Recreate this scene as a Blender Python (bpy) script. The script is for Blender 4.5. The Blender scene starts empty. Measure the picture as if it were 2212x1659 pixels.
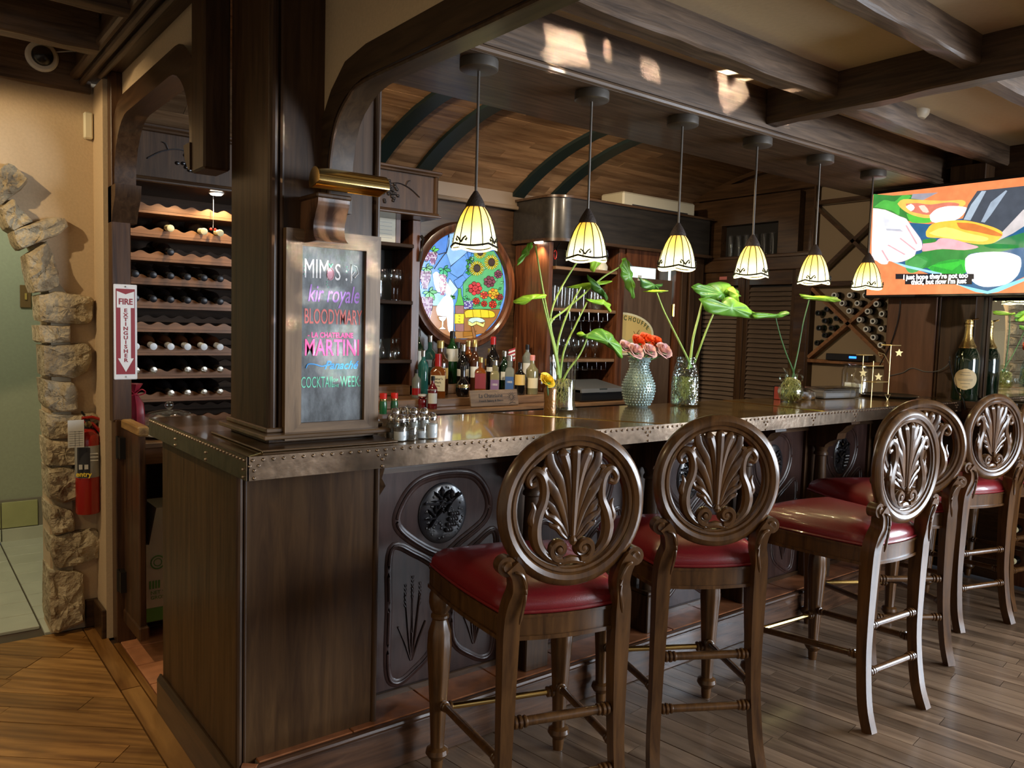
import bpy, math, random
import numpy as np
from mathutils import Vector, Matrix, noise
PI = math.pi
R = math.radians
rnd = random.Random(7)
sc = bpy.context.scene
COL = sc.collection

# ---------------------------------------------------------------- camera, world, lights, exposure
FPX = 1717.84
yaw, pitch, roll = 0.90398086, -0.07098627, 0.02828608
_f = np.array([math.cos(yaw)*math.cos(pitch), math.sin(yaw)*math.cos(pitch), math.sin(pitch)])
_r = np.array([math.sin(yaw), -math.cos(yaw), 0.0])
_u = np.cross(_r, _f)
_r, _u = _r*math.cos(roll)+_u*math.sin(roll), -_r*math.sin(roll)+_u*math.cos(roll)
CAM = np.array([-0.72359698, -2.01391205, 1.42325217])
def pt(ax, val, x, y):
    """point of the real plane ax = val that a survey sight line through (x, y) meets"""
    d = _f + _r*(x-1106)/FPX - _u*(y-829.5)/FPX
    i = 'xyz'.index(ax)
    return Vector(CAM + (val-CAM[i])/d[i]*d)
cd = bpy.data.cameras.new('camera'); cam = bpy.data.objects.new('camera', cd); COL.objects.link(cam)
cd.sensor_width = 36; cd.lens = FPX/2212*36; cd.clip_start = 0.05
cam.matrix_world = Matrix(((_r[0], _u[0], -_f[0], CAM[0]), (_r[1], _u[1], -_f[1], CAM[1]), (_r[2], _u[2], -_f[2], CAM[2]), (0, 0, 0, 1)))
sc.camera = cam

w = bpy.data.worlds.new('world'); sc.world = w; w.use_nodes = True
w.node_tree.nodes['Background'].inputs[0].default_value = (0.75, 0.85, 1.0, 1)
w.node_tree.nodes['Background'].inputs[1].default_value = 0.35

def area(name, loc, target, sx, sy, power, col):
    l = bpy.data.lights.new(name, 'AREA'); l.shape = 'RECTANGLE'; l.size = sx; l.size_y = sy
    l.energy = power; l.color = col
    o = bpy.data.objects.new(name, l); COL.objects.link(o)
    o.location = loc; d = Vector(target)-Vector(loc)
    o.rotation_euler = d.to_track_quat('-Z', 'Y').to_euler(); return o
def spot(name, loc, target, power, col, size=0.02, ang=60, blend=0.3):
    l = bpy.data.lights.new(name, 'SPOT'); l.energy = power; l.color = col
    l.shadow_soft_size = size; l.spot_size = R(ang); l.spot_blend = blend
    o = bpy.data.objects.new(name, l); COL.objects.link(o); o.location = loc
    o.rotation_euler = (Vector(target)-Vector(loc)).to_track_quat('-Z', 'Y').to_euler(); return o
# daylight through the street windows (wall to the right of the camera and behind it)
area('daylight_right', (6.4, -3.1, 1.55), (1.0, -0.6, 0.7), 2.6, 1.7, 300, (0.74, 0.86, 1.0))
area('daylight_behind', (4.6, -5.5, 1.7), (3.2, 1.2, 1.1), 2.6, 1.7, 170, (0.84, 0.91, 1.0))
# ceiling spot lamps of the entrance side, warm
spot('entrance_spot', (-1.30, 1.22, 2.45), (0.0, 1.95, 1.0), 37, (1.0, 0.74, 0.42), 0.018, 100, 0.4)
spot('hall_spot', (-0.55, 2.9, 2.4), (-0.3, 3.2, 0.0), 22, (0.95, 0.95, 0.72), 0.08, 150, 0.5)
spot('entrance_spot_rear', (-2.0, -0.9, 2.45), (-0.3, 0.9, 0.0), 22, (1.0, 0.74, 0.40), 0.03, 110, 0.5)
# added fill for the bar interior: unseen warm spots behind the pillar and header
spot('aisle_fill', (0.62, 1.00, 2.47), (4.4, 1.5, 1.3), 75, (1.0, 0.80, 0.55), 0.03, 75, 0.6)
spot('aisle_fill', (0.80, 0.95, 2.47), (2.1, 2.3, 1.5), 26, (1.0, 0.80, 0.55), 0.03, 100, 0.7)
spot('aisle_fill', (2.60, 0.95, 2.42), (3.0, 2.3, 1.7), 20, (1.0, 0.80, 0.55), 0.03, 110, 0.7)
# low sun thrown back off panes and table glass: narrow slanting beams that land as hard-edged patches
def glint(px, py, plane, val, w_, h_, roll_, power, src=(3.9, -3.6, 0.35)):
    t = pt(plane, val, px, py); l = bpy.data.lights.new('sun_glint', 'AREA'); l.shape = 'RECTANGLE'; l.size = w_; l.size_y = h_
    l.spread = R(0.4); l.energy = power*(0.7 if val > .2 else 0.42); l.color = (1.0, 0.93, 0.82)
    o = bpy.data.objects.new('sun_glint', l); COL.objects.link(o); o.location = src
    o.rotation_euler = ((t-Vector(src)).to_track_quat('-Z', 'Y').to_matrix() @ Matrix.Rotation(roll_, 3, 'Z')).to_euler()
for g in ((1225, 100, 'y', .25, .16, .09, .35, .55), (1190, 132, 'y', .25, .05, .05, .8, .12), (1312, 110, 'y', .25, .02, .06, .1, .05), (1405, 152, 'y', .25, .09, .06, .2, .12), (1585, 205, 'y', .25, .20, .08, .7, .4), (1560, 165, 'y', .25, .06, .12, .2, .25), (1690, 255, 'y', .25, .10, .05, .1, .2)): glint(*g)
for g in ((715, 545, 'y', .14, .14, .10, .2, .5), (650, 505, 'y', .14, .10, .05, .5, .25), (735, 720, 'y', .14, .12, .02, .6, .12), (735, 755, 'y', .14, .10, .025, .4, .16), (745, 800, 'y', .14, .05, .05, .7, .12), (650, 695, 'y', .14, .06, .012, .2, .05), (605, 290, 'y', .16, .02, .10, .1, .05), (618, 420, 'y', .16, .04, .16, .15, .25), (700, 640, 'y', .14, .08, .02, .5, .08)): glint(*g, src=(4.6, -2.6, 0.9))
vs = sc.view_settings
vs.view_transform = 'Standard'; vs.look = 'None'; vs.gamma = 1.0; vs.exposure = 0.82; vs.use_curve_mapping = False
sc.cycles.max_bounces = 7; sc.cycles.transparent_max_bounces = 20; sc.cycles.use_adaptive_sampling = True; sc.cycles.adaptive_threshold = 0.025; sc.cycles.caustics_reflective = False
sc.cycles.caustics_refractive = False; sc.cycles.sample_clamp_indirect = 4.0

# ---------------------------------------------------------------- materials
def mat(name):
    m = bpy.data.materials.new(name); m.use_nodes = True
    nt = m.node_tree; return m, nt, nt.nodes['Principled BSDF']
def setc(sock, c): sock.default_value = (c[0], c[1], c[2], 1)
def plain(name, c, rough=0.5, metal=0.0, emit=None, es=0.0, coat=0.0, bump=0.0, bs=60, var=0.0):
    m, nt, b = mat(name)
    setc(b.inputs['Base Color'], c); b.inputs['Roughness'].default_value = rough; b.inputs['Metallic'].default_value = metal
    b.inputs['Coat Weight'].default_value = coat
    if emit: setc(b.inputs['Emission Color'], emit); b.inputs['Emission Strength'].default_value = es
    tc = nt.nodes.new('ShaderNodeTexCoord')
    n = nt.nodes.new('ShaderNodeTexNoise'); n.inputs['Scale'].default_value = bs; n.inputs['Detail'].default_value = 5
    nt.links.new(tc.outputs['Object'], n.inputs['Vector'])
    if var:
        r = nt.nodes.new('ShaderNodeValToRGB'); r.color_ramp.elements[0].position = 0.3; r.color_ramp.elements[1].position = 0.7
        r.color_ramp.elements[0].color = (c[0]*(1-var), c[1]*(1-var), c[2]*(1-var), 1)
        r.color_ramp.elements[1].color = (min(1, c[0]*(1+var)), min(1, c[1]*(1+var)), min(1, c[2]*(1+var)), 1)
        nt.links.new(n.outputs['Fac'], r.inputs['Fac']); nt.links.new(r.outputs['Color'], b.inputs['Base Color'])
    if bump:
        bp = nt.nodes.new('ShaderNodeBump'); bp.inputs['Strength'].default_value = bump; bp.inputs['Distance'].default_value = 0.004
        nt.links.new(n.outputs['Fac'], bp.inputs['Height']); nt.links.new(bp.outputs['Normal'], b.inputs['Normal'])
    return m
def wood(name, dark, light, axis='z', rough=0.3, scale=3.0, stretch=14, coat=0.3, bump=0.12, rand=0.0, ring=0.0, spec=0.32):
    """grain runs along `axis` of the object; rand varies the tone from object to object (each board)"""
    m, nt, b = mat(name)
    tc = nt.nodes.new('ShaderNodeTexCoord'); mp = nt.nodes.new('ShaderNodeMapping')
    s = [stretch]*3; s['xyz'.index(axis)] = 1.0
    mp.inputs['Scale'].default_value = s
    nt.links.new(tc.outputs['Object'], mp.inputs['Vector'])
    vec = mp.outputs['Vector']
    oi = nt.nodes.new('ShaderNodeObjectInfo')
    if rand:
        ad = nt.nodes.new('ShaderNodeVectorMath'); ad.operation = 'ADD'
        ml = nt.nodes.new('ShaderNodeMath'); ml.operation = 'MULTIPLY'; ml.inputs[1].default_value = 37.0
        nt.links.new(oi.outputs['Random'], ml.inputs[0]); nt.links.new(vec, ad.inputs[0]); nt.links.new(ml.outputs[0], ad.inputs[1]); vec = ad.outputs[0]
    n = nt.nodes.new('ShaderNodeTexNoise'); n.inputs['Scale'].default_value = scale; n.inputs['Detail'].default_value = 6
    n.inputs['Roughness'].default_value = 0.6; n.inputs['Distortion'].default_value = 0.6 + ring
    nt.links.new(vec, n.inputs['Vector'])
    r = nt.nodes.new('ShaderNodeValToRGB'); e = r.color_ramp.elements
    e[0].position = 0.32; e[0].color = (*dark, 1); e[1].position = 0.68; e[1].color = (*light, 1)
    fac = n.outputs['Fac']
    if ring:
        wv = nt.nodes.new('ShaderNodeTexWave'); wv.wave_type = 'RINGS'; wv.rings_direction = 'SPHERICAL'
        wv.inputs['Scale'].default_value = 1.3; wv.inputs['Distortion'].default_value = 6.0; wv.inputs['Detail'].default_value = 2
        nt.links.new(vec, wv.inputs['Vector'])
        mx = nt.nodes.new('ShaderNodeMix'); mx.data_type = 'FLOAT'; mx.inputs['Factor'].default_value = min(.5, ring*.35)
        nt.links.new(fac, mx.inputs['A']); nt.links.new(wv.outputs['Fac'], mx.inputs['B']); fac = mx.outputs['Result']
    nt.links.new(fac, r.inputs['Fac'])
    out = r.outputs['Color']
    if rand:
        hs = nt.nodes.new('ShaderNodeHueSaturation'); mr = nt.nodes.new('ShaderNodeMapRange')
        mr.inputs['To Min'].default_value = 1-rand; mr.inputs['To Max'].default_value = 1+rand
        nt.links.new(oi.outputs['Random'], mr.inputs['Value']); nt.links.new(mr.outputs['Result'], hs.inputs['Value'])
        nt.links.new(out, hs.inputs['Color']); out = hs.outputs['Color']
    nt.links.new(out, b.inputs['Base Color'])
    b.inputs['Roughness'].default_value = rough; b.inputs['Coat Weight'].default_value = coat; b.inputs['Coat Roughness'].default_value = 0.15; b.inputs['Specular IOR Level'].default_value = spec
    bp = nt.nodes.new('ShaderNodeBump'); bp.inputs['Strength'].default_value = bump; bp.inputs['Distance'].default_value = 0.003
    nt.links.new(fac, bp.inputs['Height']); nt.links.new(bp.outputs['Normal'], b.inputs['Normal'])
    return m
def thin_glass(name, tint=(1, 1, 1), base=0.05, bump=0.0, bs=60):
    m = bpy.data.materials.new(name); m.use_nodes = True; nt = m.node_tree; nt.nodes.clear()
    o = nt.nodes.new('ShaderNodeOutputMaterial'); mx = nt.nodes.new('ShaderNodeMixShader')
    t = nt.nodes.new('ShaderNodeBsdfTransparent'); g = nt.nodes.new('ShaderNodeBsdfGlossy')
    t.inputs[0].default_value = (*tint, 1); g.inputs['Roughness'].default_value = 0.03
    lw = nt.nodes.new('ShaderNodeLayerWeight'); lw.inputs['Blend'].default_value = 0.22
    mr = nt.nodes.new('ShaderNodeMapRange'); mr.inputs['To Min'].default_value = base; mr.inputs['To Max'].default_value = 0.6
    nt.links.new(lw.outputs['Facing'], mr.inputs['Value']); nt.links.new(mr.outputs['Result'], mx.inputs[0])
    nt.links.new(t.outputs[0], mx.inputs[1]); nt.links.new(g.outputs[0], mx.inputs[2]); nt.links.new(mx.outputs[0], o.inputs[0])
    if bump:
        tc = nt.nodes.new('ShaderNodeTexCoord'); v = nt.nodes.new('ShaderNodeTexVoronoi'); v.inputs['Scale'].default_value = bs
        bp = nt.nodes.new('ShaderNodeBump'); bp.inputs['Strength'].default_value = bump; bp.inputs['Distance'].default_value = 0.01
        nt.links.new(tc.outputs['Object'], v.inputs['Vector']); nt.links.new(v.outputs['Distance'], bp.inputs['Height'])
        nt.links.new(bp.outputs['Normal'], g.inputs['Normal']); nt.links.new(bp.outputs['Normal'], lw.inputs['Normal'])
    return m
def glow(name, strength, trans=False):
    """backlit print: the colour attribute of each pane or patch"""
    m, nt, b = mat(name)
    a = nt.nodes.new('ShaderNodeAttribute'); a.attribute_name = 'Col'
    tc = nt.nodes.new('ShaderNodeTexCoord'); n = nt.nodes.new('ShaderNodeTexNoise'); n.inputs['Scale'].default_value = 22
    n.inputs['Detail'].default_value = 3
    nt.links.new(tc.outputs['Object'], n.inputs['Vector'])
    mr = nt.nodes.new('ShaderNodeMapRange'); mr.inputs['To Min'].default_value = 0.75; mr.inputs['To Max'].default_value = 1.3
    nt.links.new(n.outputs['Fac'], mr.inputs['Value'])
    mu = nt.nodes.new('ShaderNodeVectorMath'); mu.operation = 'SCALE'
    nt.links.new(a.outputs['Color'], mu.inputs[0]); nt.links.new(mr.outputs['Result'], mu.inputs['Scale'])
    nt.links.new(mu.outputs[0], b.inputs['Emission Color']); b.inputs['Emission Strength'].default_value = strength
    setc(b.inputs['Base Color'], (0.03, 0.03, 0.03)); b.inputs['Roughness'].default_value = 0.15
    return m
def stone_mat():
    m, nt, b = mat('limestone')
    tc = nt.nodes.new('ShaderNodeTexCoord'); oi = nt.nodes.new('ShaderNodeObjectInfo')
    n = nt.nodes.new('ShaderNodeTexNoise'); n.inputs['Scale'].default_value = 9; n.inputs['Detail'].default_value = 9; n.inputs['Roughness'].default_value = 0.65
    nt.links.new(tc.outputs['Object'], n.inputs['Vector'])
    r = nt.nodes.new('ShaderNodeValToRGB'); e = r.color_ramp.elements
    e[0].position = 0.3; e[0].color = (0.20, 0.145, 0.085, 1); e[1].position = 0.72; e[1].color = (0.60, 0.51, 0.35, 1)
    e.new(0.5).color = (0.44, 0.36, 0.23, 1)
    nt.links.new(n.outputs['Fac'], r.inputs['Fac'])
    hs = nt.nodes.new('ShaderNodeHueSaturation'); mr = nt.nodes.new('ShaderNodeMapRange'); mr.inputs['To Min'].default_value = 0.8; mr.inputs['To Max'].default_value = 1.15
    nt.links.new(oi.outputs['Random'], mr.inputs['Value']); nt.links.new(mr.outputs['Result'], hs.inputs['Value']); nt.links.new(r.outputs['Color'], hs.inputs['Color'])
    nt.links.new(hs.outputs['Color'], b.inputs['Base Color']); b.inputs['Roughness'].default_value = 0.9
    n2 = nt.nodes.new('ShaderNodeTexNoise'); n2.inputs['Scale'].default_value = 38; n2.inputs['Detail'].default_value = 8
    nt.links.new(tc.outputs['Object'], n2.inputs['Vector'])
    bp = nt.nodes.new('ShaderNodeBump'); bp.inputs['Strength'].default_value = 0.9; bp.inputs['Distance'].default_value = 0.03
    nt.links.new(n2.outputs['Fac'], bp.inputs['Height']); nt.links.new(bp.outputs['Normal'], b.inputs['Normal'])
    return m
def slate_mat():
    m, nt, b = mat('chalkboard_slate')
    tc = nt.nodes.new('ShaderNodeTexCoord'); mp = nt.nodes.new('ShaderNodeMapping'); mp.inputs['Scale'].default_value = (3, 3, 1.2)
    mp.inputs['Rotation'].default_value = (0, 0.5, 0)
    n = nt.nodes.new('ShaderNodeTexNoise'); n.inputs['Scale'].default_value = 7; n.inputs['Detail'].default_value = 7; n.inputs['Roughness'].default_value = 0.7
    nt.links.new(tc.outputs['Object'], mp.inputs[0]); nt.links.new(mp.outputs[0], n.inputs['Vector'])
    r = nt.nodes.new('ShaderNodeValToRGB'); e = r.color_ramp.elements
    e[0].position = 0.38; e[0].color = (0.018, 0.02, 0.022, 1); e[1].position = 0.72; e[1].color = (0.17, 0.19, 0.20, 1)
    nt.links.new(n.outputs['Fac'], r.inputs['Fac']); nt.links.new(r.outputs['Color'], b.inputs['Base Color'])
    b.inputs['Roughness'].default_value = 0.45
    return m
def copper_mat():
    m, nt, b = mat('copper_top')
    tc = nt.nodes.new('ShaderNodeTexCoord')
    n = nt.nodes.new('ShaderNodeTexNoise'); n.inputs['Scale'].default_value = 5; n.inputs['Detail'].default_value = 8; n.inputs['Roughness'].default_value = 0.7
    nt.links.new(tc.outputs['Object'], n.inputs['Vector'])
    r = nt.nodes.new('ShaderNodeValToRGB'); e = r.color_ramp.elements
    e[0].position = 0.3; e[0].color = (0.20, 0.11, 0.035, 1); e[1].position = 0.7; e[1].color = (0.46, 0.29, 0.11, 1)
    nt.links.new(n.outputs['Fac'], r.inputs['Fac']); nt.links.new(r.outputs['Color'], b.inputs['Base Color'])
    b.inputs['Metallic'].default_value = 0.75; b.inputs['Roughness'].default_value = 0.16
    mr = nt.nodes.new('ShaderNodeMapRange'); mr.inputs['To Min'].default_value = 0.07; mr.inputs['To Max'].default_value = 0.30
    n3 = nt.nodes.new('ShaderNodeTexNoise'); n3.inputs['Scale'].default_value = 2.5; n3.inputs['Detail'].default_value = 6
    nt.links.new(tc.outputs['Object'], n3.inputs['Vector']); nt.links.new(n3.outputs['Fac'], mr.inputs['Value']); nt.links.new(mr.outputs['Result'], b.inputs['Roughness'])
    b.inputs['Coat Weight'].default_value = 0.5; b.inputs['Coat Roughness'].default_value = 0.04
    n2 = nt.nodes.new('ShaderNodeTexNoise'); n2.inputs['Scale'].default_value = 12
    nt.links.new(tc.outputs['Object'], n2.inputs['Vector'])
    bp = nt.nodes.new('ShaderNodeBump'); bp.inputs['Strength'].default_value = 0.05; bp.inputs['Distance'].default_value = 0.01
    nt.links.new(n2.outputs['Fac'], bp.inputs['Height']); nt.links.new(bp.outputs['Normal'], b.inputs['Normal'])
    return m
def shade_mat():
    """opal glass shade lit from within: amber at the crown, white below"""
    m, nt, b = mat('opal_glass')
    tc = nt.nodes.new('ShaderNodeTexCoord'); sx = nt.nodes.new('ShaderNodeSeparateXYZ'); nt.links.new(tc.outputs['Generated'], sx.inputs[0])
    r = nt.nodes.new('ShaderNodeValToRGB'); e = r.color_ramp.elements
    e[0].position = 0.30; e[0].color = (1.0, 0.90, 0.45, 1); e[1].position = 0.98; e[1].color = (0.95, 0.48, 0.02, 1)
    e.new(0.66).color = (1.0, 0.72, 0.10, 1)
    nt.links.new(sx.outputs[2], r.inputs['Fac']); nt.links.new(r.outputs['Color'], b.inputs['Emission Color'])
    setc(b.inputs['Base Color'], (0.8, 0.7, 0.45)); b.inputs['Roughness'].default_value = 0.25
    mr = nt.nodes.new('ShaderNodeMapRange'); mr.inputs['To Min'].default_value = 1.4; mr.inputs['To Max'].default_value = 0.62
    nt.links.new(sx.outputs[2], mr.inputs['Value']); nt.links.new(mr.outputs['Result'], b.inputs['Emission Strength'])
    return m
DK, LT = (0.030, 0.0145, 0.007), (0.082, 0.042, 0.019)
W = {
 'cab': wood('dark_stained_oak', DK, LT, 'z', 0.42, 3, 14, 0.08, spec=.24),
 'cabx': wood('dark_stained_oak_x', DK, LT, 'x', 0.32, 3, 14, 0.35),
 'caby': wood('dark_stained_oak_y', DK, LT, 'y', 0.32, 3, 14, 0.35),
 'carve': wood('carved_oak', (0.024, 0.011, 0.009), (0.056, 0.028, 0.022), 'z', 0.34, 3, 10, 0.12, spec=.22),
 'red': wood('reddish_mahogany', (0.05, 0.016, 0.007), (0.16, 0.055, 0.022), 'z', 0.35, 3, 12, 0.3),
 'stool': wood('stool_walnut', (0.046, 0.019, 0.006), (0.135, 0.060, 0.018), 'z', 0.28, 4, 9, 0.25, 0.05, spec=.45),
 'beam': wood('beam_rough', (0.045, 0.026, 0.015), (0.16, 0.10, 0.06), 'x', 0.55, 3, 16, 0.1, 0.5),
 'beamy': wood('beam_rough_y', (0.035, 0.02, 0.013), (0.11, 0.065, 0.04), 'y', 0.5, 3, 16, 0.1, 0.5),
 'vault': wood('vault_board', (0.13, 0.065, 0.030), (0.30, 0.175, 0.09), 'x', 0.5, 2.5, 9, 0.1, 0.2, rand=0.28),
 'floor': wood('oak_strip_floor', (0.085, 0.050, 0.030), (0.27, 0.18, 0.115), 'x', 0.28, 1.6, 9, 0.25, 0.12, rand=0.30, ring=0.12),
 'floorl': wood('oak_strip_floor_warm', (0.15, 0.062, 0.014), (0.42, 0.21, 0.058), 'x', 0.36, 1.6, 8, 0.15, 0.15, rand=0.22, ring=0.35),
 'floorly': wood('border_strip_oak', (0.15, 0.062, 0.014), (0.38, 0.19, 0.055), 'y', 0.36, 1.6, 8, 0.15, 0.15, rand=0.2),
 'step': wood('step_riser_oak', (0.03, 0.014, 0.009), (0.13, 0.062, 0.032), 'x', 0.26, 2.5, 13, 0.5, 0.3, ring=0.3),
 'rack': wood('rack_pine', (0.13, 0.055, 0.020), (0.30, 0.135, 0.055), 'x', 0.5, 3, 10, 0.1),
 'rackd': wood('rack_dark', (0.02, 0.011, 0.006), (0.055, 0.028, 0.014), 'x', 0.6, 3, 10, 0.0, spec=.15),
 'frame': wood('board_frame_oak', (0.09, 0.052, 0.026), (0.24, 0.15, 0.08), 'z', 0.5, 3, 12, 0.1, 0.25),
 'shelf': wood('bar_shelf_oak', (0.12, 0.06, 0.03), (0.30, 0.17, 0.085), 'x', 0.35, 3, 12, 0.3),
 'gate': wood('gate_oak', (0.03, 0.013, 0.007), (0.10, 0.045, 0.018), 'z', 0.4, 3, 12, 0.2),
}
plaster = plain('beige_plaster', (0.55, 0.42, 0.27), 0.85, bump=0.3, bs=90, var=0.05)
ceilm = plain('cream_ceiling', (0.58, 0.44, 0.26), 0.85, bump=0.2, bs=50, var=0.03)
green_wall = plain('sage_plaster', (0.34, 0.36, 0.26), 0.8, var=0.04)
stonem = stone_mat()
mortar = plain('mortar', (0.30, 0.25, 0.17), 0.95, bump=0.6)
slatem = slate_mat()
copper = copper_mat()
band = plain('pewter_band', (0.20, 0.145, 0.10), 0.26, 0.85, bump=0.25, bs=30, var=0.25)
rivetm = plain('rivet_metal', (0.42, 0.34, 0.27), 0.22, 0.9)
iron = plain('green_black_iron', (0.016, 0.028, 0.026), 0.45, 0.4)
black = plain('black_iron', (0.03, 0.026, 0.022), 0.4, 0.6)
brass = plain('polished_brass', (0.80, 0.58, 0.22), 0.14, 1.0)
chrome = plain('chrome', (0.75, 0.75, 0.75), 0.15, 1.0)
leather = plain('red_leather', (0.20, 0.010, 0.014), 0.33, coat=0.3, bump=0.12, bs=350, var=0.12)
terra = plain('terracotta', (0.34, 0.13, 0.055), 0.30, coat=0.3, bump=0.1, bs=20, var=0.3)
terra_l = plain('terracotta_light', (0.50, 0.21, 0.10), 0.5, bump=0.1, bs=20, var=0.15)
grout = plain('grey_grout', (0.22, 0.20, 0.16), 0.9)
hallt = plain('pale_green_tile', (0.52, 0.53, 0.44), 0.3, var=0.07, bs=6)
hallw = plain('olive_tile', (0.42, 0.42, 0.20), 0.3, var=0.1, bs=6)
white = plain('white_plastic', (0.72, 0.72, 0.68), 0.35)
cream = plain('cream_plastic', (0.70, 0.66, 0.50), 0.3)
blackp = plain('black_plastic', (0.012, 0.012, 0.013), 0.25)
grey = plain('grey_plastic', (0.12, 0.13, 0.14), 0.35)
dim = plain('dark_recess', (0.010, 0.008, 0.007), 0.8)
signred = plain('sign_red', (0.28, 0.012, 0.02), 0.35)
firered = plain('extinguisher_red', (0.34, 0.014, 0.010), 0.25, coat=0.4)
paper = plain('paper', (0.72, 0.68, 0.56), 0.8)
ink = plain('print_ink', (0.02, 0.02, 0.025), 0.6)
greenp = plain('print_green', (0.12, 0.33, 0.08), 0.6)
yellowp = plain('print_yellow', (0.85, 0.62, 0.05), 0.5)
bluep = plain('print_blue', (0.04, 0.10, 0.26), 0.5)
purplep = plain('print_purple', (0.19, 0.11, 0.22), 0.5)
orangep = plain('print_orange', (0.75, 0.30, 0.08), 0.5)
goldfoil = plain('gold_foil', (0.78, 0.58, 0.25), 0.22, 1.0, bump=0.5, bs=120)
waxred = plain('red_wax', (0.35, 0.01, 0.012), 0.3)
hotred = plain('red_cap', (0.75, 0.03, 0.02), 0.3)
shadem = shade_mat()
bulbm = plain('lit_bulb', (1, 1, 1), 0.3, emit=(1.0, 0.86, 0.58), es=5.0)
puck = plain('lit_puck', (1, 1, 1), 0.3, emit=(1.0, 0.90, 0.72), es=8.0)
mirror = plain('mirror_glass', (0.85, 0.88, 0.86), 0.01, 1.0)
glass = thin_glass('clear_glass', (0.95, 0.97, 0.96), 0.07)
glassb = thin_glass('bluish_glass', (0.80, 0.93, 0.94), 0.12, 0.5, 70)
glassg = thin_glass('greenish_glass', (0.88, 0.95, 0.88), 0.10, 0.1, 20)
glassa = thin_glass('amber_glass', (0.70, 0.42, 0.12), 0.15, 0.9, 60)
glasst = thin_glass('teal_glass', (0.35, 0.75, 0.72), 0.14)
winm = thin_glass('whisky', (0.62, 0.20, 0.03), 0.08)
waterm = thin_glass('water', (0.90, 0.92, 0.74), 0.05)
bgreen = plain('dark_green_bottle', (0.006, 0.018, 0.008), 0.06, coat=0.5)
bgreen2 = plain('green_bottle', (0.008, 0.045, 0.012), 0.06, coat=0.5)
bblack = plain('black_bottle', (0.006, 0.005, 0.005), 0.06, coat=0.5)
bbrown = plain('brown_bottle', (0.05, 0.016, 0.006), 0.07, coat=0.5)
bred = plain('red_bottle', (0.14, 0.008, 0.012), 0.10, coat=0.5)
bclear = plain('spirit_in_glass', (0.16, 0.175, 0.155), 0.06, coat=0.6)
bclary = plain('tequila_in_glass', (0.19, 0.17, 0.085), 0.06, coat=0.6)
bamber = plain('amber_spirit', (0.17, 0.045, 0.008), 0.06, coat=0.6)
salt = plain('salt', (0.75, 0.77, 0.80), 0.8); pepper = plain('pepper', (0.09, 0.07, 0.05), 0.9, var=0.6, bs=300)
leafm = plain('monstera_leaf', (0.14, 0.36, 0.04), 0.38, var=0.25, bs=14)
leafl = plain('young_leaf', (0.34, 0.60, 0.05), 0.35, var=0.15, bs=14)
leafd = plain('dark_leaf', (0.05, 0.16, 0.03), 0.35, var=0.3, bs=14)
for _m in (leafm, leafl, leafd): _m.node_tree.nodes['Principled BSDF'].inputs['Transmission Weight'].default_value = 0.0
stemm = plain('plant_stem', (0.36, 0.52, 0.12), 0.4)
stemd = plain('plant_stem_dark', (0.08, 0.20, 0.07), 0.4)
rootm = plain('roots', (0.50, 0.46, 0.17), 0.7)
rosey = plain('yellow_petal', (0.92, 0.68, 0.05), 0.55); roser = plain('orange_red_petal', (0.90, 0.15, 0.035), 0.55)
rosep = plain('dusty_pink_petal', (0.80, 0.50, 0.50), 0.6, var=0.2, bs=40)
stained = glow('stained_glass', 0.62)
screenm = glow('screen_picture', 0.85)
daywin = plain('daylit_glazing', (0.5, 0.6, 0.6), 0.2, emit=(0.62, 0.80, 0.78), es=1.1)

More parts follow.
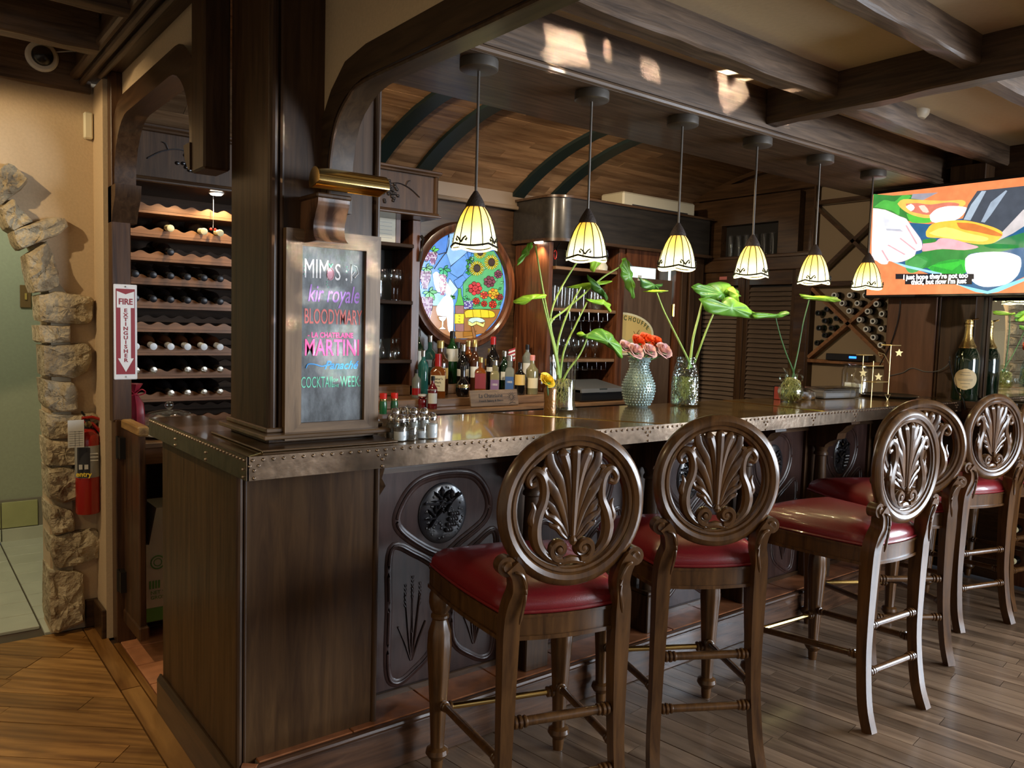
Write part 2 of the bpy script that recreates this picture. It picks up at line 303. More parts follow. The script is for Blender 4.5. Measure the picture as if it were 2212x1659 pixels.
# ---------------------------------------------------------------- mesh helpers
class MB:
    def __init__(s): s.v = []; s.f = []; s.c = []
    def add(s, vs, fs, col=None):
        b = len(s.v); s.v += [tuple(v) for v in vs]
        for f in fs: s.f.append(tuple(b+i for i in f)); s.c.append(col)
        return s
    def box(s, x0, x1, y0, y1, z0, z1, col=None):
        v = [(x0,y0,z0),(x1,y0,z0),(x1,y1,z0),(x0,y1,z0),(x0,y0,z1),(x1,y0,z1),(x1,y1,z1),(x0,y1,z1)]
        return s.add(v, [(0,3,2,1),(4,5,6,7),(0,1,5,4),(1,2,6,5),(2,3,7,6),(3,0,4,7)], col)
    def bbox(s, x0, x1, y0, y1, z0, z1, b=0.004):
        """box with chamfered edges"""
        xs, ys, zs = (x0, x1), (y0, y1), (z0, z1); vs = []; idx = {}
        for i in (0, 1):
            for j in (0, 1):
                for k in (0, 1):
                    dx, dy, dz = (b if i == 0 else -b), (b if j == 0 else -b), (b if k == 0 else -b)
                    for a in range(3):
                        p = [xs[i], ys[j], zs[k]]
                        if a != 0: p[0] += dx
                        if a != 1: p[1] += dy
                        if a != 2: p[2] += dz
                        idx[(i, j, k, a)] = len(vs); vs.append(p)
        fs = []
        for a, (u, w_) in enumerate(((1, 2), (0, 2), (0, 1))):
            for t in (0, 1):
                q = []
                for cu, cw in ((0, 0), (1, 0), (1, 1), (0, 1)):
                    k = [0, 0, 0]; k[a] = t; k[u] = cu; k[w_] = cw; q.append(idx[(*k, a)])
                fs.append(tuple(q))
        for a, (u, w_) in enumerate(((1, 2), (0, 2), (0, 1))):
            for cu in (0, 1):
                for cw in (0, 1):
                    k0 = [0]*3; k0[a] = 0; k0[u] = cu; k0[w_] = cw; k1 = list(k0); k1[a] = 1
                    fs.append((idx[(*k0, u)], idx[(*k1, u)], idx[(*k1, w_)], idx[(*k0, w_)]))
        for i in (0, 1):
            for j in (0, 1):
                for k in (0, 1): fs.append((idx[(i,j,k,0)], idx[(i,j,k,1)], idx[(i,j,k,2)]))
        return s.add(vs, fs)
    def prism(s, poly, ax, a, b, col=None):
        """polygon in the plane normal to ax (2D coords in remaining axis order), extruded from a to b"""
        def P3(p, t):
            return {'x': (t, p[0], p[1]), 'y': (p[0], t, p[1]), 'z': (p[0], p[1], t)}[ax]
        n = len(poly); v = [P3(p, a) for p in poly]+[P3(p, b) for p in poly]
        f = [tuple(range(n)), tuple(range(2*n-1, n-1, -1))]+[(i, i+n, (i+1) % n+n, (i+1) % n) for i in range(n)]
        return s.add(v, f, col)
    def lathe(s, prof, n=24, axis='z', c=(0, 0, 0), closed=False, mod=None, sx=1.0, sy=1.0, col=None):
        v = []; m = len(prof)
        for (r, z) in prof:
            for i in range(n):
                t = 2*PI*i/n; rr = r*(1+(mod(t, z) if mod else 0))
                a, b = rr*math.cos(t)*sx, rr*math.sin(t)*sy
                p = {'z': (a, b, z), 'y': (a, z, b), 'x': (z, a, b)}[axis]
                v.append((p[0]+c[0], p[1]+c[1], p[2]+c[2]))
        f = []
        for j in range(m if closed else m-1):
            k = (j+1) % m
            for i in range(n): f.append((j*n+i, j*n+(i+1) % n, k*n+(i+1) % n, k*n+i))
        if not closed:
            if prof[0][0] > 1e-6: f.append(tuple(range(n-1, -1, -1)))
            if prof[-1][0] > 1e-6: f.append(tuple((m-1)*n+i for i in range(n)))
        return s.add(v, f, col)
    def open_lathe(s, prof, n=24, c=(0, 0, 0), mod=None):
        v = []; m = len(prof)
        for (r, z) in prof:
            for i in range(n):
                t = 2*PI*i/n; rr = r*(1+(mod(t, z) if mod else 0)); v.append((c[0]+rr*math.cos(t), c[1]+rr*math.sin(t), c[2]+z))
        f = [(j*n+i, j*n+(i+1) % n, (j+1)*n+(i+1) % n, (j+1)*n+i) for j in range(m-1) for i in range(n)]
        return s.add(v, f)
    def tube(s, pts, r, n=8, flat=1.0, up=(0, 0, 1), caps=True, rect=False, col=None):
        """sweep: r number or list; flat scales the section across `up`"""
        pts = [Vector(p) for p in pts]; m = len(pts); v = []
        for i, p in enumerate(pts):
            t = (pts[min(i+1, m-1)]-pts[max(i-1, 0)]).normalized()
            u = Vector(up); side = t.cross(u)
            if side.length < 1e-4: side = t.cross(Vector((1, 0, 0)))
            side.normalize(); nn = side.cross(t).normalized()
            rr = r[i] if isinstance(r, (list, tuple)) else r
            for k in range(n):
                if rect:
                    a, b = [(-1, -1), (1, -1), (1, 1), (-1, 1)][k]
                else: a, b = math.cos(2*PI*k/n), math.sin(2*PI*k/n)
                v.append(p+side*a*rr+nn*b*rr*flat)
        f = [(i*n+k, i*n+(k+1) % n, (i+1)*n+(k+1) % n, (i+1)*n+k) for i in range(m-1) for k in range(n)]
        if caps: f += [tuple(range(n-1, -1, -1)), tuple((m-1)*n+k for k in range(n))]
        return s.add(v, f, col)
    def ball(s, c, r, n=10, m=7, sz=1.0):
        return s.lathe([(max(1e-7, r*math.sin(PI*j/m)), -r*sz*math.cos(PI*j/m)) for j in range(m+1)], n, 'z', c)
    def xform(s, M):
        s.v = [tuple(M @ Vector(p)) for p in s.v]; return s
def P(name, mb, material, parent=None, label=None, smooth=35, kind=None):
    me = bpy.data.meshes.new(name); me.from_pydata(mb.v, [], mb.f); me.validate(); me.update()
    import bmesh
    bm = bmesh.new(); bm.from_mesh(me); bmesh.ops.recalc_face_normals(bm, faces=bm.faces); bm.to_mesh(me); bm.free()
    if any(c is not None for c in mb.c) and len(me.polygons) == len(mb.c):
        at = me.color_attributes.new('Col', 'FLOAT_COLOR', 'CORNER')
        for p, c in zip(me.polygons, mb.c):
            for li in p.loop_indices: at.data[li].color = (*(c or (0, 0, 0)), 1)
    if smooth:
        me.shade_smooth(); me.set_sharp_from_angle(angle=R(smooth))
    me.materials.append(material)
    o = bpy.data.objects.new(name, me); COL.objects.link(o)
    if parent: o.parent = parent
    if label: o['label'] = label
    if kind: o['kind'] = kind
    return o
def tag(o, label, cat, group=None):
    o['label'] = label; o['category'] = cat
    if group: o['group'] = group
    return o
def thing(name, label, cat, loc=(0, 0, 0), rz=0, group=None):
    o = bpy.data.objects.new(name, None); COL.objects.link(o); o.location = loc; o.rotation_euler = (0, 0, rz)
    o.empty_display_size = 0.05
    return tag(o, label, cat, group)
def struct(name, mb, material, parent=None, **k):
    o = P(name, mb, material, parent, **k)
    if not parent: o['kind'] = 'structure'
    return o
def share(src, parent, loc=(0, 0, 0), rot=None, name=None):
    o = src.copy(); COL.objects.link(o); o.parent = parent; o.location = loc
    if rot: o.rotation_euler = rot
    if name: o.name = name
    return o
def dup(root, loc, rz=0, label=None, group=None):
    r = root.copy(); COL.objects.link(r); r.location = loc; r.rotation_euler = (0, 0, rz)
    if label: r['label'] = label
    if group: r['group'] = group
    for ch in list(root.children):
        c = ch.copy(); COL.objects.link(c); c.parent = r
        for g in list(ch.children):
            d = g.copy(); COL.objects.link(d); d.parent = c
    return r
def text(body, size, material, parent, loc, rot=(PI/2, 0, 0), align='CENTER', ext=0.0006, sx=1.0, shear=0.0, off=0.0, name='lettering'):
    cu = bpy.data.curves.new(name, 'FONT'); cu.body = body; cu.size = size; cu.align_x = align; cu.align_y = 'CENTER'
    cu.extrude = ext; cu.shear = shear; cu.offset = off; cu.resolution_u = 3; cu.materials.append(material)
    tmp = bpy.data.objects.new('tmp_text', cu); COL.objects.link(tmp)
    me = bpy.data.meshes.new_from_object(tmp.evaluated_get(bpy.context.evaluated_depsgraph_get()))
    bpy.data.objects.remove(tmp); me.name = name
    if not me.materials: me.materials.append(material)
    for v in me.vertices: v.co.x *= sx
    o = bpy.data.objects.new(name, me); COL.objects.link(o); o.parent = parent; o.location = loc; o.rotation_euler = rot
    return o
def clip(poly, a, b, c):
    """keep the side a*x+b*y >= c"""
    out = []
    for i, p in enumerate(poly):
        q = poly[(i+1) % len(poly)]; dp, dq = a*p[0]+b*p[1]-c, a*q[0]+b*q[1]-c
        if dp >= 0: out.append(p)
        if dp*dq < 0: t = dp/(dp-dq); out.append((p[0]+t*(q[0]-p[0]), p[1]+t*(q[1]-p[1])))
    return out
def spline(pts, n=6):
    """Catmull-Rom through points"""
    pts = [Vector(p) for p in pts]; out = []
    for i in range(len(pts)-1):
        p0 = pts[max(i-1, 0)]; p1 = pts[i]; p2 = pts[i+1]; p3 = pts[min(i+2, len(pts)-1)]
        for k in range(n):
            t = k/n
            out.append(0.5*((2*p1)+(p2-p0)*t+(2*p0-5*p1+4*p2-p3)*t*t+(3*p1-p0-3*p2+p3)*t**3))
    out.append(pts[-1]); return out
ORD = ['first', 'second', 'third', 'fourth', 'fifth', 'sixth', 'seventh', 'eighth', 'ninth', 'tenth', 'eleventh', 'twelfth', 'thirteenth']

# ================================================================ THE SETTING
CZ = 2.56
# floors ---------------------------------------------------------
fl = struct('floor', MB().box(-4, 7, -6, 6, -0.08, -0.013), plain('floor_base', (0.07, 0.04, 0.025), 0.35, coat=0.2, var=0.2, bs=8))
def plank_field(zone, ang, width, ymin, ymax, lmin, lmax, material, seed, name='plank', top=0.0, gap=0.0012):
    """boards laid along direction ang, clipped to zone [(a,b,c) half-planes]; ymin..ymax across, lmin..lmax along"""
    q = random.Random(seed); ca, sa = math.cos(ang), math.sin(ang); v = ymin; cnt = 0
    while v < ymax:
        u = lmin - q.random()*0.9
        while u < lmax:
            L = q.uniform(0.45, 1.15)
            rect = [(u+gap, v+gap), (u+L-gap, v+gap), (u+L-gap, v+width-gap), (u+gap, v+width-gap)]
            # zone half-planes expressed in world: convert to board frame
            poly = rect
            for (a, b, c) in zone: poly = clip(poly, a*ca+b*sa, -a*sa+b*ca, c)
            if len(poly) >= 3:
                t = top + q.uniform(-0.0006, 0.0006)
                o = struct(name, MB().prism(poly, 'z', -0.013, t), material, fl, smooth=0)
                o.rotation_euler = (0, 0, ang); cnt += 1
            u += L
        v += width
    return cnt
# right-hand dining side: strips run a little off the Y direction
n1 = plank_field([(1, 0, 0.0), (-1, 0, -4.35), (0, 1, -1.75), (0, -1, -0.14), (0.66, 1, 0.2)], R(98), 0.078, -4.6, 0.5, -2.3, 0.9, W['floor'], 3)
# entrance side: strips run diagonally up to a border board along the bar end
n2 = plank_field([(-1, 0, 0.055), (1, 0, -0.75), (0, 1, 0.2), (0, -1, -1.955)], R(-41), 0.105, -0.45, 1.6, -2.1, 0.1, W['floorl'], 5)
for y0 in (-0.4, 0.45, 1.2):
    struct('plank', MB().box(-0.05, 0.018, y0, min(y0+0.84 if y0 < 0.4 else y0+0.745, 1.955), -0.013, 0.001), W['floorly'], fl, smooth=0)
struct('plank', MB().box(0.022, 0.045, 0.95, 1.68, -0.013, 0.004), W['floorly'], fl, smooth=0)
# terracotta tiles behind the bar
for i in range(4):
    for j in range(6):
        x0, y0 = 0.048+i*0.30, 0.98+j*0.205
        if y0 > 1.95: continue
        struct('tile', MB().bbox(x0+.003, x0+.297, y0+.003, y0+.202, -0.013, 0.004, 0.002), terra_l, fl, smooth=0)
# pale green tiles of the hall beyond the arch
for i in range(-3, 3):
    for j in range(9):
        x0 = -0.2+i*0.42; y0 = 1.985+j*0.2+(0.1 if i % 2 else 0.0)
        if i > 0 or i < -1: continue
        struct('tile', MB().bbox(x0+.0035, x0+.4165, y0+.003, y0+.197, -0.013, 0.002, 0.002), hallt, fl, smooth=0)
# walls ----------------------------------------------------------
YW = 1.965
arch = [(-0.175, 0), (-0.175, 1.55), (-0.215, 1.70), (-0.30, 1.86), (-0.45, 2.0), (-0.72, 2.08), (-1.0, 2.0), (-1.2, 1.8), (-1.26, 1.55), (-1.26, 0)]
wl = struct('wall_back_left', MB().prism([(0.05, 0), (0.05, CZ), (-3.0, CZ), (-3.0, 0)]+arch[::-1], 'y', YW, YW+0.2), plaster, smooth=0)
struct('wall_hall_back', MB().box(-1.4, 0.055, 3.78, 3.85, 0.25, CZ), green_wall, smooth=0)
wh = struct('wall_hall_right', MB().box(0.055, 0.10, YW+0.2, 3.8, 0.0, CZ), green_wall, smooth=0)
struct('wall_hall_left', MB().box(-1.45, -1.4, 2.2, 3.85, 0.0, CZ), green_wall, smooth=0)
hw = struct('baseboard_hall', MB().box(-1.4, 0.05, 3.765, 3.78, 0, 0.26), grout, smooth=0)
for i in range(-5, 1):
    struct('tile', MB().bbox(-0.19+i*0.20+.003, -0.19+i*0.20+.197, 3.752, 3.768, 0.085, 0.247, .002), hallw, hw, smooth=0)
    struct('tile', MB().bbox(-0.19+i*0.24+.003, -0.19+i*0.24+.237, 3.745, 3.768, 0.0, 0.08, .002), hallt, hw, smooth=0)
# short return of plaster beside the gate post
struct('wall_return', MB().box(0.012, 0.06, 1.765, YW, 0, 2.42), plaster, smooth=0)
struct('baseboard_back', MB().bbox(-0.04, 0.02, YW-0.022, YW, 0, 0.13).bbox(-0.008, 0.012, 1.765, YW-0.02, 0, 0.13), W['cabx'])
# back wall of the bar and the end wall
YB = 2.40; XE = 4.45
struct('wall_bar_back', MB().box(0.05, XE+0.2, YB, YB+0.1, 0, CZ+0.2), W['cabx'], smooth=0)
struct('wall_bar_end', MB().box(XE, XE+0.12, -1.5, YB, 0, CZ+0.2), W['caby'], smooth=0)
struct('wall_camera_left', MB().box(-3.1, -3.0, -6, 6, 0, CZ), plaster, smooth=0)
# street side: piers and sills, the openings let the daylight in
sw = MB().box(-3, 7, -6.0, -5.9, 0, 0.85).box(-3, 7, -6.0, -5.9, 2.35, CZ)
for x in (-3, -1.4, 0.2, 1.8, 3.4, 5.0, 6.6): sw.box(x, x+0.35, -6.0, -5.9, 0.85, 2.35)
struct('wall_street', sw, plaster, smooth=0)
sw = MB().box(6.9, 7.0, -6, -1.5, 0, 0.75).box(6.9, 7.0, -6, -1.5, 2.35, CZ)
for y in (-6, -4.3, -2.9, -1.75): sw.box(6.9, 7.0, y, y+0.2, 0.75, 2.35)
struct('wall_right', sw, plaster, smooth=0)
# ceiling
cl = MB().box(-4, 7, -6, 0.26, CZ, CZ+0.08).box(-4, 0.06, 0.26, 6, CZ, CZ+0.08).box(0.06, 0.36, 0.26, 0.7, CZ, CZ+0.08)
struct('ceiling', cl, ceilm, smooth=0)
# beams
def beam(x0, x1, y0, y1, z0, m, seed):
    q = random.Random(seed); mb = MB(); along = 'x' if x1-x0 > y1-y0 else 'y'
    n = max(4, int(max(x1-x0, y1-y0)/0.12)); rings = []
    for i in range(n+1):
        t = i/n; j = lambda s=0.004: q.uniform(-s, s)
        if along == 'x':
            x = x0+(x1-x0)*t; ring = [(x, y0+j(), CZ), (x, y0+j(), z0+.008+j()), (x, y0+.008+j(), z0+j()), (x, y1-.008+j(), z0+j()), (x, y1+j(), z0+.008+j()), (x, y1+j(), CZ)]
        else:
            y = y0+(y1-y0)*t; ring = [(x0+j(), y, CZ), (x0+j(), y, z0+.008+j()), (x0+.008+j(), y, z0+j()), (x1-.008+j(), y, z0+j()), (x1+j(), y, z0+.008+j()), (x1+j(), y, CZ)]
        rings.append(ring)
    v = [p for r_ in rings for p in r_]
    f = [(i*6+k, i*6+(k+1) % 6, i*6+6+(k+1) % 6, i*6+6+k) for i in range(n) for k in range(5)]
    f += [tuple(range(6)), tuple(n*6+k for k in range(6))]
    mb.add(v, f); return struct('ceiling_beam', mb, m, smooth=30)
for i, yy in enumerate((-0.10, -0.68, -1.26, -1.84, -2.5, -3.2, -4.0)):
    beam(0.36, 2.515, yy, yy+0.10 if i == 0 else yy+0.075, 2.45, W['beam'], 10+i)
    beam(2.60, 6.8, yy+0.03, yy+0.12, 2.45, W['beam'], 30+i)
beam(2.515, 2.60, -5.8, 0.245, 2.40, W['beamy'], 50)
for i, yy in enumerate((1.39, 0.90, 0.35, -0.25, -0.85)):
    beam(-3.0, -0.07 if yy > .3 else 0.2, yy, yy+0.075, 2.42, W['beam'], 60+i)
beam(-3.0, 0.0, YW-0.03, YW, 2.39, W['beam'], 70)
# long header over the counter: its underside carries the lamps
so = MB().box(0.46, XE, 0.25, 0.76, 2.352, CZ)
hd = struct('trim_header', so, wood('header_oak', (0.05, 0.03, 0.018), (0.15, 0.095, 0.058), 'x', 0.5, 3, 15, 0.08, 0.4), smooth=0)
struct('trim_molding', MB().tube([(0.46, 0.246, 2.366), (XE, 0.246, 2.366)], 0.013, 8).box(0.46, XE, 0.238, 0.25, 2.379, 2.392), W['beam'], hd)
# barrel vault of boards behind the header
RV, YV, ZV = 1.90, 1.35, 0.76
va = struct('ceiling_vault', MB().prism([(YV+(RV+.05)*math.sin(a), ZV+(RV+.05)*math.cos(a)) for a in [R(-28+k*3) for k in range(22)]] + [(YV+(RV+.03)*math.sin(a), ZV+(RV+.03)*math.cos(a)) for a in [R(35-k*3) for k in range(22)]], 'x', 0.05, XE), dim, smooth=0)
q = random.Random(4)
na = 24; a0, a1 = R(-17), R(34)
for k in range(na):
    x = 0.06 - q.random()*0.4
    while x < XE:
        L = q.uniform(0.55, 1.25); xs, xe = max(0.06, x), min(XE-.002, x+L)
        if xe-xs > 0.05:
            b0, b1 = a0+(a1-a0)*k/na+0.0006, a0+(a1-a0)*(k+1)/na-0.0006; dz = q.uniform(-0.0012, 0.0012)
            ri, ro = RV+dz, RV+0.02
            c = lambda a, r_: (YV+r_*math.sin(a), ZV+r_*math.cos(a))
            struct('plank', MB().prism([c(b0, ri), c(b1, ri), c(b1, ro), c(b0, ro)], 'x', xs+.001, xe-.001), W['vault'], va, smooth=0)
        x += L
for xr in (1.60, 1.93, 2.75, 3.06):
    a = [R(-19+k*2.4) for k in range(24)]
    rb = MB().prism([(YV+(RV-.022)*math.sin(t), ZV+(RV-.022)*math.cos(t)) for t in a]+[(YV+(RV+.002)*math.sin(t), ZV+(RV+.002)*math.cos(t)) for t in a[::-1]], 'x', xr-.05, xr+.05)
    struct('vault_rib', rb, iron, va)
a = [R(-19+k*2.4) for k in range(24)]
struct('vault_rib', MB().prism([(YV+(RV-.03)*math.sin(t), ZV+(RV-.03)*math.cos(t)) for t in a]+[(YV+(RV+.002)*math.sin(t), ZV+(RV+.002)*math.cos(t)) for t in a[::-1]], 'x', XE-.06, XE), W['caby'], va)
# crown molding where the vault meets the window wall
struct('trim_cornice', MB().box(1.81, 3.3, YB-0.04, YB, 2.24, 2.30).box(1.81, 3.3, YB-.012, YB, 2.30, 2.37).tube([(1.81, YB-.045, 2.245), (3.3, YB-.045, 2.245)], 0.014), plain('cornice_paint', (0.20, 0.14, 0.09), .5))

# ---------------------------------------------------------------- corner pillar standing on the bar
XP0, XP1, YP0, YP1 = 0.115, 0.455, 0.165, 0.47
pil = struct('wall_pillar', MB().bbox(XP0, XP1, YP0, YP1, 1.072, CZ, 0.006), W['cab'])
struct('molding', MB().tube([(XP0+.012, YP0-.004, 1.12), (XP0+.012, YP0-.004, CZ)], 0.012, 10).tube([(XP0+.036, YP0-.002, 1.12), (XP0+.036, YP0-.002, CZ)], 0.008, 8)
       .tube([(XP1-.006, YP0-.004, 1.12), (XP1-.006, YP0-.004, CZ)], 0.010, 10), W['cab'], pil)
bm_ = MB()
for (o1, z0, z1) in ((0.058, 1.071, 1.076), (0.034, 1.095, 1.108), (0.010, 1.108, 1.122)):
    bm_.bbox(XP0-o1, XP1+.02, YP0-o1*2.0, YP1+.01, z0, z1, 0.003)
struct('base_molding', bm_, wood('pillar_base_oak', (0.07, 0.038, 0.018), (0.17, 0.10, 0.05), 'x', 0.28, 3, 10, .5), pil)
# header box beside the pillar on the gate side
struct('trim_box', MB().bbox(0.035, 0.115, 0.475, 0.60, 1.875, 2.43, 0.006), W['cab'])
# beam and moldings over the gate opening
tg = struct('trim_gate_beam', MB().box(-0.06, 0.10, 0.47, YW, 2.44, CZ), W['beamy'], smooth=0)
struct('molding', MB().tube([(-0.062, 0.47, 2.455), (-0.062, YW, 2.455)], 0.02, 10).tube([(-0.035, 0.47, 2.43), (-0.035, YW, 2.43)], 0.014, 8).tube([(0.005, .60, 2.425), (0.005, 1.76, 2.425)], 0.012, 8), W['beamy'], tg)

def arch_shape(a0_, a1_, zt, zb, zo, r_, s0, s1, n=8):
    """flat arch with rounded shoulders between a0_ and a1_: closed outline (opening below)"""
    out = []
    def arc(ca, cz, rr, t0, t1): return [(ca+rr*math.cos(t0+(t1-t0)*k/n), cz+rr*math.sin(t0+(t1-t0)*k/n)) for k in range(n+1)]
    outer = [(a0_, zb)]+arc(a0_+r_, zt-r_, r_, PI, PI/2)+arc(a1_-r_, zt-r_, r_, PI/2, 0)+[(a1_, zb)]
    t = zo; ri = r_*0.95
    inner = [(a1_-t, zb)]+arc(a1_-t-ri, zt-t-ri, ri, 0, PI/2)+arc(a0_+t+ri, zt-t-ri, ri, PI/2, PI)+[(a0_+t, zb)]
    return outer+inner
ag = thing('wooden_arch', 'dark wooden arch with rounded shoulders over the gate opening beside the wine rack', 'arch', (0, 0, 1.95))
A = arch_shape(0.555, 1.772, 0.363, 0.0, 0.082, 0.24, 0, 0)
h_ = len(A)//2
struct('wall_over_gate', MB().prism([(0.60, 2.44), (0.60, 1.95)]+[(min(a, 1.762), z+1.94) for a, z in A[:h_] if a > .60]+[(1.762, 2.44)], 'x', 0.075, 0.10), plaster, smooth=0)
P('arch_frame', MB().prism([(a, z) for a, z in A], 'x', 0.04, 0.125), W['caby'], ag)
cb = [(1.765, 0.02), (1.62, 0.02), (1.63, -0.03), (1.68, -0.09), (1.70, -0.13), (1.765, -0.13)]
P('corbel', MB().prism(cb, 'x', 0.03, 0.13), W['cab'], ag)
P('corbel', MB().prism([(0.60, 0.02), (0.665, 0.02), (0.655, -0.02), (0.62, -0.06), (0.60, -0.065)], 'x', 0.03, 0.13), W['cab'], ag)
gp = struct('trim_post', MB().bbox(0.037, 0.113, 1.682, 1.764, 0, 0.98, 0.003).bbox(0.03, 0.105, 1.70, 1.764, 0.97, 2.44, 0.003), W['gate'])
# arch springing from the pillar front towards the room
ar = thing('wooden_arch', 'dark wooden arch springing from the pillar above the brass lamp', 'arch', (0, 0, 0))
def arc2(ca, cz, rr, t0, t1, n=10): return [(ca+rr*math.cos(R(t0+(t1-t0)*k/n)), cz+rr*math.sin(R(t0+(t1-t0)*k/n))) for k in range(n+1)]
yy0 = 0.165
out_ = [(yy0, 1.74), (yy0, 1.80)] + [(0.175, 1.99)] + [(0.106, 2.072), (0.022, 2.13), (-0.097, 2.147)] + [(-0.5, 2.147), (-1.75, 2.147), (-2.0, 2.10), (-2.16, 2.0), (-2.2, 1.8), (-2.13, 1.8), (-2.1, 1.95), (-1.95, 2.03), (-1.75, 2.062), (-0.5, 2.062)] + [(-0.13, 2.066), (-0.074, 2.063), (-0.03, 2.055), (0.019, 2.037), (0.06, 2.012), (0.088, 1.985), (0.112, 1.94), (0.128, 1.88), (0.132, 1.74)]
P('arch_frame', MB().prism(out_, 'x', 0.27, 0.352), wood('arch_oak', (0.028, 0.016, 0.009), (0.075, 0.045, 0.024), 'y', 0.45, 3, 12, 0.08), ar)
P('inner_bead', MB().tube(spline([(0.278, 0.128, 1.75), (0.278, 0.122, 1.88), (0.278, 0.083, 1.98), (0.278, 0.01, 2.036), (0.278, -0.08, 2.058), (0.278, -0.5, 2.056), (0.278, -1.7, 2.056)], 5), 0.006, 6), W['cab'], ar)
struct('wall_over_arch', MB().prism([(0.165, 2.0), (0.165, CZ), (-6, CZ), (-6, 2.14), (-0.097, 2.14), (0.022, 2.12), (0.106, 2.065)], 'x', 0.278, 0.344), plaster, smooth=0)
cf = spline([(0.0, 0.132), (0.0, 0.1), (0.03, 0.07), (0.055, 0.045), (0.06, 0.02), (0.05, 0.0)], 4)
# corbel under the arch foot: side profile (y,z) cut as a wave
prof = spline([(0.045, 1.762, 0), (0.048, 1.745, 0), (0.062, 1.72, 0), (0.075, 1.69, 0), (0.07, 1.66, 0), (0.05, 1.645, 0)], 4)
cp = [(p[0], p[1]) for p in prof]+[(0.165, 1.645), (0.165, 1.762)]
P('corbel', MB().prism(cp, 'x', 0.208, 0.302), wood('corbel_oak', (0.035, 0.016, 0.01), (0.17, 0.085, 0.045), 'z', 0.25, 6, 5, .5, 0.2, ring=1.5), ar)
P('corbel_cap', MB().bbox(0.203, 0.308, 0.042, 0.165, 1.762, 1.776), W['cab'], ar)

# ================================================================ THE BAR
bar = thing('bar_counter', 'long dark oak bar with copper top, riveted metal edge and carved front panels', 'bar', (0, 0, 0))
# copper top, L-shaped
top = MB().prism([(0, 0), (4.20, 0), (4.20, 0.60), (0.18, 0.60), (0.18, 0.965), (0, 0.965)], 'z', 1.058, 1.07)
tp = P('countertop', top, copper, bar, smooth=0)
P('seam', MB().tube([(1.22, 0.59, 1.0705), (1.62, 0.005, 1.0705)], 0.0016, 5).tube([(2.75, 0.59, 1.0705), (2.75, 0.005, 1.0705)], 0.0016, 5).tube([(0.005, 0.005, 1.0705), (0.18, 0.16, 1.0705)], 0.0016, 5), brass, tp)
P('countertop_core', MB().prism([(0.004, 0.004), (4.19, 0.004), (4.19, 0.596), (0.176, 0.596), (0.176, 0.961), (0.004, 0.961)], 'z', 1.008, 1.058), W['cabx'], bar, smooth=0)
eb = P('edge_band', MB().box(-0.001, 4.20, -0.003, 0.0035, 1.008, 1.071).box(-0.003, 0.0035, -0.003, 0.965, 1.008, 1.071), band, bar, label='riveted metal edge band', smooth=0)
rv = MB()
def rivet(x, y, z, d):
    r_ = 0.0052; n = 8; vs = []; fs = []
    for j, (rr, h) in enumerate(((1.0, 0.0), (0.8, 0.003), (0.35, 0.005))):
        for k in range(n):
            a_ = 2*PI*k/n; p, q_ = rr*r_*math.cos(a_), rr*r_*math.sin(a_)
            vs.append((x+p, y-h, z+q_) if d == 'y' else (x-h, y+p, z+q_))
    for j in range(2): fs += [(j*n+k, j*n+(k+1) % n, (j+1)*n+(k+1) % n, (j+1)*n+k) for k in range(n)]
    fs.append(tuple(2*n+k for k in range(n))); rv.add(vs, fs)
x = 0.013
while x < 4.15: rivet(x, -0.003, 1.061, 'y'); x += 0.0278
for x in [0.017]+[0.392+0.3745*k for k in range(11)]:
    for dx, dz in ((0, 0.036), (0, 0.016), (-0.012, 0.048), (0.012, 0.048)): rivet(x+dx, -0.003, 1.0+dz-.002, 'y')
y = 0.013
while y < 0.96: rivet(-0.003, y, 1.061, 'x'); y += 0.026
for y in (0.02, 0.33, 0.64):
    for dz in (0.036, 0.016): rivet(-0.003, y, 1.0+dz, 'x')
P('rivets', rv, rivetm, eb, kind='stuff')
# end cabinet under the pillar
P('end_panel', MB().bbox(0.045, 0.465, 0.175, 0.22, 0.0, 1.008, 0.002), wood('front_end_oak', (0.042, 0.019, 0.007), (0.095, 0.047, 0.017), 'z', 0.45, 2.5, 12, 0.03, spec=.16), bar)
P('end_panel', MB().bbox(0.036, 0.08, 0.18, 0.945, 0.0, 1.008, 0.002), wood('end_panel_oak', (0.036, 0.018, 0.007), (0.090, 0.047, 0.019), 'z', 0.42, 3, 14, 0.05, spec=.2), bar)
P('corner_molding', MB().tube([(0.040, 0.172, 0.0), (0.040, 0.172, 1.008)], 0.010, 10).tube([(0.056, 0.170, 0.0), (0.056, 0.170, 1.008)], 0.005, 8), W['cab'], bar)
P('corner_molding', MB().tube([(0.472, 0.175, 0.155), (0.472, 0.175, 1.008)], 0.009, 10), W['cab'], bar)
P('side_panel', MB().box(0.445, 0.465, 0.2, 0.34, 0.15, 1.008), W['caby'], bar)
P('kickboard', MB().bbox(0.017, 0.034, 0.10, 0.955, 0, 0.117, 0.002).prism([(0.017, 0.117), (0.034, 0.117), (0.034, 0.134), (0.028, 0.136)], 'y', 0.10, 0.955), W['caby'], bar, label='scuffed kickboard along the bar end')
P('back_panel', MB().box(0.10, 4.15, 0.54, 0.56, 0.0, 1.008).box(0.10, 0.17, 0.22, 0.945, 0.0, 1.0), W['cabx'], bar, smooth=0)
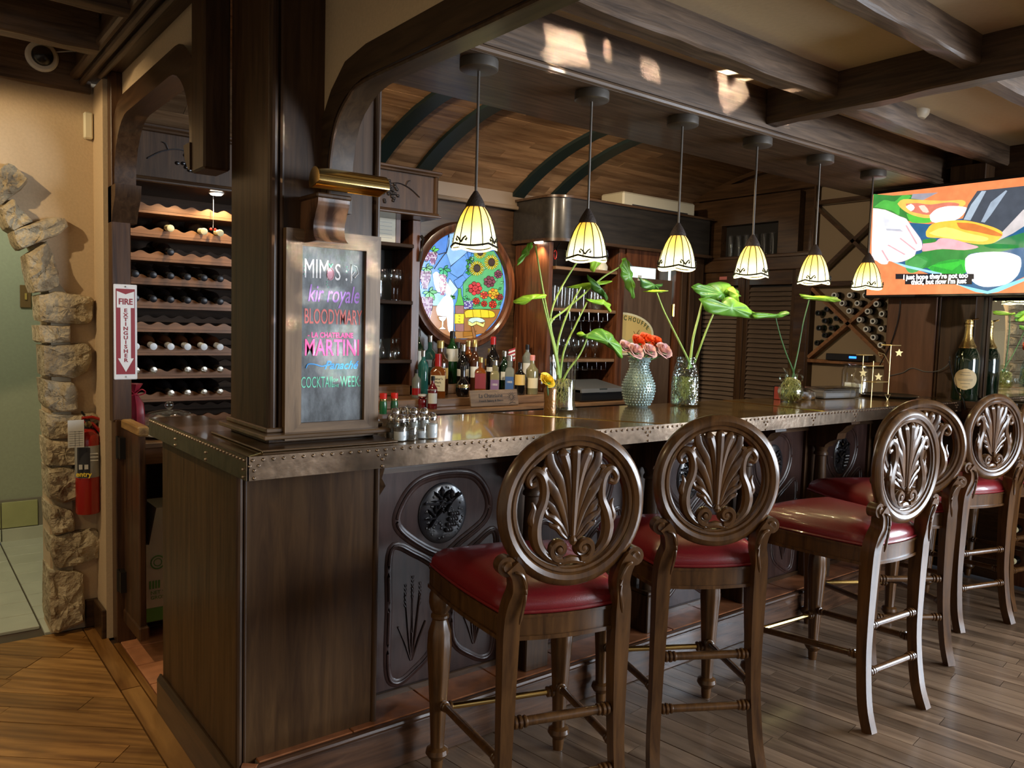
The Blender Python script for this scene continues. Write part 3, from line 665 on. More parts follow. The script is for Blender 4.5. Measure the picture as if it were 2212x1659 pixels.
# carved fronts
YF = 0.30
P('front_panel', MB().box(0.465, 4.15, YF, YF+0.03, 0.15, 1.008), W['carve'], bar, smooth=0)
P('top_rail', MB().box(0.465, 4.15, YF-.018, YF, 0.94, 1.008).box(0.465, 4.15, YF-.024, YF, 0.93, 0.945), W['cabx'], bar)
P('bottom_rail', MB().bbox(0.465, 4.15, YF-.012, YF, 0.155, 0.178, .002), W['cabx'], bar)
BX = [0.50+0.655*k for k in range(6)]
def raised_loop(pts, r_=0.0065, y=YF):
    return MB().tube([(p[0], y-0.003, p[1]) for p in pts+pts[:2]], r_, 8, caps=False).tube([(p[0], y-0.001, p[1]) for p in pts+pts[:2]], r_*2.6, 8, flat=.25, up=(0, 1, 0), caps=False)
def loop(keys, n=6):
    k = [Vector((a, b, 0)) for a, b in keys]; k = [k[-1]]+k+[k[0], k[1]]; out = []
    for i in range(1, len(k)-2):
        for s_ in range(n):
            t = s_/n; p0, p1, p2, p3 = k[i-1], k[i], k[i+1], k[i+2]
            q_ = 0.5*((2*p1)+(p2-p0)*t+(2*p0-5*p1+4*p2-p3)*t*t+(3*p1-p0-3*p2+p3)*t**3); out.append((q_[0], q_[1]))
    return out
def medallion(cx, cz, rx, rz, seed, kind):
    q = random.Random(seed); mb = MB()
    mb.lathe([(1e-5, -0.004), (0.55, -0.006), (0.92, -0.005), (1.0, 0.0), (1.02, 0.006)], 40, 'y', (0, 0, 0))
    mb.v = [(cx+p[0]*rx, YF-0.003+p[1], cz+p[2]*rz) for p in mb.v]
    if kind == 'grape':
        for k in range(90):      # chip-carved ground and fruit
            a_, rr = q.uniform(0, 2*PI), math.sqrt(q.random())*.86
            mb.ball((cx+rr*rx*math.cos(a_), YF-.007, cz+rr*rz*math.sin(a_)), q.uniform(.003, .007), 6, 4)
        for (a_, b_) in ((-.35, -.1), (.3, .35), (-.1, .45)):
            c_ = Vector((cx+a_*rx, YF-.013, cz+b_*rz))
            for t in (-2.4, -1.6, -.8, 0, .8): mb.tube([c_, c_+Vector((math.sin(t)*.030, -.003, math.cos(t)*.034)), c_+Vector((math.sin(t)*.046, .006, math.cos(t)*.05))], [.006, .009, .001], 6, flat=.5)
        for k in range(15): mb.ball((cx+rx*(.28+.1*(k % 4)-.06*(k//4)), YF-.012, cz-rz*(.05+.17*(k//4))), .009, 8, 5)
        mb.tube([(cx-rx*.8, YF-.012, cz+rz*.4), (cx, YF-.016, cz+rz*.3), (cx+rx*.7, YF-.012, cz+rz*.6)], .005, 6)
    else:
        mb.tube([(cx+.004, YF-.011, cz-rz*.9), (cx, YF-.014, cz), (cx+.006, YF-.012, cz+rz*.45)], [.009, .006, .004], 8)
        for sgn in (-1, 1):
            for k in range(6):
                z_ = cz+rz*(.5-.24*k); ln = rx*(.55+.12*math.sin(k))
                mb.tube([(cx, YF-.012, z_), (cx+sgn*ln*.6, YF-.014, z_+.016), (cx+sgn*ln*1.1, YF-.011, z_-.006)], [.004, .008, .002], 6)
    return mb
for k in range(5):
    c = (BX[k]+BX[k+1])/2 + (0.0 if k else -0.005)
    if k == 0:
        keys = [(c-.20, .74), (c-.185, .82), (c-.12, .885), (c-.01, .903), (c+.11, .885), (c+.178, .80), (c+.165, .72), (c+.06, .655), (c-.01, .618), (c-.10, .655)]
        RX, RZ = .10, .108
    else:
        keys = [(c-.155, .78), (c-.145, .86), (c-.09, .915), (c, .93), (c+.09, .915), (c+.145, .86), (c+.155, .78), (c+.12, .70), (c+.05, .64), (c, .60), (c-.05, .64), (c-.12, .70)]
        RX, RZ = .082, .105
    P('carved_oval', raised_loop(loop(keys)), W['carve'], bar)
    P('medallion', medallion(c-(.02 if k == 0 else 0), .765, RX, RZ, k+3, 'grape' if k % 2 == 0 else 'tree'), plain('black_carving', (0.018, 0.016, 0.018), .26, coat=.3) if k == 0 else bpy.data.materials['black_carving'], bar, label='oval medallion carved with vine leaves and grapes' if k % 2 == 0 else 'oval medallion carved with a tree')
    for sgn in (-1, 1):
        x0, x1 = (c-.23, c-.045) if sgn < 0 else (c+.035, c+.22)
        zi, zo = (.60, .665)
        if sgn < 0: keys = [(x0, .25), (x0, .45), (x0+.005, zo), (x0+.10, zo-.03), (x1, zi-.03), (x1+.005, .50), (x1, .30), (x1-.09, .215), (x0+.03, .195)]
        else: keys = [(x0, .30), (x0-.005, .50), (x0, zi-.03), (x0+.09, zo-.03), (x1-.005, zo), (x1, .45), (x1, .25), (x1-.03, .195), (x0+.09, .215)]
        P('carved_panel', raised_loop(loop(keys), 0.0055), W['carve'], bar)
        wh_ = MB(); xc = (x0+x1)/2
        for i, dx in enumerate((-.055, -.028, 0, .03, .055)):
            tip = (xc+dx, .52-abs(dx)*.9-(.08 if i in (0, 4) else 0)); md = .36 if i in (1, 2, 3) else .33
            wh_.tube([(xc+dx*.05, YF-.002, .26), (xc+dx*.5, YF-.004, md), (tip[0], YF-.003, tip[1])], .0028, 5)
            if i in (1, 2, 3):
                for j in range(6):
                    for s2 in (-1, 1): wh_.tube([(tip[0], YF-.003, tip[1]-.04+j*.014), (tip[0]+s2*.004, YF-.004, tip[1]-.030+j*.014)], [.0022, .0008], 5)
        P('wheat_relief', wh_, W['carve'], bar)
shaft = [(0.036, .20), (0.040, .215), (0.034, .235), (0.044, .25), (0.044, .27), (0.036, .285), (0.034, .32), (0.037, .45), (0.034, .60), (0.029, .76), (0.028, .80), (0.036, .805), (0.036, .815), (0.030, .825), (0.034, .84), (0.042, .855)]
for k in range(6):
    if k == 0: continue
    x = BX[k]
    P('column', MB().lathe(shaft, 20, 'z', (x, .232, 0)), W['cab'], bar)
    P('plinth', MB().bbox(x-.055, x+.055, .175, .30, .155, .315, .004).bbox(x-.048, x+.048, .182, .30, .315, .33, .003), W['cab'], bar)
    pr = [(0.30, 1.008), (0.055, 1.008), (0.05, .985), (0.075, .975), (0.095, .95), (0.12, .93), (0.125, .90), (0.16, .885), (0.185, .865), (0.19, .852), (0.30, .852)]
    P('bracket', MB().prism(pr, 'x', x-.042, x+.042), W['cab'], bar)
    P('pilaster', MB().box(x-.06, x+.06, .285, .30, .33, .93), W['cab'], bar)
P('bracket', MB().prism([(0.30, 1.008), (0.19, 1.008), (0.2, .96), (0.215, .93), (0.19, .91), (0.22, .88), (0.25, .85), (0.30, .84)], 'x', .475, .512), W['cab'], bar)
# tiled foot step
step = thing('foot_step', 'tiled foot step with dark oak riser along the bar', 'step', (0, 0, 0))
P('riser', MB().bbox(0.075, 4.20, 0.130, 0.20, 0.0, 0.132, .003), W['step'], step)
P('nosing', MB().tube([(0.072, 0.138, 0.143), (4.20, 0.138, 0.143)], 0.013, 10), W['step'], step)
P('bed', MB().box(0.09, 4.20, 0.145, 0.31, 0.10, 0.151), grout, step, smooth=0)
for k in range(14):
    x0 = 0.092+k*0.30; x1 = min(x0+.296, 4.2)
    y1 = .176 if k == 0 else YF
    P('tile', MB().bbox(x0, x1, .148, y1, .145, .157, .002), terra, step, smooth=0)
P('end_tile', MB().tube([(0.082, 0.135, .148), (0.05, .165, .148)], .011, 8), terra, step)

# ================================================================ BAR STOOLS
def make_stool(label):
    t = thing('bar_stool', label, 'stool', group='carved oval-back bar stools along the counter')
    wm = W['stool']
    # front legs: turned, reeded, with acanthus knop
    prof = [(.016, 0), (.019, .02), (.020, .04), (.030, .05), (.037, .062), (.034, .076), (.022, .084), (.0215, .10), (.026, .20), (.033, .32), (.0385, .41), (.036, .46), (.026, .492), (.024, .50), (.029, .506), (.029, .514), (.024, .52), (.031, .535), (.035, .555), (.033, .58), (.027, .598), (.031, .604)]
    def fl(tt, z): return (0.10*(abs(math.cos(4*tt))-.55) if .09 < z < .485 else (0.13*(abs(math.cos(5*tt+z*40))-.5) if .52 < z < .60 else 0))
    pr2 = []
    for a, b in zip(prof, prof[1:]):
        n = max(1, int((b[1]-a[1])/.03))
        pr2 += [(a[0]+(b[0]-a[0])*i/n, a[1]+(b[1]-a[1])*i/n) for i in range(n)]
    pr2.append(prof[-1])
    leg = None
    for s in (-1, 1):
        if leg is None: leg = P('leg', MB().lathe(pr2, 40, mod=fl).bbox(-.03, .03, -.03, .03, .600, .668, .004), wm, t)
        else: leg = share(leg, t)
        leg.location = (s*.213, .225, 0)
    # rear legs rise into scrolls
    for s in (-1, 1):
        path = spline([(s*.182, -.292, 0), (s*.176, -.262, .10), (s*.168, -.243, .28), (s*.165, -.24, .48), (s*.164, -.243, .64), (s*.160, -.252, .70), (s*.150, -.262, .745), (s*.158, -.268, .79), (s*.176, -.270, .815)], 4)
        mb = MB(); rr = []
        for i, p in enumerate(path): rr.append(.017+.006*min(1, max(0, 1-abs(p.z-.62)/.35)))
        mb.tube(path, rr, 4, up=(0, 1, 0), rect=True, flat=1.15)
        mb.lathe([(1e-5, -.024), (.012, -.026), (.016, -.020), (.026, -.020), (.026, .018), (1e-5, .018)], 18, 'y', (s*.186, -.262, .812))
        mb.tube(spline([(s*.15, -.286, .66), (s*.138, -.292, .74), (s*.15, -.298, .79), (s*.17, -.296, .80)], 4), [.002]+[.005]*11+[.002], 6)
        P('leg', mb, wm, t)
    # seat rail: bowed frame, wider in front
    def outline(k=1.0, n=8, off=0.0):
        pts = []
        def seg(a, b, bow, ax):
            for i in range(n):
                u_ = i/n; x_ = a[0]+(b[0]-a[0])*u_; y_ = a[1]+(b[1]-a[1])*u_; h = bow*math.sin(PI*u_)
                pts.append((x_+ax[0]*h, y_+ax[1]*h))
        a, b, c_, d = (-.178-off, -.232-off), (.178+off, -.232-off), (.245+off, .235+off), (-.245-off, .235+off)
        seg(a, b, .022, (0, -1)); seg(b, c_, .012, (1, 0)); seg(c_, d, .03, (0, 1)); seg(d, a, .012, (-1, 0)); return pts
    o = outline(); P('seat_rail', MB().prism(o, 'z', .608, .668).prism(outline(off=.006), 'z', .600, .611).prism(outline(off=.004), 'z', .660, .668), wm, t)
    # cushion
    mb = MB(); N = 32; rings = []
    base = outline(off=-.002)
    for (s_, z) in ((.985, .664), (1.0, .680), (.995, .694), (.96, .712), (.87, .730), (.70, .742), (.45, .749), (.2, .751)):
        rings.append([(p[0]*s_, p[1]*s_, z) for p in base])
    v = [p for r_ in rings for p in r_]; m_ = len(rings)
    f = [(j*N+i, j*N+(i+1) % N, (j+1)*N+(i+1) % N, (j+1)*N+i) for j in range(m_-1) for i in range(N)]+[tuple((m_-1)*N+i for i in range(N)), tuple(range(N-1, -1, -1))]
    mb.add(v, f); cu = P('cushion', mb, leather, t, smooth=60)
    P('piping', MB().tube([(p[0]*1.008, p[1]*1.008, .674) for p in base+base[:1]], .005, 6, caps=False), leather, cu)
    # rails
    def turned(a, b, r_, m2=wm, name='stretcher', collars=True, brassy=False):
        a, b = Vector(a), Vector(b); L = (b-a).length; d = (b-a).normalized(); Q = d.to_track_quat('Z', 'Y').to_matrix().to_4x4(); Q.translation = a
        if brassy:
            P(name, MB().lathe([(r_*.7, .03), (r_*.7, L-.03)], 14).xform(Q), brass, t, label='polished brass foot rail')
            pr_ = []
            for e_, sg in ((0, 1), (L, -1)):
                P('rail_collar', MB().lathe([(r_*.8, e_), (r_*.9, e_+sg*.012), (r_*1.3, e_+sg*.016), (r_*1.3, e_+sg*.024), (r_*.95, e_+sg*.027), (r_*1.25, e_+sg*.032), (r_*1.25, e_+sg*.038), (r_*.7, e_+sg*.042)], 14).xform(Q), wm, t)
            return
        pr_ = [(r_*.7, 0), (r_*.75, .012), (r_*1.3, .018), (r_*1.3, .024), (r_*.85, .027), (r_*1.35, .031), (r_*1.35, .038), (r_*.85, .041), (r_*1.2, .046), (r_*1.2, .051), (r_*.95, .054), (r_, L/2), (r_*.95, L-.054), (r_*1.2, L-.051), (r_*1.2, L-.046), (r_*.85, L-.041), (r_*1.35, L-.038), (r_*1.35, L-.031), (r_*.85, L-.027), (r_*1.3, L-.024), (r_*1.3, L-.018), (r_*.75, L-.012), (r_*.7, L)]
        P(name, MB().lathe(pr_, 16).xform(Q), m2, t)
    turned((-.158, -.243, .375), (.158, -.243, .375), .0135); turned((-.165, -.252, .205), (.165, -.252, .205), .0135)
    for s in (-1, 1): turned((s*.205, .225, .225), (s*.168, -.24, .265), .0125)
    turned((-.205, .228, .205), (.205, .228, .205), .0145, brassy=True)
    # oval back ring
    RR, RI = .212, .158; c_ = (0, -.262, .955)
    pf = [(RR-.006, .012), (RR, .004), (RR, -.006), (RR-.008, -.016), (RR-.02, -.020), (RR-.032, -.016), (RR-.036, -.010), (RR-.040, -.013), (RR-.047, -.012), (RR-.050, -.006), (RI, -.004), (RI-.002, .008), (RI+.01, .014), (RR-.02, .018)]
    P('back_ring', MB().lathe(pf, 56, 'y', c_, closed=True, sx=1.0, sy=1.0), wm, t)
    # carved palmette splat
    mb = MB(); Y0 = -.262
    def leafsw(keys, rads, flat=.55, n=5, yo=0.0, ns=8):
        pts = spline([(k[0], Y0+yo, .955+k[1]) for k in keys], n)
        m3 = len(pts); r2 = []
        for i in range(m3):
            u_ = i/(m3-1)*(len(rads)-1); a_ = int(min(u_, len(rads)-2)); r2.append((rads[a_]+(rads[a_+1]-rads[a_])*(u_-a_))*1.28)
        mb.tube(pts, r2, ns, flat=flat, up=(0, 1, 0))
    for s in (-1, 1):
        leafsw([(s*.004, -.075), (s*.008, .02), (s*.020, .10), (s*.034, .142), (s*.034, .158)], [.004, .007, .012, .013, .004], .8, yo=-.006)
        leafsw([(s*.008, -.075), (s*.020, .0), (s*.040, .07), (s*.066, .115), (s*.070, .146), (s*.058, .150)], [.003, .007, .012, .012, .009, .003], .7, yo=-.002)
        leafsw([(s*.010, -.078), (s*.030, -.01), (s*.058, .045), (s*.082, .075), (s*.088, .100), (s*.076, .106)], [.003, .008, .013, .011, .008, .003], .7, yo=-.004)
        leafsw([(s*.012, -.08), (s*.036, -.035), (s*.060, .0), (s*.080, .02), (s*.086, .04)], [.003, .006, .010, .008, .002], .7, yo=0)
        leafsw([(s*.012, -.082), (s*.032, -.05), (s*.055, -.028), (s*.074, -.018), (s*.080, -.004), (s*.070, .002)], [.003, .006, .008, .006, .005, .002], .8, yo=-.004)
        leafsw([(s*.014, -.086), (s*.032, -.07), (s*.046, -.052), (s*.062, -.046), (s*.066, -.038)], [.003, .005, .007, .005, .002], .8, yo=-.006)
        leafsw([(s*.006, -.08), (s*.015, .03), (s*.030, .085), (s*.050, .130), (s*.055, .150)], [.003, .006, .010, .009, .003], .7, yo=.002)
        leafsw([(s*.010, -.08), (s*.026, -.01), (s*.050, .055), (s*.074, .095), (s*.080, .122)], [.003, .006, .010, .009, .003], .7, yo=.002)
        leafsw([(s*.012, -.08), (s*.034, -.02), (s*.060, .022), (s*.082, .048), (s*.090, .066)], [.003, .006, .009, .008, .002], .7, yo=.002)
        mb.lathe([(1e-5, -.276), (.007, -.275), (.010, -.27), (.014, -.272), (.016, -.266), (.022, -.268), (.026, -.262), (.027, -.25), (1e-5, -.25)], 20, 'y', (s*.036, 0, .955-.112))
        # outer S scroll
        leafsw([(s*.106, .066), (s*.122, .062), (s*.128, .078), (s*.112, .098), (s*.092, .088), (s*.082, .058), (s*.084, .02), (s*.100, -.02), (s*.106, -.06), (s*.096, -.10), (s*.066, -.132), (s*.030, -.150)], [.006, .007, .008, .010, .012, .012, .011, .013, .015, .013, .009, .006], .9, 4, -.002)
        leafsw([(s*.104, -.06), (s*.118, -.03), (s*.112, .0), (s*.118, .018)], [.004, .009, .006, .002], .8, 4, -.006)
        # bottom volute
        vol = [(s*(.036+rr*math.cos(a_)), -.112+rr*math.sin(a_)) for a_, rr in [(-1.9+k*.55, .030*(1-k/16)) for k in range(14)]]
        leafsw(vol, [.007, .008, .008, .007, .006, .005], .9, 2, -.006, 6)
        leafsw([(s*.066, -.128), (s*.078, -.118), (s*.084, -.098)], [.007, .007, .002], .8, 3, -.006, 6)
    leafsw([(0, -.075), (0, .02), (0, .10), (0, .150), (0, .163)], [.004, .007, .011, .012, .004], .9, yo=-.010)
    leafsw([(0, -.10), (0, -.088), (0, -.07)], [.004, .010, .001], .9, 3, -.010)
    leafsw([(-.04, -.152), (0, -.142), (.04, -.152)], [.007, .010, .007], .9, 3, 0)
    P('splat', mb, wm, t, label='carved palmette and scroll splat')
    return t
ST = [((0.770, -0.235), -17, 'red leather bar stool with oval carved back, nearest the chalkboard end of the bar'),
      ((1.475, -0.222), -29, 'red leather bar stool with oval carved back, second from the chalkboard end'),
      ((2.235, -0.375), -4, 'red leather bar stool seen nearly side-on, third from the chalkboard end'),
      ((2.905, -0.212), -32, 'red leather bar stool half hidden behind the side-on stool, fourth from the chalkboard'),
      ((3.610, -0.175), -15, 'red leather bar stool below the champagne bottle, fifth from the chalkboard'),
      ((4.16, -0.19), -12, 'red leather bar stool farthest from the chalkboard, cut by the picture edge')]
s0 = make_stool(ST[0][2])
for i, ((x, y), a_, lab) in enumerate(ST):
    o = s0 if i == 0 else dup(s0, (0, 0, 0), 0, lab)
    o.location = (x, y, 0); o.rotation_euler = (0, 0, R(a_))

# ================================================================ PENDANT LAMPS
def make_pendant(label):
    t = thing('pendant_lamp', label, 'lamp', group='stained glass pendant lamps hanging in a row over the bar')
    # origin: underside of header; z negative downwards
    lampm = plain('lamp_bronze', (.11, .095, .08), .45, .5)
    P('canopy', MB().lathe([(.066, 0), (.068, -.004), (.068, -.034), (.062, -.038), (1e-5, -.038)], 28), lampm, t)
    P('rod', MB().tube([(0, 0, -.036), (0, 0, -.462)], .0048, 8), lampm, t)
    P('cap', MB().lathe([(.007, -.452), (.012, -.460), (.020, -.472), (.028, -.486), (.034, -.500), (.036, -.508), (.032, -.510)], 24), plain('lamp_cap', (.05, .035, .028), .6, .3, bump=.6, bs=150), t)
    pf = [(.031, -.507), (.043, -.522), (.056, -.546), (.066, -.573), (.073, -.600), (.078, -.626), (.081, -.650)]
    sc_ = lambda tt, z: 0
    v = []; n = 48; m = len(pf)
    for j, (r_, z) in enumerate(pf):
        for i in range(n):
            tt = 2*PI*i/n; drop = -.010*abs(math.sin(2*tt))*((j/(m-1))**6); v.append((r_*math.cos(tt), r_*math.sin(tt), z+drop))
    f = [(j*n+i, j*n+(i+1) % n, (j+1)*n+(i+1) % n, (j+1)*n+i) for j in range(m-1) for i in range(n)]
    P('lamp_shade', MB().add(v, f), shadem, t, smooth=60)
    lead = MB()
    for k in range(12):
        a_ = 2*PI*(k+.5)/12
        lead.tube([((r_+.001)*math.cos(a_), (r_+.001)*math.sin(a_), z) for r_, z in pf], .0018, 5)
    lead.tube([(.0825*math.cos(2*PI*i/48), .0825*math.sin(2*PI*i/48), -.640-.010*abs(math.sin(4*PI*i/48))) for i in range(49)], .0038, 6, caps=False)
    for k in range(4):
        a_ = PI/2*k+.35
        for s in (-1, 1):
            lead.tube([(.0835*math.cos(a_+s*d), .0835*math.sin(a_+s*d), z) for d, z in ((0, -.638), (.12, -.624), (.22, -.618), (.27, -.626), (.21, -.632))], [.0035, .003, .003, .003, .004], 6)
    P('leading', lead, black, t)
    P('bulb', MB().lathe([(1e-5, -.63), (.016, -.628), (.026, -.61), (.027, -.59), (.018, -.56), (.012, -.54), (.012, -.52)], 16), bulbm, t)
    return t
PXS = [0.925+0.5445*k for k in range(6)]
names = ['first pendant lamp from the pillar, in front of the round stained glass window', 'second pendant lamp from the pillar, partly behind a heart-shaped leaf', 'third pendant lamp from the pillar, hanging in front of the door panel',
         'fourth pendant lamp from the pillar, before the louvred doors', 'fifth pendant lamp from the pillar, beside the television side', 'sixth pendant lamp, farthest, overlapping the television edge']
pl = make_pendant(names[0])
for i, x in enumerate(PXS):
    o = pl if i == 0 else dup(pl, (0, 0, 0), 0, names[i])
    o.location = (x, 0.318, 2.352); o.rotation_euler = (0, 0, i*.4)
    l = bpy.data.lights.new('pendant_glow', 'POINT'); l.energy = 19; l.color = (1.0, 0.80, 0.44); l.shadow_soft_size = .03
    lo = bpy.data.objects.new('pendant_glow', l); COL.objects.link(lo); lo.location = (x, 0.318, 2.352-.60)

# ================================================================ CHALKBOARD AND BRASS LAMP ON THE PILLAR
cbd = thing('chalkboard', 'framed slate chalkboard with coloured chalk drinks menu, hung on the pillar', 'chalkboard', (0.155, 0.160, 1.085))
CW, CH_ = 0.296, 0.598
P('slate', MB().box(.045, CW-.045, -.014, 0, .045, CH_-.04), slatem, cbd, smooth=0)
for (x0, x1, z0, z1) in ((0, .048, 0, CH_), (CW-.048, CW, 0, CH_)): P('frame_board', MB().prism([(x0, 0 if x0 == 0 else 0), (x1, 0)] and ([(0, 0), (.048, .048), (.048, CH_-.046), (0, CH_)] if x0 == 0 else [(CW, 0), (CW, CH_), (CW-.048, CH_-.046), (CW-.048, .048)]), 'y', -.026, 0), W['frame'], cbd)
for pl_ in ([(0, 0), (CW, 0), (CW-.048, .048), (.048, .048)], [(0, CH_), (.048, CH_-.046), (CW-.048, CH_-.046), (CW, CH_)]): P('frame_board', MB().prism(pl_, 'y', -.026, 0), wood('board_frame_oak_x', (0.09, 0.052, 0.026), (0.24, 0.15, 0.08), 'x', 0.5, 3, 12, 0.1, 0.25), cbd)
chw = plain('white_chalk', (.80, .78, .78), .9); chv = plain('violet_chalk', (.42, .22, .60), .9); chr_ = plain('coral_chalk', (.75, .22, .20), .9)
chp = plain('pink_chalk', (.80, .12, .34), .9); chb = plain('blue_chalk', (.10, .40, .85), .9); chg = plain('green_chalk', (.22, .70, .48), .9)
def chalk(body, cz, size, m, cx=CW/2, sx=1, shear=0, off=0.0): return text(body, size, m, cbd, (cx, -.0146, cz), sx=sx, shear=shear, off=off, ext=.0003)
chalk('MIM', .487, .078, chw, .096, .56); chalk('S :1', .482, .068, chw, .184, .66)
P('lettering', MB().tube([(.1385+.0105*math.cos(a_), -.0146, .478+.017*math.sin(a_)) for a_ in [k*PI/8 for k in range(17)]], .0016, 5).lathe([(1e-5, -.0005), (.009, -.0004), (.009, .0002)], 16, 'y', (.1385, -.0146, .478), sy=1.6), plain('rose_chalk', (.62, .32, .38), .9), cbd)
P('lettering', MB().tube([(.1385, -.0146, .497), (.133, -.0146, .508)], .0022, 5).tube([(.1385, -.0146, .497), (.1445, -.0146, .508)], .0022, 5), chg, cbd)
P('lettering', MB().tube([(.205, -.0146, .455), (.205, -.0146, .51), (.222, -.0146, .505), (.228, -.0146, .485), (.215, -.0146, .47), (.208, -.0146, .478), (.216, -.0146, .49)], .0015, 5), chw, cbd)
dots = MB()
for (a_, b_) in ((.058, .495), (.058, .484), (.058, .473), (.190, .502), (.194, .493), (.19, .486), (.128, .455), (.128, .447), (.132, .44)): dots.ball((a_, -.0146, b_), .0017, 6, 4)
P('lettering', dots, chg, cbd)
chalk('kir royale', .418, .070, chv, CW/2+.002, .60, .25, .0006); chalk('BLOODYMARY', .352, .062, chr_, CW/2+.002, .44, 0, .0004)
chalk('- LA CHATELAINE', .300, .021, chp, CW/2-.006, .86, 0, .0006); chalk('MARTINI', .262, .068, chp, CW/2, .66, 0, .0008)
chalk('Panaché', .212, .034, chb, .175, .95, .4, .0006)
P('lettering', MB().tube(spline([(.066, -.0146, .205), (.072, -.0146, .216), (.09, -.0146, .216), (.115, -.0146, .210), (.13, -.0146, .214)], 5), .002, 5), chb, cbd)
chalk('COCKTAIL', .162, .046, chg, .103, .46, 0); chalk('OF', .168, .012, chg, .158, 1.2); chalk('THE', .152, .012, chg, .159, 1.0); chalk('WEEK:', .162, .046, chg, .207, .50, 0)

bl = thing('picture_light', 'polished brass picture light above the chalkboard', 'lamp', (0.192, 0.03, 1.806))
hf = [(0.034*math.cos(R(a_)), .034*math.sin(R(a_))) for a_ in range(-35, 196, 15)]
P('lamp_hood', MB().prism([(y_, z_) for y_, z_ in hf]+[(y_*.93, z_*.93) for y_, z_ in hf[::-1]], 'x', 0, .205), brass, bl)
P('end_cap', MB().prism(hf, 'x', -.003, 0.001), brass, bl); P('end_cap', MB().prism(hf, 'x', .204, .208), brass, bl)
P('arm', MB().tube([(.118, .028, .01), (.118, .10, .02), (.118, .14, .03)], .006, 8), brass, bl)

# ================================================================ BACK BAR
# back counter under the wine rack and under the bottles
bc = thing('back_counter', 'low oak back counter carrying the liquor bottles', 'counter', (0, 0, 0))
P('top', MB().bbox(1.38, 3.45, 1.72, 2.40, .925, .950, .004), W['shelf'], bc)
P('front', MB().box(1.38, 3.45, 1.76, 1.80, 0, .925), W['cabx'], bc)
P('step_shelf', MB().bbox(1.40, 2.70, 1.855, 2.40, .95, 1.000, .004), W['shelf'], bc)
P('step_shelf', MB().bbox(1.40, 2.70, 2.10, 2.40, 1.000, 1.06, .004), W['shelf'], bc)
sc2 = thing('side_counter', 'low oak counter below the wine rack, with open space underneath', 'counter', (0, 0, 0))
P('top', MB().bbox(0.12, 1.37, 1.60, 1.98, .860, .885, .004), W['shelf'], sc2)
P('apron', MB().box(0.13, 1.36, 1.62, 1.64, .79, .860), W['rack'], sc2)
P('side', MB().box(0.13, 0.15, 1.64, 1.97, 0, .86).box(1.34, 1.36, 1.64, 1.97, 0, .86), W['cab'], sc2)
P('lower_shelf', MB().box(0.15, 1.34, 1.70, 1.97, .06, .09), W['cabx'], sc2)
# wall-hung cabinet with carved grapes
uc = thing('wall_cabinet', 'dark wall cabinet with carved grape sprays above the wine rack', 'cabinet', (0, 0, 0))
P('body', MB().box(0.12, 1.80, 1.96, 2.395, 2.055, 2.30), W['cab'], uc)
P('cornice', MB().bbox(0.10, 1.825, 1.925, 2.38, 2.288, 2.305, .004).tube([(0.12, 1.945, 2.283), (1.81, 1.945, 2.283)], .010, 8), W['cabx'], uc)
P('base_molding', MB().bbox(0.10, 1.825, 1.925, 2.38, 2.04, 2.055, .004).tube([(0.12, 1.945, 2.060), (1.81, 1.945, 2.060)], .009, 8), W['cabx'], uc)
P('corner_post', MB().tube([(1.80, 1.955, 2.055), (1.80, 1.955, 2.29)], .012, 8), W['cab'], uc)
for cx in (.425, 1.50):
    g = MB(); q = random.Random(int(cx*100))
    for k in range(34): g.ball((cx+q.gauss(0, .022), 1.956, 2.165+q.gauss(0, .028)), .009, 7, 5)
    s_ = -1 if cx < 1 else 1
    g.tube(spline([(cx, 1.957, 2.205), (cx+s_*.06, 1.955, 2.212), (cx+s_*.13, 1.955, 2.19), (cx+s_*.19, 1.955, 2.150)], 4), .0028, 5)
    g.tube(spline([(cx+s_*.1, 1.955, 2.205), (cx+s_*.11, 1.953, 2.228), (cx+s_*.125, 1.953, 2.235)], 3), .002, 5)
    P('grape_carving', g, bpy.data.materials['black_carving'], uc, label='black carved bunch of grapes')
# wine rack: scalloped boards
wr = thing('wine_rack', 'tall wine rack with scalloped shelves below the grape-carved cabinet', 'rack', (0, 0, 0))
NR = 10; SP = .1105; ZR0 = 1.965; PIT = .0765; X0R, X1R = .135, 1.36
P('side', MB().box(X0R-.02, X0R, 1.98, 2.395, .885, 2.055), W['red'], wr); P('side', MB().box(X1R, X1R+.03, 1.98, 2.395, .885, 2.055), W['red'], wr)
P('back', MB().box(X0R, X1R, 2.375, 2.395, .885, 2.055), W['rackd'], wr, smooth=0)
for i in range(NR):
    z = ZR0-i*SP
    def scal(zb, amp): 
        top_ = [(X0R+(X1R-X0R)*k/160, zb+.034-amp*(.5+.5*math.cos(2*PI*((X0R+(X1R-X0R)*k/160)-X0R-PIT*.5)/PIT))**1.0) for k in range(161)]
        return [(X0R, zb)]+top_+[(X1R, zb)]
    P('front_cradle', MB().prism(scal(z-.045, .014), 'y', 1.985, 2.003), W['rack'], wr)
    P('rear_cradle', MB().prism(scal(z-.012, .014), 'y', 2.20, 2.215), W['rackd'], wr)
    P('shelf_board', MB().box(X0R, X1R, 1.985, 2.22, z-.058, z-.046), W['rack'], wr)
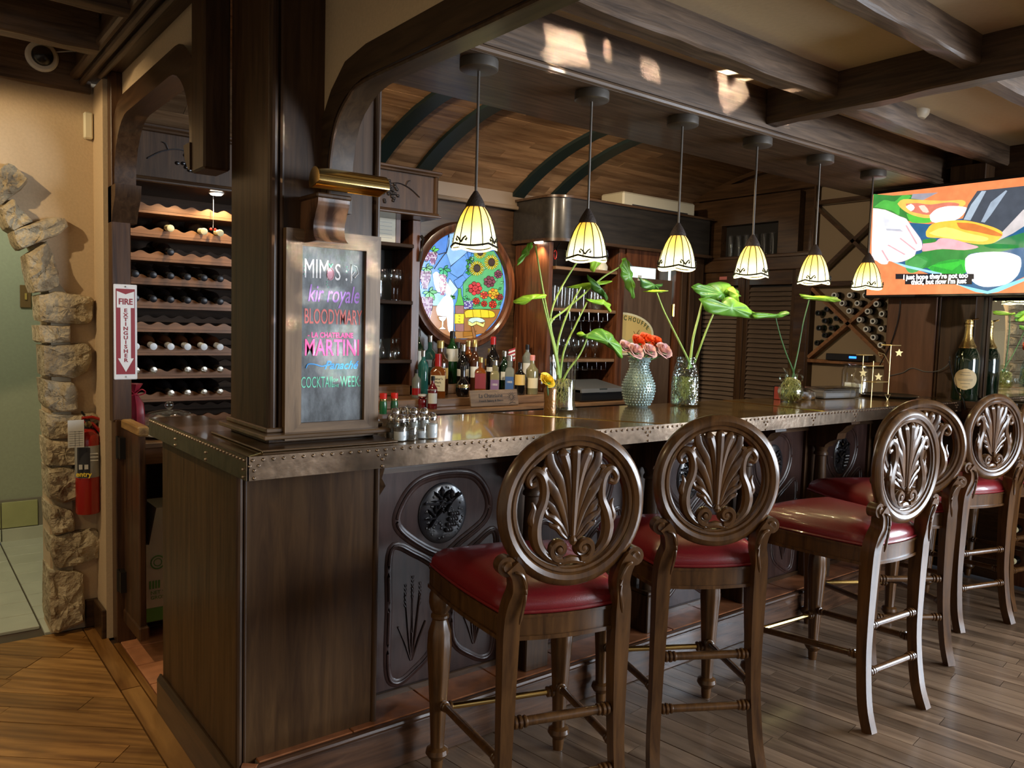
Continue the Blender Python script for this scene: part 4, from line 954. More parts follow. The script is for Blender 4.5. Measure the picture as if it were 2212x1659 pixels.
# pine face boards tilt light: bottles, necks forward
def wine_mesh(cap_r=.0155, neck=.09):
    return [(.001, 0), (.036, .001), (.038, .006), (.038, .19), (.034, .205), (.022, .225), (.0145, .24), (.0135, .30), (.0150, .302), (.0150, .312)]
def make_lying(body_m, cap_m, name='wine_bottle'):
    t = thing(name, 'x', 'bottle', group='bottles lying in the wine rack')
    Q = Matrix.Rotation(PI/2, 4, 'X')   # bottle axis +z -> -y
    P('glass', MB().lathe(wine_mesh(), 18).xform(Q), body_m, t)
    P('capsule', MB().lathe([(.0142, .245), (.0146, .26), (.0146, .300), (.0163, .301), (.0163, .314), (.012, .3165), (1e-5, .316)], 16).xform(Q), cap_m, t)
    return t
capk = plain('capsule_black', (.015, .015, .018), .35, .3); capw = plain('capsule_white', (.72, .74, .76), .4); capc = plain('capsule_cream', (.70, .62, .36), .45)
caps_ = plain('capsule_silver', (.55, .52, .45), .25, 1.0, bump=.6, bs=160)
kinds = {'k': make_lying(bblack, capk), 'w': make_lying(bbrown, capw), 'c': make_lying(bblack, capc), 's': make_lying(bblack, caps_)}
desc = {'k': 'dark wine bottle with black capsule', 'w': 'red wine bottle with white capsule', 'c': 'dark wine bottle with cream wax cap', 's': 'sparkling wine bottle with crumpled silver foil'}
used = set()
rows = {1: ('c', (3, 5, 6)), 2: ('k', (3,)), 3: ('k', (1, 2, 3, 4, 5, 6)), 4: ('k', (1, 2, 3, 4, 5, 6)), 6: ('w', (1, 2, 3, 4, 5, 6)), 7: ('s', (1, 2, 4, 5, 6)), 8: ('s', (3, 4, 5, 6))}
rowname = {1: 'top filled row', 2: 'nearly bare second row', 3: 'upper full row', 4: 'lower full black-capped row', 6: 'white-capped row', 7: 'upper foil-capped row', 8: 'lower foil-capped row'}
for i, (kd, cols) in rows.items():
    for n_, c_ in enumerate(cols):
        src = kinds[kd]; o = src if kd not in used else dup(src, (0, 0, 0)); used.add(kd)
        o.location = (X0R+PIT*(c_-.5)+.003, 2.245, ZR0-i*SP+.018); o.rotation_euler = (R(6), 0, 0)
        o['label'] = desc[kd]+', '+(ORD[n_]+' from left in the ' if len(cols) > 1 else 'alone in the ')+rowname[i]
# little lit puck under the cabinet, cord and tags hanging from it
pk = thing('puck_light', 'small round lit puck light under the cabinet over the wine rack', 'lamp', (.56, 2.0, 2.04))
P('lens', MB().lathe([(1e-5, -.012), (.026, -.011), (.030, -.006)], 20), puck, pk); P('rim', MB().lathe([(.030, -.006), (.036, -.004), (.036, 0), (1e-5, 0)], 20), white, pk)
cd_ = thing('hanging_tag', 'white string with two small red beads hanging in front of the rack', 'tag', (.535, 1.97, 2.03))
P('string', MB().tube([(0, 0, 0), (.002, 0, -.09), (.0, 0, -.165)], .0012, 5), white, cd_)
P('bead', MB().ball((-.010, 0, -.172), .007, 8, 6), hotred, cd_); P('bead', MB().ball((.010, 0, -.172), .007, 8, 6), hotred, cd_)
spot('puck_beam', (.56, 1.93, 2.02), (.50, 2.04, 1.2), 7, (1.0, .80, .5), .012, 110, .5)
spot('puck_beam_side', (.38, 1.80, 2.02), (.30, 2.04, 1.4), 3, (1.0, .80, .5), .012, 110, .5)

# cake stand, gift bag and carton
ck = thing('cake_stand', 'glass cake dome with ball knob on a white stand', 'cake stand', (.275, 1.76, .886))
P('dome', MB().open_lathe([(.112, .02), (.112, .075), (.106, .095), (.085, .112), (.045, .120), (.012, .122)], 32), glass, ck)
P('knob', MB().ball((0, 0, .143), .020, 14, 10), glass, ck)
P('plate', MB().lathe([(1e-5, 0), (.05, 0), (.055, .006), (.125, .012), (.127, .018), (1e-5, .016)], 32), white, ck)
bg = thing('gift_bag', 'wine-red gift bag tied at the neck beside the cake dome', 'bag', (.135, 1.80, .886))
P('pouch', MB().lathe([(.04, 0), (.047, .03), (.048, .10), (.042, .15), (.018, .19), (.015, .20), (.024, .215), (.04, .24)], 16, mod=lambda t, z: .10*math.sin(7*t)+.04*math.sin(3*t)), plain('organza_red', (.22, .012, .025), .35), bg)
for s in (-1, 1): P('bow', MB().tube(spline([(0, -.016, .195), (s*.028, -.02, .215), (s*.045, -.018, .20), (s*.02, -.018, .19), (0, -.016, .195)], 4), .007, 6, flat=.4), plain('ribbon_red', (.45, .03, .06), .4), bg)
cx_ = thing('wine_carton', 'white shipping carton with green band standing behind the bar end', 'box', (.268, 1.60, .0))
P('carton', MB().prism([(-.135, .10), (.1, .10), (.1, .60), (-.09, .60), (-.12, .44), (-.135, .44)], 'y', -.002, .2), plain('carton_white', (.62, .58, .47), .85), cx_)
P('green_band', MB().box(-.1365, .1, -.0035, 0, .10, .16), greenp, cx_)
text('NET W\nGROSS', .022, greenp, cx_, (-.115, -.004, .215), align='LEFT')
P('printed_ring', MB().tube([(-.085+.028*math.cos(a_), -.004, .36+.028*math.sin(a_)) for a_ in [k*PI/10 for k in range(21)]], .003, 5).tube([(-.085+.016*math.cos(a_), -.004, .36+.016*math.sin(a_)) for a_ in [k*PI/10 for k in range(21)]], .002, 5), greenp, cx_)
P('printed_mark', MB().box(-.12, -.112, -.004, 0, .245, .28).box(-.108, -.10, -.004, 0, .245, .28).box(-.096, -.088, -.004, 0, .245, .28).box(-.084, -.076, -.004, 0, .245, .28), greenp, cx_)
# gate
gt = thing('bar_gate', 'narrow dark oak swing gate hinged on the post, worn along its edge', 'gate', (.075, 1.672, 0))
P('panel', MB().bbox(-.012, .014, -.275, -.01, .135, .955, .004), W['gate'], gt)
P('top_cap', MB().bbox(-.020, .024, -.29, 0, .945, .985, .006), wood('gate_cap_worn', (.14, .07, .02), (.42, .25, .09), 'y', .4, 4, 10, .2), gt, label='worn golden oak cap rail')
P('foot_rail', MB().bbox(-.018, .022, -.29, -.01, .10, .16, .006), W['gate'], gt)
for z in (.82, .24): P('hinge', MB().box(-.035, -.012, -.05, .012, z, z+.09).tube([(-.035, -.002, z-.004), (-.035, -.002, z+.094)], .006, 8), black, gt)

# ================================================================ STONES ROUND THE DOORWAY
def px2(lst, ox, oy, k, y=1.915): return [(pt('y', y, ox+a_/k, oy+b_/k).x, pt('y', y, ox+a_/k, oy+b_/k).z) for a_, b_ in lst]
SA = lambda l: px2(l, 0, 340, 3.19); SB = lambda l: px2(l, 0, 800, 2.766)
stones = [SA([(-120, 150), (60, 40), (100, 60), (195, 155), (150, 215), (0, 320), (-60, 300)]),
 SA([(0, 350), (80, 285), (125, 330), (175, 385), (230, 440), (100, 500), (50, 470)]),
 SA([(95, 505), (260, 440), (400, 405), (450, 420), (468, 480), (400, 530), (300, 570), (160, 630), (115, 580)]),
 SA([(185, 670), (320, 580), (345, 620), (390, 730), (415, 880), (330, 915), (240, 930), (215, 850)]),
 SA([(270, 950), (400, 925), (520, 950), (640, 965), (638, 1120), (600, 1150), (420, 1140), (280, 1125)]),
 SA([(265, 1160), (480, 1160), (484, 1270), (470, 1280), (280, 1280)]),
 SA([(300, 1300), (600, 1288), (635, 1320), (632, 1400), (600, 1480), (520, 1520), (310, 1505)]),
 SB([(262, 60), (440, 75), (462, 110), (468, 235), (330, 252), (275, 215)]),
 SB([(280, 262), (420, 268), (560, 262), (600, 285), (560, 340), (470, 405), (290, 410)]),
 SB([(280, 420), (440, 430), (478, 480), (470, 560), (290, 570)]),
 SB([(290, 592), (400, 580), (480, 600), (505, 760), (380, 795), (300, 770)]),
 SB([(295, 810), (430, 835), (448, 900), (445, 960), (330, 985), (300, 920)]),
 SB([(305, 1000), (450, 975), (570, 958), (608, 985), (590, 1120), (480, 1160), (340, 1185), (310, 1100)]),
 SB([(300, 1205), (490, 1212), (505, 1300), (505, 1500), (330, 1575), (300, 1520)])]
sj = thing('stone_surround', 'rough limestone quoins edging the arched doorway', 'stonework', (0, 0, 0))
q = random.Random(11)
for si, poly in enumerate(stones):
    N = 28; cxs = sum(p[0] for p in poly)/len(poly); czs = sum(p[1] for p in poly)/len(poly)
    per = []; L = [math.dist(poly[i], poly[(i+1) % len(poly)]) for i in range(len(poly))]; tot = sum(L)
    for k in range(N):
        d = tot*k/N; i = 0
        while d > L[i]: d -= L[i]; i += 1
        a_, b_ = poly[i], poly[(i+1) % len(poly)]; per.append((a_[0]+(b_[0]-a_[0])*d/L[i], a_[1]+(b_[1]-a_[1])*d/L[i]))
    rings = []
    base_y = YW+.17 if si > 0 else YW+.02
    for (s_, y, jit) in ((.97, base_y, .004), (1.0, (YW+base_y)/2, .006), (1.0, YW-.01, .005), (1.0, YW-.036, .006), (.965, YW-.050, .006), (.82, YW-.058, .014), (.52, YW-.060, .016), (.22, YW-.060, .013)):
        ring = []
        for (a_, b_) in per:
            nx, nz = cxs+(a_-cxs)*s_*1.035, czs+(b_-czs)*s_*1.035
            nv = noise.noise_vector(Vector((nx*22, y*14+si*3, nz*22)))*jit*1.25
            yy = y+nv[1]*1.3+(q.uniform(-.3, .3)*jit)
            if y > YW-.005: nv = nv*.6
            ring.append((nx+nv[0]*.8, yy, nz+nv[2]*.8))
        rings.append(ring)
    v = [p for r_ in rings for p in r_]; m = len(rings); v.append((cxs, YW-.064, czs))
    f = [(j*N+i, j*N+(i+1) % N, (j+1)*N+(i+1) % N, (j+1)*N+i) for j in range(m-1) for i in range(N)]+[((m-1)*N+i, (m-1)*N+(i+1) % N, m*N) for i in range(N)]+[tuple(range(N))]
    P('stone', MB().add(v, f), stonem, sj, smooth=22)
P('mortar_bed', MB().prism([(-.165, .02), (-.165, 1.5), (-.20, 1.62), (-.16, 1.60), (-.09, 1.5), (-.09, .02)], 'y', YW-.03, YW+.19), mortar, sj)
q = random.Random(21)
cs = thing('coursed_stone_wall', 'coursed rough stone facing left of the doorway', 'stonework', (0, 0, 0))
z = 0.01
while z < 2.35:
    h = q.uniform(.11, .19); x = -1.30
    while x > -2.85:
        w_ = q.uniform(.16, .38); b_ = .018
        x1, x0 = x-.006, x-w_+.006; z0, z1 = z+.005, z+h-.005; y = YW-.045+q.uniform(-.012, .008)
        j = lambda: q.uniform(-.008, .008)
        v = [(x0, YW, z0), (x1, YW, z0), (x1, YW, z1), (x0, YW, z1), (x0+b_+j(), y+j(), z0+b_+j()), (x1-b_+j(), y+j(), z0+b_+j()), (x1-b_+j(), y+j(), z1-b_+j()), (x0+b_+j(), y+j(), z1-b_+j()), ((x0+x1)/2, y-.012, (z0+z1)/2)]
        P('stone', MB().add(v, [(0, 1, 5, 4), (1, 2, 6, 5), (2, 3, 7, 6), (3, 0, 4, 7), (4, 5, 8), (5, 6, 8), (6, 7, 8), (7, 4, 8), (3, 2, 1, 0)]), stonem, cs, smooth=0)
        x -= w_
    z += h
# extinguisher sign, extinguisher, sensor, dome camera, switch
sg = thing('extinguisher_sign', 'red and white FIRE EXTINGUISHER arrow sign on the gate post', 'sign', (.076, 1.676, 1.155))
SW, SH = .046, .404
P('plate', MB().bbox(-SW, SW, -.004, 0, 0, SH, .003), plain('sign_white', (.80, .78, .76), .4), sg)
P('red_border', MB().box(-.037, .037, -.0055, -.004, .022, .385), signred, sg, smooth=0)
P('white_arrow', MB().prism([(-.020, .09), (-.031, .09), (0, .032), (.031, .09), (.020, .09), (.020, .305), (.034, .305), (.034, .375), (0, .362), (-.034, .375), (-.034, .305), (-.020, .305)], 'y', -.007, -.0055), bpy.data.materials['sign_white'], sg, smooth=0)
text('FIRE', .035, signred, sg, (0, -.0072, .330), sx=.88, off=.0010)
for k, ch in enumerate('EXTINGUISHER'): text(ch, .0215, signred, sg, (0, -.0072, .293-k*.0192), sx=1.15, off=.0007)
P('screw', MB().ball((0, -.004, SH-.010), .004, 8, 5), chrome, sg); P('screw', MB().ball((0, -.004, .011), .004, 8, 5), chrome, sg)
ex = thing('fire_extinguisher', 'red fire extinguisher with inspection tag hanging beside the stonework', 'fire extinguisher', (-.035, 1.895, .545))
P('cylinder', MB().lathe([(1e-5, 0), (.046, 0), (.049, .006), (.049, .325), (.045, .350), (.030, .372), (.016, .38)], 28), firered, ex)
P('label_wrap', MB().lathe([(.0493, .165), (.0497, .166), (.0497, .305), (.0493, .306)], 28), plain('label_grey', (.30, .31, .30), .5), ex, label='grey printed label sleeve')
P('label_panel', MB().prism([(.0502*math.sin(R(a_)), -.0502*math.cos(R(a_))) for a_ in range(-62, 3, 8)]+[(.0495*math.sin(R(a_)), -.0495*math.cos(R(a_))) for a_ in range(2, -63, -8)], 'z', .168, .30), ink, ex)
lt_ = text('entry', .030, yellowp, ex, (-.024, -.0515, .183), rot=(PI/2, 0, R(-30)), off=.0008)
P('label_panel', MB().box(-.040, -.028, -.0475, -.036, .205, .225).box(-.020, -.006, -.0515, -.045, .205, .225), white, ex)
for z in (.24, .255, .27): P('printed_line', MB().box(.002, .034, -.0512, -.034, z, z+.003), white, ex)
P('valve', MB().lathe([(.018, .38), (.018, .395), (.012, .40), (.012, .42)], 14), blackp, ex)
P('lever', MB().tube([(-.02, 0, .425), (.02, -.01, .43), (.06, -.015, .415)], .007, 6).tube([(-.02, 0, .41), (.02, -.005, .40), (.055, -.01, .36), (.06, -.01, .33)], .008, 6), firered, ex)
P('pin', MB().tube([(.0, 0, .42), (-.02, .01, .455)], .005, 6), blackp, ex)
P('gauge', MB().lathe([(1e-5, -.004), (.014, -.003), (.014, .004)], 14, 'y', (.0, -.02, .40)), brass, ex)
P('inspection_tag', MB().box(-.085, -.022, -.058, -.056, .305, .425), plain('tag_paper', (.70, .70, .66), .8), ex)
tl = MB()
for k in range(7): tl.box(-.080, -.027, -.0588, -.058, .315+k*.010, .3156+k*.010)
tl.box(-.058, -.0575, -.0588, -.058, .31, .378).box(-.042, -.0415, -.0588, -.058, .31, .378)
P('printed_line', tl, ink, ex, kind='stuff')
sn = tag(P('motion_sensor', MB().bbox(-.024, .012, -.03, .0, 0, .115, .006), cream), 'small cream motion sensor high on the plaster wall by the post', 'sensor'); sn.location = (-.004, YW, 2.195)
dm = thing('security_camera', 'white dome security camera on the dark board above the plaster', 'camera', (-.186, 1.932, 2.503))
P('flange', MB().lathe([(1e-5, .0), (.062, 0), (.062, -.010), (.054, -.018), (.042, -.02), (1e-5, -.02)], 32, 'y'), white, dm)
P('dome', MB().lathe([(.042, -.018), (.038, -.034), (.024, -.048), (1e-5, -.054)], 28, 'y'), blackp, dm)
P('cable', MB().tube([(.05, -.004, .03), (.12, -.006, .05), (.2, -.01, .045)], .003, 6), white, dm)
lsw = thing('light_switch', 'brown plate switch on the green hall wall', 'switch', (-.04, 3.775, 1.53))
P('plate', MB().bbox(-.03, .03, -.008, 0, -.07, .07, .003), plain('switch_brown', (.16, .09, .03), .4), lsw); P('toggle', MB().box(-.006, .006, -.016, -.008, -.02, .02), brass, lsw)

# ================================================================ ROUND STAINED GLASS WINDOW
YG = YB-0.03
def g_(x, y): p = pt('y', YG, 900+x/6.914, 500+y/6.914); return (p.x, p.z)
win = thing('stained_glass_window', 'round backlit stained glass window of grapes, sunflowers, wine and cheese', 'window', (0, 0, 0))
WC = (2.303, 1.688); WR = .364
tnk = [(WR-.012, YB-.030), (WR-.004, YB-.052), (WR+.012, YB-.060), (WR+.030, YB-.052), (WR+.046, YB-.050), (WR+.056, YB-.030), (WR+.060, YB), (WR-.012, YB)]
P('frame_ring', MB().lathe(tnk, 72, 'y', (WC[0], 0, WC[1]), closed=True), W['red'], win)
P('sky_pane', MB().lathe([(1e-5, YG+.01), (WR, YG+.01), (WR, YG+.016)], 72, 'y', (WC[0], 0, WC[1]), col=(.12, .34, .80)), stained, win, smooth=0)
def inwin(p): 
    dx, dz = p[0]-WC[0], p[1]-WC[1]; d = math.hypot(dx, dz)
    return p if d < WR-.004 else (WC[0]+dx/d*(WR-.004), WC[1]+dz/d*(WR-.004))
leadm = black
def pane(pts, col, lvl=0, name='pane', lead=True, stuff=None):
    pp = [inwin(g_(*p)) for p in pts]; y = YG+.006-.0016*lvl
    mb = stuff or MB(); mb.prism(pp, 'y', y, y+.003, tuple(v_**1.6 for v_ in col))
    if lead: LEAD.tube([(p[0], y-.0005, p[1]) for p in pp+pp[:1]], .0016, 4, caps=False)
    if stuff is None: P(name, mb, stained, win, smooth=0)
LEAD = MB()
def curve(pts, n=4): return [(p[0], p[1]) for p in spline([(a_, b_, 0) for a_, b_ in pts], n)]
# sky panes of differing blues
pane([(480, 0), (640, 0), (760, 310), (520, 520), (450, 320)], (.50, .72, .98)); pane([(160, 290), (340, 70), (480, 20), (450, 310), (330, 340)], (.20, .42, .82))
pane([(510, 520), (720, 350), (800, 480), (700, 640), (620, 690), (510, 620)], (.30, .55, .90)); pane([(560, 740), (700, 650), (750, 720), (650, 850), (610, 840)], (.26, .50, .88))
pane([(760, 300), (860, 330), (860, 470), (800, 480)], (.22, .45, .85)); pane([(500, 700), (620, 860), (550, 960), (450, 1000), (430, 900)], (.75, .88, 1.0)); 
pane([(240, 900), (420, 930), (400, 1110), (240, 1110)], (.55, .80, .95))
# branch
for br in ([(450, 310), (400, 360), (300, 500), (260, 560)], [(480, 0), (478, 180), (445, 310)], [(445, 310), (330, 345)]):
    LEAD.tube([(g_(*p)[0], YG-.002, g_(*p)[1]) for p in curve(br)], .0032, 5)
# table
pane([(240, 1110), (560, 1110), (560, 1580), (380, 1560), (200, 1340)], (.62, .34, .12)); pane([(700, 1160), (1260, 1160), (1200, 1300), (1010, 1520), (700, 1580)], (.55, .30, .10)); pane([(560, 1490), (900, 1490), (860, 1600), (600, 1600)], (.60, .36, .12))
# right-hand greenery
pane([(820, 330), (1160, 290), (1270, 480), (1310, 760), (1300, 1000), (1240, 1160), (860, 1160), (700, 1000), (700, 760), (830, 640)], (.20, .62, .32))
q = random.Random(5)
for k in range(26):
    x, y = q.uniform(760, 1280), q.uniform(360, 1120); a_ = q.uniform(0, 6.28); L_ = q.uniform(60, 100)
    c_, s_ = math.cos(a_), math.sin(a_)
    pane([(x-c_*L_/2, y-s_*L_/2), (x-s_*L_*.28, y+c_*L_*.28), (x+c_*L_/2, y+s_*L_/2), (x+s_*L_*.28, y-c_*L_*.28)], [(.10, .50, .16), (.30, .74, .42), (.08, .38, .22), (.55, .85, .55)][k % 4], 1, 'leaf_pane')
def leaf5(cx, cy, r_, a0_, col, lvl=1):
    for k in range(5):
        a_ = a0_+(k-2)*.95; rr = r_*(1.0 if k == 2 else .85 if k in (1, 3) else .62)
        pane(curve([(cx, cy), (cx+rr*.6*math.cos(a_-.42), cy+rr*.6*math.sin(a_-.42)), (cx+rr*math.cos(a_), cy+rr*math.sin(a_)), (cx+rr*.6*math.cos(a_+.42), cy+rr*.6*math.sin(a_+.42)), (cx, cy)], 2)[:-1], tuple(c*(.8+.1*k) for c in col), lvl, 'leaf_pane')
leaf5(250, 290, 95, -.3, (.28, .78, .22)); leaf5(150, 540, 125, .9, (.12, .56, .10)); leaf5(410, 560, 135, 1.2, (.08, .62, .34)); leaf5(190, 900, 150, 1.0, (.14, .66, .14)); leaf5(760, 1000, 80, 2.4, (.15, .66, .35)); leaf5(545, 970, 60, 1.8, (.15, .60, .15)); leaf5(790, 420, 90, .9, (.10, .42, .14)); leaf5(770, 590, 80, .4, (.08, .52, .14))
# grapes: clusters of little panes
def grapes(cx, cy, w, h, n, cols, seed):
    q = random.Random(seed); mb = MB(); row = 0; y = cy-h/2
    pane([(cx-w/2, cy-h/2), (cx+w/2, cy-h/2), (cx+w*.45, cy), (cx+w*.1, cy+h/2), (cx-w*.1, cy+h/2), (cx-w*.45, cy)], (.12, .05, .14), 1, 'cluster_ground')
    while y < cy+h/2:
        ww = w*(1-.55*((y-cy+h/2)/h)**1.6); x = cx-ww/2+(row % 2)*11
        while x < cx+ww/2:
            pane([(x+9*math.cos(t*PI/3), y+13*math.sin(t*PI/3)) for t in range(6)], q.choice(cols), 2, stuff=mb, lead=False); x += 22
        y += 24; row += 1
    P('grape_panes', mb, stained, win, smooth=0, kind='stuff')
pk_ = [(.95, .80, .92), (.55, .22, .45), (.85, .62, .82), (.40, .12, .30)]
grapes(250, 400, 130, 170, 40, pk_, 1); grapes(150, 390, 110, 120, 20, pk_, 2); grapes(135, 730, 160, 260, 60, pk_, 3); grapes(165, 1150, 170, 330, 60, pk_, 4); grapes(395, 800, 110, 300, 30, [(.98, .92, .96), (.80, .40, .60)], 5); grapes(775, 1100, 170, 110, 30, [(.80, .82, .98), (.30, .22, .62)], 6)
# sunflowers
def sun(cx, cy, r_):
    mb = MB()
    for k in range(22):
        a_ = 2*PI*k/22; 
        pane([(cx+r_*.4*math.cos(a_-.12), cy+r_*.4*math.sin(a_-.12)), (cx+r_*.75*math.cos(a_-.12), cy+r_*.75*math.sin(a_-.12)), (cx+r_*math.cos(a_), cy+r_*math.sin(a_)), (cx+r_*.75*math.cos(a_+.12), cy+r_*.75*math.sin(a_+.12)), (cx+r_*.4*math.cos(a_+.12), cy+r_*.4*math.sin(a_+.12))], (.98, .80, .06) if k % 2 else (.92, .90, .30), 3, stuff=mb)
    P('petal_panes', mb, stained, win, smooth=0, kind='stuff')
    pane([(cx+r_*.42*math.cos(t*PI/8), cy+r_*.5*math.sin(t*PI/8)) for t in range(16)], (.09, .06, .06), 4, 'flower_centre')
sun(900, 550, 120); sun(1118, 460, 120); sun(950, 310, 105)
def rose2d(cx, cy, r_, cols, lvl=3, n=7):
    for k in range(n):
        a_ = 2*PI*k/n
        pane(curve([(cx, cy), (cx+r_*.8*math.cos(a_-.45), cy+r_*.8*math.sin(a_-.45)), (cx+r_*math.cos(a_), cy+r_*math.sin(a_)), (cx+r_*.8*math.cos(a_+.45), cy+r_*.8*math.sin(a_+.45)), (cx, cy)], 2)[:-1], cols[k % len(cols)], lvl, 'petal_pane')
    pane([(cx+r_*.45*math.cos(t*PI/4), cy+r_*.45*math.sin(t*PI/4)) for t in range(8)], cols[0], lvl+1, 'petal_pane')
rose2d(875, 850, 105, [(.85, .04, .09), (.62, .02, .05)]); rose2d(1090, 750, 90, [(.42, .12, .20), (.30, .07, .14)]); rose2d(1220, 640, 62, [(.36, .10, .20), (.48, .16, .28)])
rose2d(1010, 950, 62, [(.90, .10, .08), (.95, .45, .10)]); rose2d(1150, 930, 85, [(.95, .68, .08), (.95, .40, .06)]); rose2d(1240, 980, 55, [(.55, .12, .12), (.42, .07, .08)])
for (a_, b_, r2) in ((890, 1040, 55), (1010, 1080, 48), (1140, 1090, 62)): rose2d(a_, b_, r2, [(.88, .14, .05), (.62, .05, .05)])
# bottle, glass, bread, cheese, knife
pane([(620, 850), (665, 850), (668, 940), (700, 1060), (706, 1105), (575, 1105), (600, 1040), (618, 940)], (.22, .66, .16), 4, 'bottle_pane')
pane([(575, 1105), (706, 1105), (706, 1490), (640, 1496), (575, 1480)], (.50, .28, .26), 4, 'bottle_pane'); pane([(565, 1228), (706, 1228), (700, 1378), (565, 1378)], (.96, .86, .06), 5, 'label_pane')
for k, tx in enumerate(('Vin', 'de', 'Pays')):
    p_ = g_(635, 1262+k*44); text(tx, .011, ink, win, (p_[0], YG-.0035, p_[1]))
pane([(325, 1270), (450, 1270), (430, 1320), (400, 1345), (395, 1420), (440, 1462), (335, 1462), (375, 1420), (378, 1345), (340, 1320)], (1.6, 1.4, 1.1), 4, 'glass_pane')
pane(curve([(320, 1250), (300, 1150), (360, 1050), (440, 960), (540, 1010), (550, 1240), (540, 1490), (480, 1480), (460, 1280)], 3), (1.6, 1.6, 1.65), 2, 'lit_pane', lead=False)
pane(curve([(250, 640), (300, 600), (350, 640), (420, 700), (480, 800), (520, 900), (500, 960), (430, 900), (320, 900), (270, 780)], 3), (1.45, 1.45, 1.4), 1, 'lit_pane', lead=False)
br_ = curve([(715, 1230), (730, 1185), (820, 1165), (1000, 1165), (1130, 1190), (1170, 1235), (1150, 1280), (1050, 1290), (850, 1285), (730, 1290)], 3)
pane(br_, (.96, .78, .05), 4, 'bread_pane')
for x in (840, 955, 1075): LEAD.tube([(g_(x-10, 1170)[0], YG-.003, g_(x-10, 1170)[1]), (g_(x+6, 1290)[0], YG-.003, g_(x+6, 1290)[1])], .0015, 4)
pane(curve([(765, 1330), (800, 1295), (890, 1282), (980, 1300), (1018, 1345), (940, 1360), (890, 1340), (830, 1370)], 2), (.78, .92, .82), 5, 'cheese_pane')
pane([(765, 1330), (830, 1370), (890, 1340), (890, 1385), (825, 1420), (770, 1395)], (.95, .92, .45), 5, 'cheese_pane'); pane([(890, 1340), (990, 1380), (1018, 1345), (1005, 1420), (985, 1430), (890, 1385)], (.95, .90, .40), 5, 'cheese_pane')
pane([(810, 1420), (845, 1405), (885, 1570), (870, 1600), (845, 1600)], (.50, .27, .09), 5, 'knife_pane')
P('lead_came', LEAD, black, win, kind='stuff')

# ================================================================ BOTTLES AND GLASSES BEHIND THE BAR
def bottle(name, label, px, pyb, y, h, r, body, cap, capc, lab=None, labm=None, neck=None, kind='round', z=None, group='liquor bottles on the back counter', txt=None, txm=None, band=None):
    """px, pyb: survey mark of the base; y: depth plane"""
    p = pt('y', y, px, pyb); zb = p.z if z is None else z
    t = thing(name, label, 'bottle', (p.x, y, zb), 0, group)
    ca = math.atan2(CAM[1]-y, CAM[0]-p.x)+PI/2; t.rotation_euler = (0, 0, ca)
    nr = neck or r*.36
    if kind == 'round': pf = [(1e-4, 0), (r*.94, 0), (r, .006), (r, h*.58), (r*.93, h*.64), (r*.6, h*.70), (nr*1.1, h*.76), (nr, h*.80), (nr, h*.94)]
    elif kind == 'wine': pf = [(1e-4, 0), (r*.96, 0), (r, .006), (r, h*.62), (r*.85, h*.68), (r*.5, h*.75), (nr, h*.80), (nr, h*.95)]
    elif kind == 'square': pf = [(1e-4, 0), (r*.96, 0), (r, .005), (r, h*.60), (r*.9, h*.66), (r*.5, h*.70), (nr, h*.73), (nr, h*.92)]
    elif kind == 'orb': pf = [(1e-4, 0), (r*.72, 0), (r*.9, h*.06), (r, h*.2), (r*.97, h*.33), (r*.75, h*.47), (r*.42, h*.56), (nr, h*.60), (nr, h*.90)]
    elif kind == 'slim': pf = [(1e-4, 0), (r*.95, 0), (r, .006), (r, h*.66), (r*.7, h*.74), (nr, h*.80), (nr, h*.94)]
    sqm = (lambda t_, z_: .0) if kind != 'square' else None
    mod = None
    if kind == 'square': mod = lambda tt, z_: (min(1.32, 1/max(abs(math.cos(tt)), abs(math.sin(tt))))-1)*(1 if z_ < h*.64 else .2)
    P('glass', MB().lathe(pf, 28 if kind != 'square' else 32, mod=mod), body, t)
    cr = nr*1.15; P('cap', MB().lathe([(cr, h*(.86 if capc[1] else .92)), (cr*1.02, h*.985), (cr*.8, h), (1e-5, h)], 14), capc[0], t)
    if lab:
        z0, z1 = lab; rr = r*(1.008 if kind != 'square' else 1.012)
        if kind == 'square': P('label', MB().box(-r*.9, r*.9, -rr-.002, -rr+.004, z0*h, z1*h), labm, t)
        else:
            A_ = [R(a_) for a_ in range(-66, 67, 11)]
            P('label', MB().prism([(rr*math.sin(a_), -rr*math.cos(a_)) for a_ in A_]+[((rr-.003)*math.sin(a_), -(rr-.003)*math.cos(a_)) for a_ in A_[::-1]], 'z', z0*h, z1*h), labm, t)
    if band: P('band', MB().lathe([(r*1.005, band[0]*h), (r*1.01, (band[0]+band[1])/2*h), (r*1.005, band[1]*h)], 24), band[2], t)
    if txt:
        for (s_, zz, sz) in txt: text(s_, sz, txm or ink, t, (0, -r*1.03-.0015, zz*h))
    return t
cw_ = plain('cap_silver', (.6, .6, .58), .25, 1.0); cg_ = plain('cap_gold', (.55, .42, .15), .3, .8); cp_ = plain('cap_pink', (.72, .28, .25), .4)
lbw = plain('label_white', (.66, .66, .60), .6); lbc = plain('label_cream', (.66, .57, .36), .6); lbb = plain('label_pale_blue', (.35, .48, .62), .6); lby = plain('label_ochre', (.62, .42, .12), .5)
B = bottle
Z0, Z1, Z2 = .951, 1.001, 1.061
# front of the counter
B('syrup_bottle', 'small red syrup bottle with striped white label at the front left of the bottles', 934, 882, 1.80, .185, .027, bred, None, (blackp, 1), (.16, .48), lbw, z=Z0, kind='round', txt=[('ON THE ROCKS', .58, .009)], txm=lbw)
B('jam_jar', 'small dark red jar with white lid beside the red syrup bottle', 912, 876, 1.84, .080, .024, bred, None, (white, 1), z=Z0, neck=.022)
